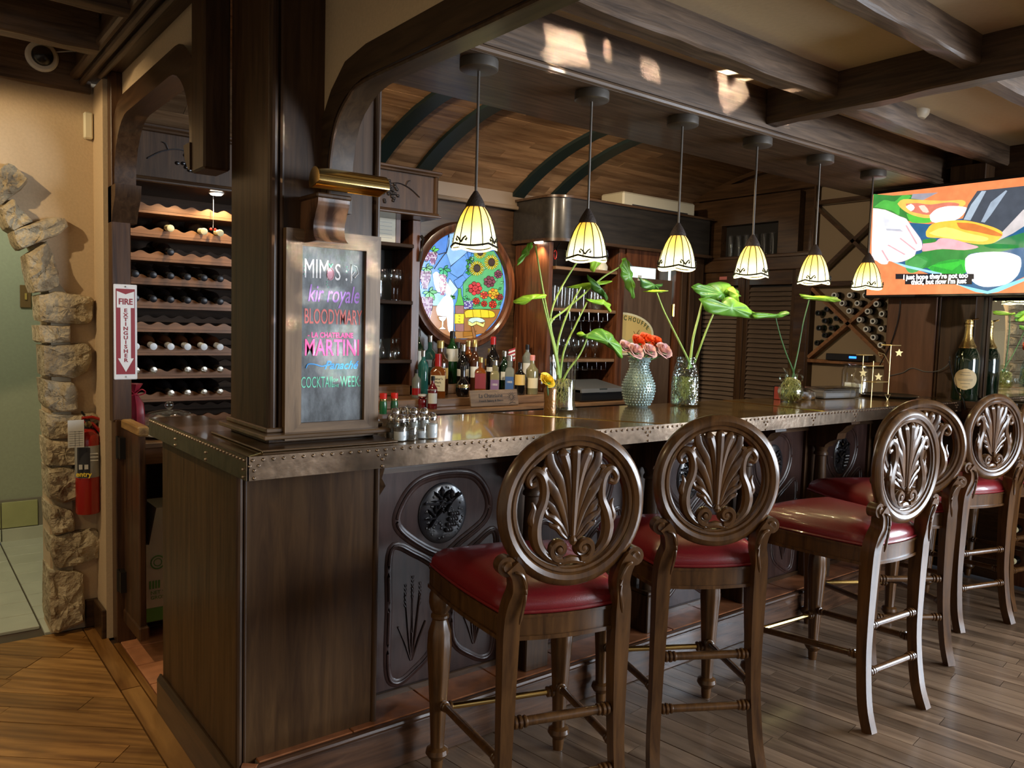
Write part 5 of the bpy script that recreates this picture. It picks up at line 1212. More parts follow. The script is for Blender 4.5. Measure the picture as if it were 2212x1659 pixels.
# second row on the raised shelf
B('whisky_bottle', 'amber whisky bottle with red wax neck and cream label', 945, 858, 1.91, .255, .046, bamber, None, (waxred, 1), (.16, .52), lbc, z=Z1, kind='square', txt=[('Maker’s', .44, .018), ('Mark', .36, .018), ('Whisky', .28, .008)])
P('wax_neck', MB().lathe([(.020, .17), (.0195, .20), (.0185, .235), (.019, .256)], 14), waxred, bpy.data.objects['whisky_bottle'])
B('liqueur_bottle', 'round black liqueur bottle with a gold band', 999, 860, 1.91, .185, .043, bblack, None, (blackp, 1), z=Z1, kind='orb', band=(.30, .40, goldfoil))
B('rum_bottle', 'amber rum bottle with dark red neck print beside the wooden sign', 1037, 842, 1.95, .235, .036, bamber, None, (cg_, 1), (.18, .58), plain('label_maroon', (.22, .03, .04), .5), z=Z1, kind='square')
B('tequila_bottle', 'square tequila bottle with purple label and silver cap behind the wooden sign', 1068, 842, 1.95, .215, .029, bclary, None, (cw_, 1), (.12, .44), purplep, z=Z1, kind='square', neck=.017, txt=[('1800', .30, .018)], txm=lbw)
B('tequila_bottle', 'square tequila bottle with blue label and silver cap behind the wooden sign', 1100, 840, 1.95, .245, .029, bclear, None, (cw_, 1), (.12, .46), bluep, z=Z1, kind='square', neck=.017, txt=[('1800', .32, .018)], txm=lbw)
B('cream_liqueur_bottle', 'dark cream liqueur bottle with gold label at the right of the wooden sign', 1122, 856, 1.90, .205, .034, bblack, None, (bblack, 1), (.30, .62), lby, z=Z1, kind='round')
B('gin_bottle', 'clear spirit bottle with pink stopper at the right end of the bottles', 1148, 855, 1.90, .250, .040, bclary, None, (cp_, 1), (.16, .42), lbc, z=Z1, kind='round')
B('mineral_water_bottle', 'clear conical bottle with red label by the shelf post', 899, 842, 1.95, .165, .026, bclear, None, (blackp, 1), (.10, .34), waxred, z=Z1, kind='wine')
# back row
zz = [('wine_bottle', 'dark green bottle with white label at the far left of the back row', 901, 846, .34, .034, bgreen, capk, (.25, .60), lbw, 'wine'),
('soda_bottle', 'tall teal glass bottle of mixer in the back row, left', 913, 845, .27, .030, plain('teal_bottle', (.02, .13, .12), .06, coat=.5), cw_, None, None, 'slim'),
('gin_bottle', 'tall teal gin bottle with shoulders in the back row', 927, 845, .30, .036, plain('teal_bottle2', (.02, .10, .095), .06, coat=.5), cw_, (.35, .5), lbb, 'square'),
('whisky_bottle', 'squat amber cognac bottle in the back row under the window frame', 950, 830, .33, .050, bbrown, cg_, (.3, .5), lby, 'round'),
('vermouth_bottle', 'green vermouth bottle with oval white crest label', 975, 838, .33, .038, bgreen2, capk, (.42, .66), lbw, 'wine'),
('wine_bottle', 'black port bottle with pale band in the back row centre', 999, 835, .31, .037, bblack, cw_, (.36, .50), lbw, 'wine'),
('whisky_bottle', 'clear amber bottle with gold capsule in the back row centre', 1010, 838, .27, .036, bamber, cg_, (.2, .5), lbc, 'round'),
('cordial_bottle', 'dark brown bottle with long gold neck foil in front of the window frame', 1024, 838, .34, .036, bbrown, cg_, (.3, .5), lbw, 'round'),
('aperitif_bottle', 'black bottle with dark blue label in the back row', 987, 845, .26, .036, bblack, capk, (.15, .5), lbb, 'square'),
('fortified_wine_bottle', 'tall black bottle with red capsule standing above the others', 1063, 838, .36, .040, bblack, waxred, (.38, .46), lbw, 'wine'),
('whisky_bottle', 'amber bottle with yellow round label behind the purple-labelled tequila', 1056, 842, .22, .032, bamber, cg_, (.5, .7), lby, 'round'),
('liqueur_bottle', 'dark green liqueur bottle behind the blue-labelled tequila', 1088, 838, .27, .036, bgreen, cw_, (.3, .5), lbw, 'wine'),
('spirit_bottle', 'clear spirit bottle behind the pink-stoppered one', 1137, 842, .25, .032, bclear, capk, (.2, .5), lbw, 'slim'),
('bitters_bottle', 'small dark bottle at the very right of the bottle row', 1166, 848, .12, .026, bbrown, capk, None, None, 'round')]
for i, (n_, lb_, px_, py_, h_, r_, bm2, cm_, lz, lm, kd) in enumerate(zz):
    B(n_, lb_, px_, py_, 2.08 if i % 2 else 2.17, h_, r_*1.05, bm2, None, (cm_, 1), lz, lm, z=Z2 if i % 2 == 0 else Z1, kind=kd)
sgn_ = thing('wooden_sign', 'small routed wooden sign with the bistro name leaning before the bottles', 'sign', (0, 0, 0))
p0, p1 = pt('y', 1.76, 1020, 880), pt('y', 1.76, 1123, 874)
M4 = Matrix.Translation((p0.x, 1.775, .951)) @ Matrix.Rotation(R(-14), 4, 'X')
wd = (p1.x-p0.x)
P('board', MB().bbox(0, wd, -.006, .006, 0, .098, .002).xform(M4), wood('sign_oak', (.10, .06, .035), (.26, .17, .10), 'x', .5, 4, 12, .1), sgn_)
for (tx, sz, zz_, xx) in (('La Chatelaine', .036, .062, .42), ('French Bakery & Bistro', .019, .032, .42)):
    o = text(tx, sz, ink, sgn_, M4 @ Vector((wd*xx, -.0068, zz_)), rot=(R(76), 0, 0), sx=.9 if sz > .03 else 1.0, shear=.1)
cr_ = MB(); q = random.Random(9)
for k in range(14):
    a_ = 2*PI*k/14; cr_.tube([(wd*.855+.012*math.cos(a_), -.0066, .05+.012*math.sin(a_)), (wd*.855+.030*math.cos(a_+.3), -.0066, .05+.032*math.sin(a_+.3))], [.0018, .0008], 4)
cr_.tube([(wd*.80, -.0066, .012), (wd*.86, -.0066, .018), (wd*.93, -.0066, .012)], .0016, 4)
P('crest', cr_.xform(M4), ink, sgn_)
fl_ = thing('flag_pick', 'tiny American flag on a wooden stick among the bottles', 'flag', (pt('y', 2.1, 1112, 800).x, 2.1, 1.061))
P('stick', MB().tube([(0, 0, 0), (.005, 0, .30)], .002, 5), W['rack'], fl_)
for k in range(7): P('stripe', MB().prism([(-.002, .23-k*.012), (-.055-.002*k, .215-k*.013), (-.055-.002*k, .203-k*.013), (-.002, .218-k*.012)], 'y', -.001, .001), waxred if k % 2 == 0 else white, fl_)

# hot sauce tray, tumblers, salt and pepper on the bar
tr = thing('sauce_tray', 'grey tray holding green bottles with red caps, on the back counter', 'tray', (0, 0, 0))
pa, pb = pt('y', 1.30, 812, 888), pt('y', 1.30, 876, 884)
P('tray', MB().bbox(pa.x, pb.x, 1.24, 1.36, .953, 1.0, .003), plain('tray_grey', (.22, .17, .18), .5), tr)
wrk = thing('work_shelf', 'low work shelf behind the bar under the sauce tray', 'shelf', (0, 0, 0))
P('top', MB().bbox(.62, 1.36, 1.10, 1.56, .930, .952, .003), W['shelf'], wrk); P('front', MB().box(.64, 1.34, 1.14, 1.17, 0, .93), W['cabx'], wrk)
for k, (px_, lb_) in enumerate(((828, 'left'), (852, 'right'))):
    p_ = pt('y', 1.29, px_, 862); t = thing('hot_sauce_bottle', 'green hot sauce bottle with red cap, '+lb_+' one in the grey tray', 'bottle', (p_.x, 1.29, .985))
    P('glass', MB().lathe([(1e-4, 0), (.017, 0), (.018, .06), (.015, .075), (.014, .08)], 16), plain('sauce_green', (.02, .14, .05), .15, coat=.4), t)
    P('foil', MB().lathe([(.0152, .076), (.0155, .086)], 14), goldfoil, t); P('cap', MB().lathe([(.0165, .086), (.017, .112), (1e-5, .114)], 16), hotred, t)
for k, (px_, py_, y_) in enumerate(((868, 897, .98), (893, 895, .98))):
    p_ = pt('y', y_, px_, py_); t = tag(P('tumbler', MB().open_lathe([(1e-4, .004), (.028, .004), (.034, .12)], 24), glass), ('left' if k == 0 else 'right')+' clear plastic tumbler behind the salt and pepper shakers', 'glass', 'tumblers behind the shakers'); t.location = (p_.x, y_, .952)
tb_ = thing('service_ledge', 'dark service ledge inside the bar below the counter edge', 'shelf', (0, 0, 0))
P('ledge', MB().bbox(.62, 4.1, .66, 1.02, .925, .950, .003), W['cabx'], tb_); P('ledge_front', MB().box(.64, 4.1, .98, 1.0, .5, .925), W['cabx'], tb_)
sh0 = None; SHK = [(848, 948, 'p', 'pepper shaker at the front left corner'), (864, 952, 'm', 'mixed salt and pepper shaker, second in front'), (887, 950, 'p2', 'half-empty pepper shaker in the front middle'), (909, 946, 's2', 'half-filled salt shaker, front right of middle'), (931, 946, 's', 'full salt shaker at the front right'), (853, 925, 'p', 'rear shaker closest to the pillar'), (872, 922, 'p2', 'rear shaker with pepper, second from the pillar'), (893, 924, 's2', 'rear shaker, third from the pillar'), (915, 924, 's', 'rear salt shaker on the right')]
for (px_, py_, kd, lb_) in SHK:
    p_ = pt('z', 1.071, px_, py_); rr, hh = (.0215, .060) if py_ > 930 else (.019, .050)
    t = thing('shaker', 'glass '+lb_+' of the cluster by the chalkboard', 'shaker', (p_.x, p_.y, 1.0705), 0, 'salt and pepper shakers on the bar')
    oct_ = lambda tt, z_: .05*abs(math.cos(4*tt)) if z_ < hh*.8 else 0
    P('glass', MB().lathe([(1e-4, 0), (rr, 0), (rr*1.02, .004), (rr, hh*.75), (rr*.75, hh*.95), (rr*.72, hh)], 32, mod=oct_), glass, t)
    fh = {'p': .8, 'm': .5, 'p2': .45, 's2': .4, 's': .75}[kd]
    P('filling', MB().lathe([(1e-4, .003), (rr*.88, .003), (rr*.9, hh*fh), (1e-4, hh*fh+.002)], 20), pepper if kd[0] == 'p' else salt, t)
    if kd == 'm': P('pepper_layer', MB().lathe([(1e-4, hh*fh), (rr*.9, hh*fh), (rr*.9, hh*.7), (1e-4, hh*.7)], 20), pepper, t)
    P('lid', MB().lathe([(rr*.80, hh-.002), (rr*.86, hh+.004), (rr*.84, hh+.010), (rr*.6, hh+.018), (1e-4, hh+.021)], 18), chrome, t)

# ================================================================ GLASS SHELVES LEFT OF THE WINDOW
def wineglass(kind='up'):
    up = [(.001, 0), (.030, .001), (.030, .004), (.006, .010), (.004, .02), (.004, .075), (.012, .085), (.030, .11), (.036, .135), (.034, .16), (.028, .185)]
    if kind == 'short': up = [(.001, 0), (.026, .001), (.027, .004), (.006, .008), (.005, .03), (.018, .045), (.030, .07), (.031, .10), (.027, .125)]
    if kind == 'tumbler': up = [(.001, .002), (.027, .002), (.031, .04), (.033, .11)]
    return up
def put_glass(name, label, prof, loc, flip=False, group=None, m=glass):
    h = max(z for r_, z in prof)
    pf = [(r_, h-z) for r_, z in prof][::-1] if flip else prof
    o = tag(P(name, MB().open_lathe(pf, 20), m), label, 'glass', group); o.location = loc; return o
gs = thing('glass_shelf', 'narrow dark shelves of glasses between the pillar and the window', 'shelf', (0, 0, 0))
P('back_board', MB().box(1.40, 1.80, 2.34, 2.36, .95, 2.04), plain('shelf_back', (.035, .04, .042), .3, coat=.3), gs, smooth=0)
P('side_board', MB().bbox(1.735, 1.79, 2.10, 2.36, .95, 2.04, .003), W['red'], gs); P('side_board', MB().box(1.37, 1.39, 2.0, 2.36, .95, 2.04), W['red'], gs)
SHZ = (1.215, 1.562, 1.895)
for z in SHZ: P('shelf_board', MB().bbox(1.39, 1.735, 2.08, 2.34, z-.022, z, .003), W['rackd'], gs)
P('bracket', MB().tube([(1.785, 2.085, 1.95), (1.79, 2.07, 1.93), (1.785, 2.08, 1.86), (1.78, 2.09, 1.80)], .010, 8), black, gs)
for r_, z in enumerate(SHZ[:2]):
    for k in range(4):
        put_glass('stemmed_glass', 'stemmed glass '+('standing' if r_ else 'upside down')+f' on the {("lower","upper")[r_]} shelf left of the window, {ORD[k]} from left', wineglass('short' if r_ == 0 else 'up') if k != 0 else wineglass('tumbler'), (1.535+k*.052, 2.14+(k % 2)*.05, z+.001), flip=(r_ == 0 and k > 0), group='glasses left of the round window')
cf_ = thing('framed_certificate', 'pale framed certificate above the glass shelves', 'certificate', (1.60, 2.16, 1.897))
P('sheet', MB().box(-.07, .055, 0, .004, 0, .145), paper, cf_, smooth=0); P('frame', MB().box(.055, .085, -.004, .008, 0, .16).box(-.1, -.07, -.004, .008, 0, .16), W['red'], cf_)
for k in range(5): P('printed_line', MB().box(-.05, .03, -.001, 0, .03+k*.022, .032+k*.022), grey, cf_)

# ================================================================ RIGHT BACK BAR: CABINET, SHELVES, DOOR PANEL
dc = thing('upper_cabinet', 'long dark upper cabinet with rounded corner above the glass shelves', 'cabinet', (0, 0, 0))
def rounded(x0, x1, y0, y1, r_): return [(x0+r_-r_*math.cos(R(a_)), y0+r_-r_*math.sin(R(a_))) for a_ in range(0, 91, 10)]+[(x1, y0), (x1, y1), (x0, y1)]
P('body', MB().prism(rounded(2.72, 4.30, 1.95, 2.395, .14), 'z', 2.02, 2.285), wood('dark_cabinet', (.012, .010, .008), (.030, .024, .018), 'x', .35, 3, 10, .2), dc)
P('cornice', MB().prism(rounded(2.70, 4.32, 1.925, 2.395, .16), 'z', 2.285, 2.30), W['cabx'], dc); P('base_molding', MB().prism(rounded(2.705, 4.32, 1.93, 2.395, .155), 'z', 2.0, 2.02), W['cabx'], dc)
pz = tag(P('puck_light', MB().lathe([(1e-5, -.010), (.03, -.008), (.034, 0), (1e-5, 0)], 20), puck), 'small round puck light under the rounded cabinet corner', 'lamp'); pz.location = (2.735, 2.13, 1.999)
spot('puck_beam_right', (2.72, 2.10, 1.97), (2.70, 2.3, 1.2), 5, (1.0, .72, .42), .02, 120, .5)
acu = thing('air_conditioner', 'cream wall air conditioner lying on top of the dark cabinet', 'air conditioner', (0, 0, 0))
P('housing', MB().bbox(3.36, 4.14, 1.97, 2.2, 2.301, 2.40, .012), plain('ac_cream', (.42, .37, .26), .5), acu); P('outlet', MB().box(3.45, 4.05, 1.966, 1.97, 2.305, 2.318), dim, acu)
rs = thing('glassware_shelves', 'open oak shelves full of glassware with hanging stem racks', 'shelf', (0, 0, 0))
P('side_board', MB().bbox(2.745, 2.78, 2.03, 2.395, .951, 2.0, .003), W['red'], rs); P('side_board', MB().bbox(3.36, 3.40, 1.99, 2.395, .951, 2.0, .003), W['red'], rs)
P('back_board', MB().box(2.78, 3.36, 2.37, 2.395, .951, 2.0), W['rackd'], rs, smooth=0)
for z in (1.84, 1.563, 1.22): P('shelf_board', MB().bbox(2.78, 3.36, 2.0, 2.37, z-.022, z, .003), W['shelf'], rs)
for z in (1.541, 1.198):
    for k in range(6): P('stem_rack', MB().tube([(2.80+k*.09, 2.02, z-.03), (2.80+k*.09, 2.02, z-.055), (2.80+k*.09, 2.02, z-.055), (2.80+k*.09, 2.33, z-.055)], .0028, 5).tube([(2.80+k*.09, 2.02, z-.055), (2.845+k*.09, 2.02, z-.055), (2.845+k*.09, 2.02, z)], .0028, 5), chrome, rs)
mug = [(.001, .002), (.034, .002), (.036, .01), (.036, .125)]
k = 0
for j in range(2):
    for i in range(5):
        put_glass('beer_glass', f'beer glass on the middle glassware shelf, {ORD[i]} from the left in the {("front", "back")[j]} row', [(.001, .002), (.026, .002), (.030, .06), (.036, .15)], (2.825+i*.068, 2.08+j*.12, 1.564), group='glasses on the right-hand shelves')
for i in range(6):
    put_glass('hanging_wine_glass', f'wine glass hanging upside down under the middle shelf, {ORD[i]} from the left', wineglass(), (2.83+i*.09, 2.08, 1.30), flip=True, group='stemware hanging in the racks')
    put_glass('wine_glass', f'wine glass on the lower glassware shelf, {ORD[i]} from the left', wineglass('short'), (2.83+i*.09, 2.12, 1.221), group='glasses on the right-hand shelves')
for i in range(2):
    t = thing('glass_pitcher', ('left' if i == 0 else 'right')+' clear glass pitcher with handle on the middle shelf', 'pitcher', (3.19+i*.09, 2.05+i*.06, 1.564))
    P('bowl', MB().open_lathe([(.001, .002), (.042, .002), (.052, .06), (.048, .12), (.052, .155)], 24), glass, t)
    P('handle', MB().tube(spline([(.048, 0, .14), (.09, 0, .15), (.105, 0, .10), (.085, 0, .05), (.050, 0, .03)], 5), .006, 8), glass, t)
pg = thing('ceramic_figurine', 'cream ceramic figurine with round head on the top shelf', 'figurine', (3.27, 2.08, 1.841))
P('body', MB().lathe([(1e-4, 0), (.048, 0), (.050, .03), (.036, .055), (.02, .07), (1e-4, .075)], 20), cream, pg); P('head', MB().ball((-.004, 0, .105), .036, 16, 12), cream, pg)
P('ear', MB().ball((-.03, 0, .135), .012, 10, 8), cream, pg); P('ear', MB().ball((.022, 0, .135), .012, 10, 8), cream, pg)
sp = thing('wire_ornament', 'small red and silver wire ornament on the left of the top shelf', 'ornament', (2.84, 2.07, 1.841))
P('stand', MB().tube([(0, 0, 0), (0, 0, .12), (.03, 0, .16)], .004, 6), black, sp); P('loop', MB().tube([(.012*math.cos(a_)-.01, 0, .08+.03*math.sin(a_)) for a_ in [k*PI/6 for k in range(13)]], .003, 6), hotred, sp)
pr_ = thing('printer', 'black and silver printer on the back counter under the shelves', 'printer', (3.02, 1.86, .951))
P('body', MB().bbox(-.20, .20, -.10, .18, 0, .085, .008), blackp, pr_); P('lid', MB().prism([(-.11, .06), (-.10, .085), (.16, .125), (.18, .125), (.18, .06)], 'x', -.20, .20), grey, pr_); P('screen', MB().box(-.035, .035, -.104, -.095, .055, .085), plain('lcd', (.05, .06, .06), .1), pr_)
dp = thing('door_panel', 'plain brown swing panel with an oval beer sign, right of the shelves', 'panel', (0, 0, 0))
P('leaf', MB().bbox(3.43, 3.985, 2.03, 2.055, .60, 1.812, .003), wood('panel_brown', (.07, .04, .024), (.14, .085, .052), 'z', .4, 2, 10, .2), dp)
P('knob_tab', MB().box(3.60, 3.63, 2.02, 2.03, 1.79, 1.83), white, dp)
jb = struct('door_1', MB().box(3.40, 3.43, 2.0, 2.3, .3, 2.0).box(4.01, 4.06, 2.02, 2.3, .3, 2.0), W['red'])
struct('door_frame', MB().bbox(4.06, 4.12, 2.0, 2.08, .3, 2.0, .004).bbox(4.14, 4.20, 1.99, 2.07, .3, 2.0, .004).bbox(4.22, 4.34, 2.02, 2.10, .3, 2.0, .004), W['cab'], jb)
P('daylit_opening', MB().box(3.44, 3.98, 2.20, 2.21, 1.70, 1.93).box(3.99, 4.007, 2.07, 2.08, 1.45, 1.95), daywin, jb, smooth=0)
struct('hinge', MB().box(3.975, 4.035, 2.022, 2.03, 1.545, 1.63).tube([(4.0, 2.022, 1.54), (4.0, 2.022, 1.635)], .007, 8), brass, jb)
P('valance', MB().prism([(3.43, 2.0), (3.43, 1.96), (3.45, 1.925), (3.48, 1.90), (3.50, 1.885), (3.98, 1.885), (3.98, 2.0)], 'y', 1.985, 2.01), W['red'], jb)
bs_ = thing('beer_sign', 'gold oval beer sign lettered CHOUFFE fixed to the brown panel', 'sign', (3.44, 2.028, 1.40))
ov = [(0, -.155)]+[(.225*math.sin(R(a_))+.0, .155*math.cos(R(a_))) for a_ in range(0, 181, 9)]
ov = [(p[0]*1.55, p[1]) for p in ov[1:]]+[(0, -.155)]
P('plate', MB().prism([(x_, z_) for x_, z_ in ov], 'y', -.004, 0), plain('sign_cream', (.72, .66, .40), .4), bs_)
P('field', MB().prism([(x_*.93, z_*.90) for x_, z_ in ov], 'y', -.0055, -.004), plain('sign_gold', (.62, .44, .14), .4), bs_)
for k, ch in enumerate('CHOUFFE'):
    a_ = R(6+k*9.6); text(ch, .046, plain('letter_green', (.06, .08, .02), .5) if k == 0 else bpy.data.materials['letter_green'], bs_, (.30*math.sin(a_)+.006, -.0062, .118*math.cos(a_)-.004), rot=(PI/2, math.atan2(.118*math.sin(a_), .30*math.cos(a_)), 0), off=.001)
P('landscape', MB().prism([(.0, -.12), (.0, -.02), (.06, -.05), (.12, -.03), (.20, -.07), (.24, -.1), (.10, -.13)], 'y', -.0062, -.0055), plain('sign_olive', (.38, .36, .16), .5), bs_)
P('branches', MB().tube([(.14, -.0065, -.05), (.16, -.0065, .0), (.19, -.0065, .03)], .003, 5).tube([(.155, -.0065, -.01), (.13, -.0065, .02)], .002, 5).tube([(.165, -.0065, .005), (.20, -.0065, .0)], .002, 5), W['rack'], bs_)

# ================================================================ END WALL: LOUVRED DOORS, TRANSOM, DIAMOND WINE RACK
XW = 4.40
ld = thing('louvred_doors', 'pair of dark louvred doors at the far end of the bar', 'door', (0, 0, 0))
LW = W['caby']
for (ya, yb) in ((1.695, 2.115), (1.235, 1.665)):
    for (y0_, y1_) in ((ya, ya+.035), (yb-.035, yb)): P('stile', MB().bbox(XW-.012, XW+.02, y0_, y1_, .30, 1.895, .003), W['cab'], ld)
    for (z0_, z1_) in ((.30, .42), (1.79, 1.895)): P('rail', MB().bbox(XW-.012, XW+.02, ya+.035, yb-.035, z0_, z1_, .003), LW, ld)
    slat = None
    for k in range(39):
        z = .44+k*.0347
        if slat is None: slat = P('slat', MB().add([(XW-.010, ya+.036, -.014), (XW-.010, yb-.036, -.014), (XW+.012, yb-.036, .014), (XW+.012, ya+.036, .014), (XW-.006, ya+.036, -.018), (XW-.006, yb-.036, -.018), (XW+.016, yb-.036, .010), (XW+.016, ya+.036, .010)], [(0, 1, 2, 3), (7, 6, 5, 4), (0, 4, 5, 1), (1, 5, 6, 2), (2, 6, 7, 3), (3, 7, 4, 0)]), wood('louvre_oak', (.09, .062, .046), (.20, .15, .115), 'y', .30, 3, 10, .4) if 'louvre_oak' not in bpy.data.materials else bpy.data.materials['louvre_oak'], ld, smooth=0); slat.location = (0, 0, z)
        else: share(slat, ld, (0, 0, z))
P('middle_stile', MB().bbox(XW-.02, XW+.02, 1.665, 1.695, .30, 1.895, .003), W['cab'], ld)
P('backing', MB().box(XW+.03, XW+.04, 1.235, 2.115, .30, 1.895), dim, ld, smooth=0)
P('notice', MB().box(XW-.0135, XW-.012, 1.835, 1.905, 1.838, 1.862), plain('notice_pink', (.55, .18, .16), .5), ld)
struct('trim_1', MB().bbox(XW-.03, XW+.04, 2.115, 2.20, .0, 2.02, .004).bbox(XW-.03, XW+.04, 1.125, 1.235, .0, 2.02, .004).bbox(XW-.035, XW+.04, 1.125, 2.2, 1.895, 2.0, .004).bbox(XW-.045, XW+.04, 1.125, 2.2, 1.985, 2.01, .004), W['caby'])
tc_ = thing('transom_cabinet', 'shallow cabinet of tumblers above the louvred doors', 'cabinet', (0, 0, 0))
P('frame', MB().box(XW-.02, XW+.045, 1.90, 2.2, 2.01, 2.45).box(XW-.02, XW+.045, 1.235, 1.40, 2.01, 2.45).box(XW-.02, XW+.045, 1.40, 1.90, 2.25, 2.45), W['caby'], tc_)
P('recess', MB().box(XW+.044, XW+.046, 1.40, 1.90, 2.01, 2.25), dim, tc_, smooth=0); pass
for k in range(6): put_glass('tumbler', f'tumbler in the cabinet above the louvred doors, {ORD[k]} from the left', [(.001, .002), (.024, .002), (.028, .16)], (XW+.02, 1.84-k*.075, 2.011), group='tumblers over the louvred doors', m=glass)
struct('trim_2', MB().box(XW-.025, XW+.045, .10, 2.2, 2.46, CZ), W['caby'])
# diamond rack, two crossings
dr = thing('diamond_wine_rack', 'dark diamond-lattice wine rack on the end wall beside the television', 'rack', (0, 0, 0))
Y0_, Y1_ = .54, 1.105
P('upright', MB().bbox(XW-.03, XW+.045, Y1_, Y1_+.02, .95, 2.5, .003), W['cab'], dr); P('upright', MB().bbox(XW-.03, XW+.045, Y0_-.02, Y0_, .95, 2.5, .003), W['cab'], dr)
P('beige_back', MB().box(XW+.035, XW+.045, Y0_, Y1_, .95, 2.5), plain('rack_back_plaster', (.27, .20, .13), .9), dr, smooth=0)
P('shelf', MB().bbox(XW-.035, XW+.045, Y0_, Y1_, 1.238, 1.262, .003), W['rack'], dr); P('shelf', MB().bbox(XW-.03, XW+.045, Y0_, Y1_, 1.765, 1.80, .003), W['caby'], dr); P('shelf', MB().bbox(XW-.03, XW+.045, Y0_, Y1_, 2.33, 2.36, .003), W['caby'], dr)
def slatx(a, b, m, w=.012):
    (ya, za), (yb, zb) = a, b; d = math.hypot(yb-ya, zb-za); ny, nz = -(zb-za)/d*w, (yb-ya)/d*w
    return MB().prism([(ya+ny, za+nz), (yb+ny, zb+nz), (yb-ny, zb-nz), (ya-ny, za-nz)], 'x', XW-.03, XW+.04)
for (z0_, z1_, m_) in ((1.262, 1.765, W['rack']), (1.80, 2.33, W['caby'])):
    P('diagonal_board', slatx((Y1_, z0_+.01), (Y0_, z1_-.01), m_), m_, dr); P('diagonal_board', slatx((Y0_, z0_+.01), (Y1_, z1_-.01), m_), m_, dr)
QX = Matrix.Rotation(-PI/2, 4, 'Y')
def rack_bottle_mesh(capm, bm_=bblack):
    t = thing('wine_bottle', 'x', 'bottle', group='bottles in the diamond rack')
    P('glass', MB().lathe([(1e-4, -.02), (.014, -.02), (.016, 0)], 14).lathe([(.012, -.02), (.020, -.034), (.026, -.05), (.026, -.06), (1e-4, -.06)], 14).xform(QX), bm_, t)
    P('capsule', MB().lathe([(.0105, .014), (.0185, .014), (.0185, -.02), (.0105, -.02)], 14, closed=True).xform(QX), capm, t); return t
pts_ = [(1460, 375), (1622, 375), (1782, 375), (1543, 458), (1700, 458), (1898, 465), (1615, 538), (1808, 542), (1955, 568), (1723, 628), (1862, 645), (1790, 727), (1948, 722), (1866, 812), (1940, 893)]
rb0 = None
ROWS = ['topmost row', 'topmost row', 'topmost row', 'second row', 'second row', 'second row', 'third row', 'third row', 'third row', 'fourth row', 'fourth row', 'fifth row', 'fifth row', 'sixth row', 'lowest, alone']
for i, (a_, b_) in enumerate(pts_):
    p = pt('x', XW-.045, 1500+a_/4.809, 560+b_/4.809)
    o = rack_bottle_mesh(capw) if rb0 is None else dup(rb0, (0, 0, 0)); rb0 = rb0 or o
    o.location = p; n_ = sum(1 for r_ in ROWS[:i] if r_ == ROWS[i]); o['label'] = 'white-capped bottle end in the diamond rack, '+(f'{ORD[n_]} from left, {ROWS[i]}' if i < 13 else ROWS[i])
rb1 = None
for i, (a_, b_) in enumerate([(1290, 560), (1380, 520), (1360, 640), (1480, 615), (1300, 715), (1430, 715), (1360, 790), (1280, 870)]):
    p = pt('x', XW-.02, 1500+a_/4.809, 560+b_/4.809)
    o = rack_bottle_mesh(capk, bgreen) if rb1 is None else dup(rb1, (0, 0, 0)); rb1 = rb1 or o
    o.location = p; o['label'] = f'dark bottle in the left diamond of the rack, {ORD[i]} counting downwards'
cbx = thing('cable_box', 'black cable box with blue display on the rack shelf', 'set-top box', (XW-.03, .80, 1.263))
P('case', MB().bbox(-.03, .06, -.15, .15, .0, .045, .003), blackp, cbx); P('display', MB().box(-.032, -.03, -.07, -.02, .018, .032), plain('display_blue', (0, .05, .4), .3, emit=(.02, .15, 1), es=2.5), cbx, smooth=0)
# post between rack and mirror, mirror with its frame
struct('trim_post_end', MB().bbox(XW-.10, XW+.045, .215, .52, 1.05, 1.70, .004), wood('end_post_mahogany', (.10, .045, .024), (.19, .09, .05), 'z', .35, 2, 9, .3))
struct('trim_post_side', MB().bbox(XW-.08, XW+.045, .0, .20, 1.05, 2.46, .004).tube([(XW-.085, .205, 1.06), (XW-.085, .205, 1.75)], .008, 8), W['cab'])
mr_ = thing('wall_mirror', 'wall mirror behind the champagne bottle reflecting the stone wall', 'mirror', (0, 0, 0))
P('glass', MB().box(XW+.03, XW+.034, -1.35, .0, 1.08, 1.70), mirror, mr_, smooth=0)
P('frame', MB().bbox(XW+.01, XW+.045, -1.36, -.0, 1.68, 1.76, .003).bbox(XW+.01, XW+.045, -.035, -.025, 1.06, 1.70, .002), W['cab'], mr_)
# side counter, wine rack below it
sd = thing('end_counter', 'dark end counter carrying the champagne bottle, bottles racked below', 'counter', (0, 0, 0))
P('top', MB().prism([(4.205, .60), (4.205, -.10), (4.36, -.24), (4.38, -1.45), (XE-.002, -1.45), (XE-.002, .60)], 'z', 1.03, 1.07), W['caby'], sd)
P('apron', MB().prism([(4.215, .58), (4.215, -.09), (4.37, -.23), (4.39, -1.44), (XE-.002, -1.44), (XE-.002, .58)], 'z', .97, 1.03), W['cabx'], sd)
P('bottle_rack', MB().box(4.435, XE-.002, -1.45, -.25, 0, .97), W['red'], sd, smooth=0)
for z in (.25, .42, .60, .78): P('rack_slat', MB().bbox(4.40, 4.435, -1.45, -.25, z-.012, z+.012, .002), W['rack'], sd)
k = 0
for (px_, py_) in ((2190, 1145), (2186, 1213), (2200, 1060)):
    p = pt('x', 4.37, px_, py_); o = rack_bottle_mesh(capc); o.location = p; o['label'] = f'cork-topped bottle racked under the end counter, {ORD[k]} of those showing'; o['group'] = 'bottles racked under the end counter'; k += 1
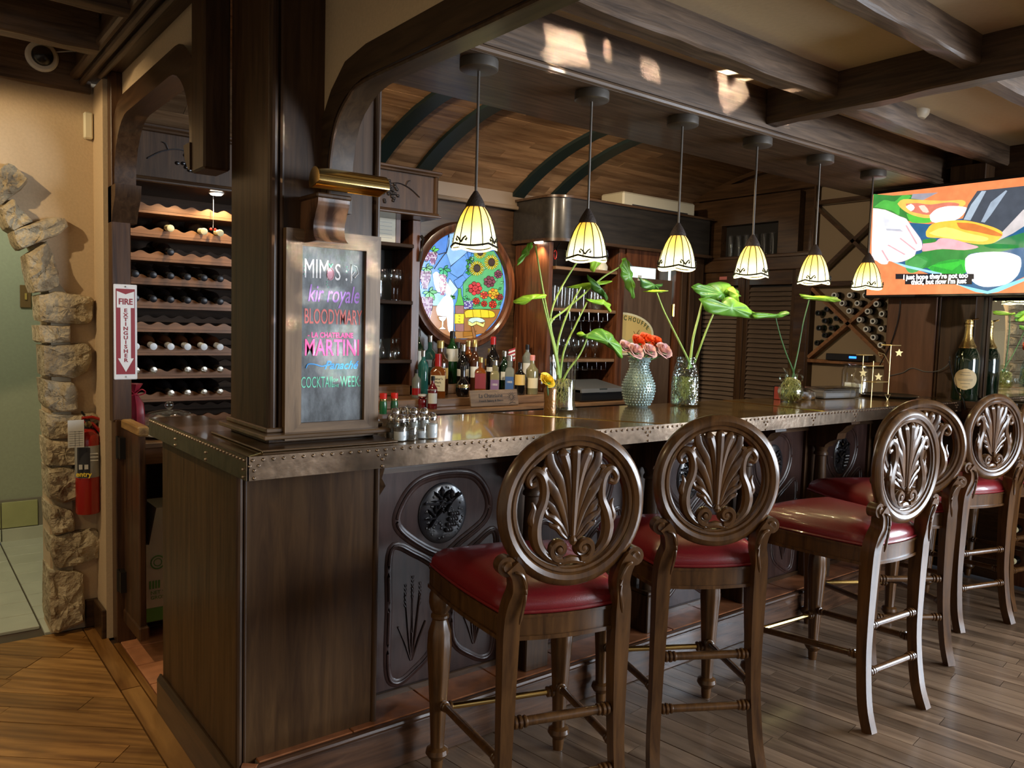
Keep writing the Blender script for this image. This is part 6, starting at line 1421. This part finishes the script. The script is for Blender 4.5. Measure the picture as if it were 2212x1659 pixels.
# television
tv = thing('television', 'wall television showing a hand serving fried cutlets, with white captions', 'television', (0, 0, 0))
XT = 4.15
P('case', MB().bbox(XT, XT+.05, -.55, .60, 1.672, 2.335, .006), blackp, tv)
P('bracket', MB().box(XT+.05, XW-.085, .02, .18, 1.9, 2.1), blackp, tv)
def t_(x, y): p = pt('x', XT-.002, 1880+x/6.144, 380+y/6.144); return (p.y, p.z)
pic = MB()
def tp_(pts, col, lvl=1, n=0):
    pp = [t_(*p) for p in (curve(pts+pts[:1], n)[:-1] if n else pts)]; x = XT-.0004*lvl
    pic.add([(x, a_, b_) for a_, b_ in pp], [tuple(range(len(pp)))], col)
ylo, yhi, zlo, zhi = -.535, .585, 1.690, 2.315
pic.add([(XT-.0002, yhi, zlo), (XT-.0002, ylo, zlo), (XT-.0002, ylo, zhi), (XT-.0002, yhi, zhi)], [(0, 1, 2, 3)], (.82, .22, .08))
tp_([(30, 420), (40, 240), (300, 260), (700, 240), (700, 560), (300, 640), (30, 600)], (.04, .20, .04), 1)
tp_([(560, 240), (900, 220), (700, 320), (540, 300)], (.30, .28, .32), 2)
tp_([(700, 330), (900, 240), (1450, 180), (1400, 300), (1250, 420), (1200, 500)], (.78, .22, .08), 1)
tp_([(520, 620), (780, 640), (1250, 560), (2900, 300), (2900, 1500), (2040, 1340), (1560, 1560), (1150, 1440), (500, 1200), (240, 1120), (500, 900)], (.02, .10, .22), 2)
for (pts2, c_) in (([(50, 410), (180, 320), (320, 340), (420, 260), (540, 270), (400, 400), (380, 520), (280, 460)], (.08, .40, .06)), ([(480, 500), (640, 520), (800, 560), (780, 620), (560, 620), (500, 560)], (.10, .48, .05)), ([(690, 850), (860, 830), (960, 960), (1260, 900), (1700, 900), (1990, 930), (1700, 1010), (1300, 1040), (1260, 1290), (900, 1290), (740, 1220), (560, 1290), (460, 1200), (560, 1060), (690, 1010)], (.03, .22, .04)), ([(460, 1130), (620, 1060), (760, 1100), (700, 1220), (560, 1290), (480, 1250)], (.10, .34, .10)), ([(760, 1220), (960, 1130), (1260, 1120), (1260, 1290), (1000, 1300), (860, 1280)], (.06, .55, .05)), ([(1500, 920), (1800, 820), (2300, 700), (2300, 900), (1900, 960), (1600, 960)], (.03, .18, .06))): tp_(pts2, c_, 3, 3)
tp_([(360, 370), (440, 310), (700, 320), (1000, 330), (1220, 320), (1260, 380), (1100, 460), (800, 560), (560, 520), (420, 440)], (.86, .48, .10), 4, 3)
tp_([(470, 370), (620, 360), (800, 380), (1050, 350), (1180, 390), (820, 510), (660, 500), (520, 460)], (.60, .18, .12), 5, 3); tp_([(470, 410), (540, 370), (590, 420), (540, 470)], (.95, .85, .80), 6, 2); tp_([(640, 400), (720, 390), (780, 480), (700, 480)], (.90, .55, .45), 6, 2)
tp_([(790, 520), (880, 440), (1050, 400), (1230, 410), (1280, 440), (1180, 560), (1000, 620), (820, 610)], (1.3, 1.3, 1.3), 7, 3)
# black pan
tp_([(1420, 200), (2900, 40), (2900, 400), (2030, 470), (1760, 760), (1500, 650), (1220, 590), (1300, 380)], (.06, .07, .09), 8); tp_([(1480, 200), (1540, 200), (1330, 590), (1240, 580), (1340, 380)], (.35, .42, .50), 9); tp_([(1600, 350), (1800, 190), (1820, 200), (1600, 520), (1520, 620), (1470, 610)], (.30, .36, .44), 9); tp_([(2030, 450), (2100, 430), (2300, 500), (1900, 760), (1640, 890), (1700, 800)], (.55, .50, .50), 9)
tp_([(740, 740), (820, 640), (1000, 600), (1250, 590), (1500, 640), (1680, 700), (1760, 770), (1660, 880), (1500, 910), (1300, 890), (1000, 830), (800, 820), (745, 800)], (.95, .50, .06), 10, 3)
tp_([(780, 760), (1000, 680), (1300, 760), (1560, 820), (1500, 870), (1200, 850), (900, 800)], (1.0, .72, .16), 11, 3); tp_([(1150, 620), (1400, 640), (1740, 770), (1680, 800), (1400, 740), (1200, 700)], (.60, .18, .04), 11, 3)
tp_([(700, 900), (860, 880), (930, 830), (1100, 840), (1300, 900), (1440, 945), (1250, 985), (960, 970), (740, 1000), (690, 990)], (1.1, .38, .42), 12, 3)
tp_([(40, 430), (200, 450), (400, 540), (480, 570), (540, 660), (660, 820), (690, 900), (680, 980), (610, 1000), (590, 1060), (480, 1120), (360, 1150), (250, 1130), (230, 1170), (150, 1170), (90, 1130), (20, 1060), (30, 700)], (1.15, .72, .74), 13, 2)
tp_([(50, 440), (200, 460), (420, 570), (440, 720), (240, 740), (100, 860), (40, 900)], (1.0, .96, 1.0), 14, 2); tp_([(60, 520), (160, 500), (280, 620), (170, 700), (80, 700)], (.66, .66, .74), 15, 2); tp_([(210, 700), (400, 705), (440, 740), (220, 725)], (.45, .45, .52), 15)
for a_, b_ in (((240, 920), (460, 1040)), ((400, 830), (600, 980)), ((160, 990), (240, 1120)), ((480, 660), (620, 900))): tp_([(a_[0]-10, a_[1]), (a_[0]+8, a_[1]-6), (b_[0]+10, b_[1]), (b_[0]-8, b_[1]+8)], (.85, .35, .38), 15)
tp_([(1265, 1100), (1340, 1040), (1560, 1010), (1800, 1015), (1960, 1060), (2005, 1120), (1990, 1250), (1880, 1400), (1700, 1460), (1500, 1470), (1360, 1400), (1270, 1250)], (1.4, 1.4, 1.4), 16, 3); tp_([(1290, 1290), (1500, 1330), (1800, 1260), (1990, 1180), (1960, 1320), (1800, 1440), (1560, 1470), (1380, 1400)], (.86, .86, .95), 17, 3)
tp_([(1150, 1440), (1300, 1470), (1560, 1530), (1800, 1440), (2060, 1350), (2060, 1390), (1700, 1540), (1560, 1565), (1400, 1540)], (.25, .66, .80), 15); tp_([(240, 1120), (500, 1190), (950, 1290), (900, 1310), (480, 1220)], (.30, .60, .72), 4)
tp_([(340, 1300), (1380, 1300), (1380, 1370), (1355, 1370), (1355, 1440), (465, 1440), (465, 1370), (340, 1370)], (.01, .01, .015), 18)
P('screen', pic, screenm, tv, smooth=0)
capt = plain('caption_white', (1, 1, 1), .5, emit=(1, 1, 1), es=1.2)
for tx, cx, cy in (("I just hope they're not too", 860, 1336), ("thick, but now I'm just", 905, 1405)):
    a_ = t_(cx, cy); text(tx, .040, capt, tv, (XT-.0085, a_[0], a_[1]), rot=(PI/2, 0, -PI/2), sx=.86, off=.0013, name='caption')

# ================================================================ THINGS ON THE BAR
ch = thing('champagne_bottle', 'oversized dark champagne bottle with gold neck and oval cream label', 'bottle', (4.285, .02, 1.071))
pf = [(1e-4, 0), (.066, 0), (.070, .008), (.070, .235), (.064, .27), (.045, .31), (.030, .34), (.022, .37), (.020, .43)]
P('glass', MB().lathe(pf, 32), bgreen, ch); P('neck_foil', MB().lathe([(.047, .305), (.049, .312), (.032, .345), (.024, .375), (.022, .40), (.021, .43), (.025, .432), (.025, .445), (.022, .448), (.024, .452), (.023, .46), (.020, .475), (1e-4, .477)], 24), goldfoil, ch)
lb = []; yaw_c = math.atan2(CAM[1]-.02, CAM[0]-4.285)
rows_ = 12
v = []; f = []
for j in range(rows_+1):
    tz = -1+2*j/rows_; hw_ = math.sqrt(max(0, 1-tz**2*.98))*.95*(1-.1*tz*tz)
    for i in range(9):
        a_ = yaw_c+(-1+i/4)*hw_; v.append((.0708*math.cos(a_), .0708*math.sin(a_), .125+tz*.062))
f = [(j*9+i, j*9+i+1, (j+1)*9+i+1, (j+1)*9+i) for j in range(rows_) for i in range(8)]
P('label', MB().add(v, f), plain('label_oval_cream', (.72, .58, .34), .6), ch)
P('wire_tag', MB().tube([(0, 0, .47), (-.01, -.03, .475), (0, -.05, .48)], .005, 6), goldfoil, ch)
for k, (zz_, ww) in enumerate(((.165, .6), (.15, .8), (.125, 1.1), (.118, 1.1), (.10, .7), (.08, .4))):
    A_ = [yaw_c+(-1+i/3)*.5*ww for i in range(7)]; P('printed_line', MB().tube([(.0712*math.cos(a_), .0712*math.sin(a_), zz_) for a_ in A_], .0009, 4), grey, ch)
tray = thing('serving_tray', 'dark round serving tray with polished rim on the bar end', 'tray', (4.0, .33, 1.0705))
P('tray', MB().lathe([(1e-4, .002), (.15, .002), (.17, .012), (.172, .014), (.168, .016), (.148, .006), (1e-4, .006)], 40), plain('tray_dark', (.06, .055, .04), .15, .6), tray)
jar = thing('glass_canister', 'wide glass canister half filled with white packets', 'jar', (3.93, .50, 1.0705))
P('jar', MB().lathe([(1e-4, .002), (.075, .002), (.085, .012), (.085, .15), (.074, .168), (.074, .18), (.080, .185), (.076, .19)], 32), glass, jar)
q = random.Random(2)
for k in range(9):
    P('packet', MB().box(-.018, .018, -.004, .004, 0, .05).xform(Matrix.Translation((q.uniform(-.045, .045), q.uniform(-.045, .045), .01+q.uniform(0, .02))) @ Matrix.Rotation(q.uniform(0, 3), 4, 'Z') @ Matrix.Rotation(q.uniform(-.4, .4), 4, 'X')), white, jar)
st = thing('votive_stand', 'gilded wire stand with three small shelves and star ornaments', 'stand', (3.70, .28, 1.0705))
gold = plain('gilded_wire', (.62, .48, .22), .35, .8)
P('post', MB().tube([(.09, -.05, .03), (.09, -.05, .31)], .003, 6).tube([(0, 0, .0), (0, 0, .22)], .0025, 6).tube([(-.04, .04, .03), (-.04, .04, .25)], .0025, 6).tube([(.09, -.05, .0), (.075, -.04, .03), (.1, -.06, .03), (.09, -.05, 0)], .003, 6), gold, st)
for (x_, y_, z_, L_) in ((.09, -.05, .31, .055), (-.035, .035, .25, .045), (0, 0, .19, .055), (.02, -.01, .10, .07)): P('shelf', MB().bbox(x_-L_, x_+L_, y_-L_*.6, y_+L_*.6, z_, z_+.005, .001), gold, st)
P('scroll', MB().tube([(.09, -.05, .2), (.06, -.03, .26), (.03, -.01, .27), (.035, -.015, .25), (.05, -.02, .255)], .0025, 6), gold, st)
def star(c, r_):
    pts = [(c[0]+(r_ if k % 2 == 0 else r_*.45)*math.sin(k*PI/5)*.78, c[1]-(r_ if k % 2 == 0 else r_*.45)*math.sin(k*PI/5)*.62, c[2]+(r_ if k % 2 == 0 else r_*.45)*math.cos(k*PI/5)) for k in range(10)]
    return MB().add([(p[0], p[1], p[2]) for p in pts]+[(p[0]+.002, p[1]+.003, p[2]) for p in pts], [tuple(range(10)), tuple(range(19, 9, -1))]+[(k, (k+1) % 10, (k+1) % 10+10, k+10) for k in range(10)])
for c_ in ((-.05, .03, .15), (.03, -.02, .13), (.13, -.08, .27)): P('star', star(c_, .024), gold, st)
bx_ = thing('clear_boxes', 'stack of clear plastic boxes beside the round vase', 'box', (3.56, .44, 1.0705), R(-8))
P('box', MB().bbox(-.15, .15, -.07, .07, 0, .06, .006), thin_glass('cloudy_plastic', (.80, .80, .80), .35), bx_); P('contents', MB().bbox(-.14, .14, -.06, .06, .004, .045, .01), plain('white_contents', (.50, .50, .50), .6), bx_)
P('lid', MB().bbox(-.152, .152, -.072, .072, .055, .064, .003), thin_glass('cloudy_lid', (.85, .85, .85), .4), bx_)
ft = tag(P('foil_parcel', MB().lathe([(1e-4, 0), (.05, 0), (.062, .02), (.055, .045), (.02, .06), (1e-4, .058)], 22, mod=lambda t_2, z: .12*math.sin(5*t_2+z*200)+.06*math.sin(11*t_2)), plain('crumpled_foil', (.55, .55, .56), .18, 1.0, bump=1.0, bs=35)), 'crumpled foil and plastic parcel between the vase and the boxes', 'parcel'); ft.location = (3.28, .44, 1.0705)
rbx = thing('small_carton', 'small dark and red carton behind the round vase', 'box', (3.17, .50, 1.0705))
P('carton', MB().bbox(-.06, .05, -.03, .03, 0, .075, .003), blackp, rbx); P('red_end', MB().bbox(-.068, -.06, -.02, .02, 0, .07, .003), plain('carton_red', (.26, .03, .02), .5), rbx)

# vases
def cyl_water(r_, z0, z1): return MB().lathe([(1e-4, z0), (r_, z0), (r_, z1), (1e-4, z1)], 24)
def roots(r_, z0, z1, n, seed):
    q = random.Random(seed); mb = MB()
    for k in range(n):
        a_ = q.uniform(0, 6.28); p = Vector((r_*.4*math.cos(a_), r_*.4*math.sin(a_), z1)); pts = [p]
        for j in range(6):
            p = p+Vector((q.uniform(-.02, .02), q.uniform(-.02, .02), -(z1-z0)/6*q.uniform(.3, 1.2)))
            d = math.hypot(p.x, p.y)
            if d > r_*.9: p = Vector((p.x/d*r_*.9, p.y/d*r_*.9, p.z))
            p.z = max(p.z, z0); pts.append(p)
        mb.tube(spline(pts, 2), .0011, 4)
    return mb
def leaf(name, px, ox, oy, sc_2, y, mat_, parent, bulge=.02, tilt=0.0, lbl=None):
    pp = [pt('y', y, ox+a_/sc_2, oy+b_/sc_2) for a_, b_ in curve([tuple(p) for p in px]+[tuple(px[0])], 4)[:-1]]
    c = sum(pp, Vector())/len(pp); o_ = parent.location; v = []; N = len(pp)
    ex_ = max((p-c).length for p in pp)
    for s_ in (1.0, .8, .5, .2):
        for i, p in enumerate(pp):
            d = p-c; q_ = c+d*s_
            yy = -bulge*(1-s_*s_)+tilt*(d.x*s_)/max(ex_, .01)+.006*math.sin(i*1.3)*s_
            v.append(Vector((q_.x, q_.y+yy, q_.z))-o_)
    v.append(Vector((c.x, c.y-bulge, c.z))-o_)
    f = [(j*N+i, j*N+(i+1) % N, (j+1)*N+(i+1) % N, (j+1)*N+i) for j in range(3) for i in range(N)]+[(3*N+i, 3*N+(i+1) % N, 4*N) for i in range(N)]
    ob = P(name, MB().add(v, f), mat_, parent, smooth=70, label=lbl)
    so = ob.modifiers.new('thick', 'SOLIDIFY'); so.thickness = .0012; return ob
def stem(px, ox, oy, sc_2, y, y_end, parent, mat_, r_=.0045):
    n = len(px); pp = []
    for i, (a_, b_) in enumerate(px): pp.append(pt('y', y+(y_end-y)*i/(n-1), ox+a_/sc_2, oy+b_/sc_2)-parent.location)
    pp = spline(pp, 5); m_ = len(pp)
    return P('stem', MB().tube(pp, [r_*(.75+.45*i/m_) for i in range(m_)], 8), mat_, parent)
K1 = (1080, 440, 3.191)
v1 = thing('tall_vase', 'tall clear cylinder vase of rooting leaf cuttings near the first stool', 'vase', (1.545, .52, 1.0705))
P('glass', MB().open_lathe([(1e-4, .004), (.058, .004), (.062, .012), (.057, .04), (.056, .12), (.057, .20), (.062, .24)], 32), glass, v1)
P('water', cyl_water(.053, .01, .10), waterm, v1); P('roots', roots(.05, .012, .14, 42, 1), rootm, v1, kind='stuff')
LV = [([(240, 268), (232, 300), (205, 345), (160, 385), (103, 432), (110, 398), (140, 345), (180, 290), (215, 266)], leafm, .52), ([(110, 675), (150, 640), (205, 625), (280, 622), (302, 642), (255, 658), (210, 664), (172, 696), (125, 692)], leafl, .50),
 ([(598, 300), (615, 248), (640, 262), (692, 262), (717, 312), (717, 372), (690, 425), (640, 472), (612, 430), (598, 362)], leafl, .47), ([(832, 385), (858, 373), (886, 400), (912, 462), (928, 522), (943, 590), (930, 655), (900, 618), (850, 550), (824, 480), (820, 425)], leafm, .50),
 ([(470, 578), (560, 550), (640, 540), (738, 530), (735, 550), (640, 568), (600, 592), (520, 582)], leafl, .52), ([(588, 488), (640, 528), (700, 585), (746, 636), (750, 672), (700, 632), (640, 602), (610, 552)], leafd, .48),
 ([(568, 650), (640, 662), (700, 658), (762, 683), (780, 718), (770, 752), (740, 706), (680, 697), (610, 682)], leafl, .46), ([(590, 922), (640, 880), (690, 860), (742, 880), (792, 938), (828, 1018), (815, 1066), (770, 1010), (720, 972), (650, 942)], leafm, .48), ([(518, 900), (552, 878), (604, 905), (545, 916)], leafl, .49)]
for i, (px_, m_, y_) in enumerate(LV): leaf('leaf', px_, *K1, y_, m_, v1, bulge=.012+.006*(i % 3), tilt=(.02, -.02, .015)[i % 3])
for px_ in ([(245, 290), (290, 560), (340, 820), (380, 1000), (405, 1200)], [(290, 650), (330, 820), (375, 1010), (410, 1210)], [(600, 335), (520, 420), (420, 585), (360, 725), (350, 850), (385, 1010), (415, 1200)], [(820, 440), (700, 515), (560, 640), (440, 740), (350, 825), (375, 1000)], [(560, 575), (500, 680), (430, 850), (395, 1000), (395, 1180)], [(600, 680), (520, 840), (440, 1020), (415, 1200)], [(600, 930), (550, 1040), (470, 1150), (430, 1230)]): stem(px_, *K1, .50, .53, v1, stemm)
v2 = thing('amber_bud_vase', 'small amber ribbed bud vase beside the tall vase', 'vase', (1.40, .43, 1.0705))
P('glass', MB().lathe([(1e-4, 0), (.024, 0), (.026, .01), (.024, .05), (.027, .10), (.024, .112)], 28), plain('amber_ribbed', (.26, .12, .025), .10, .35, coat=.6, bump=.8, bs=90), v2)
def rose_mb(r_, seed, petals=16):
    q = random.Random(seed); mb = MB()
    for k in range(petals):
        rad = r_*(.18+.82*k/petals); a_ = k*2.4; w_ = .9+.3*q.random(); h = r_*(1.05-.35*k/petals); v = []
        for j in range(4):
            for i in range(5):
                t = a_+(i-2)/2*w_*(1.2-.5*k/petals); u_ = j/3; rr = rad*(.25+.95*u_**.6)+(r_*.16 if j == 3 else 0); z = -r_*.55+h*1.25*u_-(r_*.22 if j == 3 and k > petals*.4 else 0)-abs(i-2)*r_*.06
                v.append((rr*math.cos(t), rr*math.sin(t), z))
        mb.add(v, [(j*5+i, j*5+i+1, (j+1)*5+i+1, (j+1)*5+i) for j in range(3) for i in range(4)])
    return mb
def rose_at(name, label, px_, py_, y_, r_, m_, base, seed, group=None):
    p = pt('y', y_, px_, py_); t = thing(name, label, 'flower', p, 0, group)
    P('petals', rose_mb(r_, seed).xform(Matrix.Rotation(R(52), 4, 'X') @ Matrix.Rotation(seed, 4, 'Z')), m_, t, smooth=60)
    b = Vector(base)-p; P('stem', MB().tube([(0, 0, -r_*.5), (b.x*.4, b.y*.4, -r_*.5+(b.z+r_*.5)*.4), tuple(b)], .003, 6), stemd, t)
    P('sepal', MB().lathe([(1e-4, -r_*.62), (r_*.4, -r_*.45), (r_*.5, -r_*.2)], 10), leafd, t)
rose_at('rose', 'yellow rose in the amber bud vase', 1182, 822, .41, .030, rosey, (1.40, .43, 1.09), 3)
v3 = thing('textured_vase', 'bluish hobnail glass vase holding pink and orange roses', 'vase', (2.035, .535, 1.0705))
P('glass', MB().lathe([(1e-4, 0), (.046, 0), (.050, .006), (.066, .035), (.076, .075), (.074, .105), (.058, .145), (.043, .18), (.042, .20), (.052, .225), (.056, .232)], 48), plain('hobnail_glass', (.30, .42, .42), .10, .35, coat=.8, bump=1.0, bs=85), v3)
hb = MB()
for j in range(17):
    z = .012+j*.0125; rr = np.interp(z, [0, .035, .075, .105, .145, .18, .20, .225], [.050, .066, .076, .074, .058, .043, .042, .052]); n = max(14, int(2*PI*rr/.0135))
    for i in range(n): a_ = 2*PI*(i+.5*(j % 2))/n; hb.ball((rr*math.cos(a_), rr*math.sin(a_), z), .0052, 6, 4)
P('hobnails', hb, bpy.data.materials['hobnail_glass'], v3, kind='stuff')
for i, (a_, b_, m_, y_, r_, lb_) in enumerate(((70, 1440, rosep, .50, .030, 'leftmost dusty pink rose in the hobnail vase'), (230, 1510, rosep, .47, .036, 'dusty pink rose, second from the left in the hobnail vase'), (435, 1500, rosep, .48, .034, 'dusty pink rose, third from the left in the hobnail vase'), (645, 1505, rosep, .50, .040, 'rightmost dusty pink rose in the hobnail vase'), (270, 1370, roser, .55, .034, 'left orange-red rose behind the pink ones'), (400, 1345, roser, .56, .036, 'middle orange-red rose behind the pink ones'), (530, 1375, roser, .55, .034, 'right orange-red rose behind the pink ones'))):
    rose_at('rose', lb_, 1340+a_/6.91, 540+b_/6.91, y_, r_, m_, (2.035, .535, 1.27), i+5, 'roses in the hobnail vase')
v4 = thing('bottle_vase', 'clear milk-bottle vase of monstera cuttings with tangled roots', 'vase', (2.285, .465, 1.0705))
P('glass', MB().open_lathe([(1e-4, .004), (.060, .004), (.067, .012), (.067, .10), (.064, .14), (.052, .19), (.044, .21), (.044, .222), (.048, .225), (.047, .235)], 32), glassb, v4)
P('water', cyl_water(.062, .01, .14), waterm, v4); P('roots', roots(.060, .012, .14, 60, 2), rootm, v4, kind='stuff')
K3 = (1480, 440, 3.022)
for i, (px_, kk, m_, y_) in enumerate((([(925, 508), (960, 540), (985, 520), (1040, 545), (1090, 556), (1162, 550), (1130, 575), (1110, 600), (1060, 592), (1000, 592), (950, 572)], K1, leafd, .44), ([(1018, 606), (1060, 592), (1122, 600), (1100, 613), (1060, 614)], K1, leafl, .42),
  ([(8, 548), (50, 520), (110, 532), (160, 518), (250, 510), (322, 538), (375, 578), (386, 604), (340, 600), (376, 630), (345, 648), (280, 622), (262, 652), (230, 628), (200, 648), (150, 618), (118, 590), (95, 618), (62, 592)], K3, leafm, .44), ([(115, 622), (170, 612), (222, 655), (280, 608), (342, 640), (402, 688), (458, 748), (380, 746), (300, 736), (220, 726), (160, 700)], K3, leafm, .38), ([(240, 560), (300, 540), (360, 590), (380, 640), (330, 640), (270, 600)], K3, leafl, .42))):
    leaf('leaf', px_, *kk, y_, m_, v4, bulge=.02, tilt=(.03, -.03)[i % 2])
stem([(1080, 612), (1130, 740), (1200, 880), (1275, 1030), (1320, 1130)], *K1, .43, .46, v4, stemm, .0048); stem([(125, 590), (92, 720), (52, 880), (35, 1010), (20, 1080)], *K3, .44, .46, v4, stemm, .0062); stem([(210, 662), (150, 800), (100, 930), (60, 1040)], *K3, .39, .46, v4, stemm, .005)
v5 = thing('round_vase', 'small round handled glass vase with two leaf stems and roots', 'vase', (3.035, .375, 1.0705))
P('glass', MB().open_lathe([(1e-4, .002), (.038, .002), (.058, .02), (.067, .055), (.060, .085), (.040, .108), (.032, .122), (.032, .145), (.040, .165), (.050, .178)], 36), glassg, v5)
for s in (-1, 1): P('handle', MB().tube([(s*(.045+.016*math.cos(a_))*.8, -s*(.045+.016*math.cos(a_))*.6, .128+.018*math.sin(a_)) for a_ in [k*PI/8 for k in range(17)]], .004, 8, caps=False), glassg, v5)
P('water', MB().lathe([(1e-4, .006), (.036, .006), (.054, .022), (.062, .055), (.060, .068), (1e-4, .068)], 28), waterm, v5); P('roots', roots(.055, .012, .13, 55, 3), rootm, v5, kind='stuff')
for i, px_ in enumerate(([(440, 710), (510, 714), (590, 720), (640, 703), (672, 703), (665, 728), (600, 746), (520, 746), (450, 750)], [(748, 588), (800, 604), (870, 600), (960, 604), (1008, 620), (1002, 642), (940, 642), (880, 636), (800, 626), (755, 610)])): leaf('leaf', px_, *K3, .34, (leafm, leafl)[i], v5, bulge=.03, tilt=.0)
stem([(590, 742), (620, 860), (660, 980), (695, 1065), (720, 1140)], *K3, .34, .375, v5, stemd, .0036); stem([(810, 628), (770, 780), (740, 950), (715, 1065), (700, 1140)], *K3, .34, .375, v5, stemd, .0036)
# smoke detector, cables on the end wall
smk = tag(P('smoke_detector', MB().lathe([(1e-4, -.045), (.045, -.04), (.062, -.02), (.065, 0), (1e-4, 0)], 28), plain('detector_cream', (.50, .40, .26), .5)), 'round cream smoke detector on the ceiling beyond the cross beam', 'detector'); smk.location = (3.35, -.04, CZ)
for i, (pts2, x_, lb_) in enumerate((([(1945, 650), (1940, 690), (1925, 740), (1900, 790)], XW-.11, 'thin black cable hanging from the television past the wood post'), ([(1920, 812), (1950, 805), (1970, 795), (2000, 803), (2030, 800), (2050, 785), (2052, 770)], XW-.105, 'grey cable looping across the wooden post'), ([(2050, 780), (2065, 840), (2080, 862), (2085, 885)], 4.20, 'black cord dropping over the end counter'))):
    cb_ = [pt('x', x_, a_, b_) for a_, b_ in pts2]; tag(P('cable', MB().tube(spline(cb_, 5), .003, 6), blackp if i != 1 else grey), lb_, 'cable')
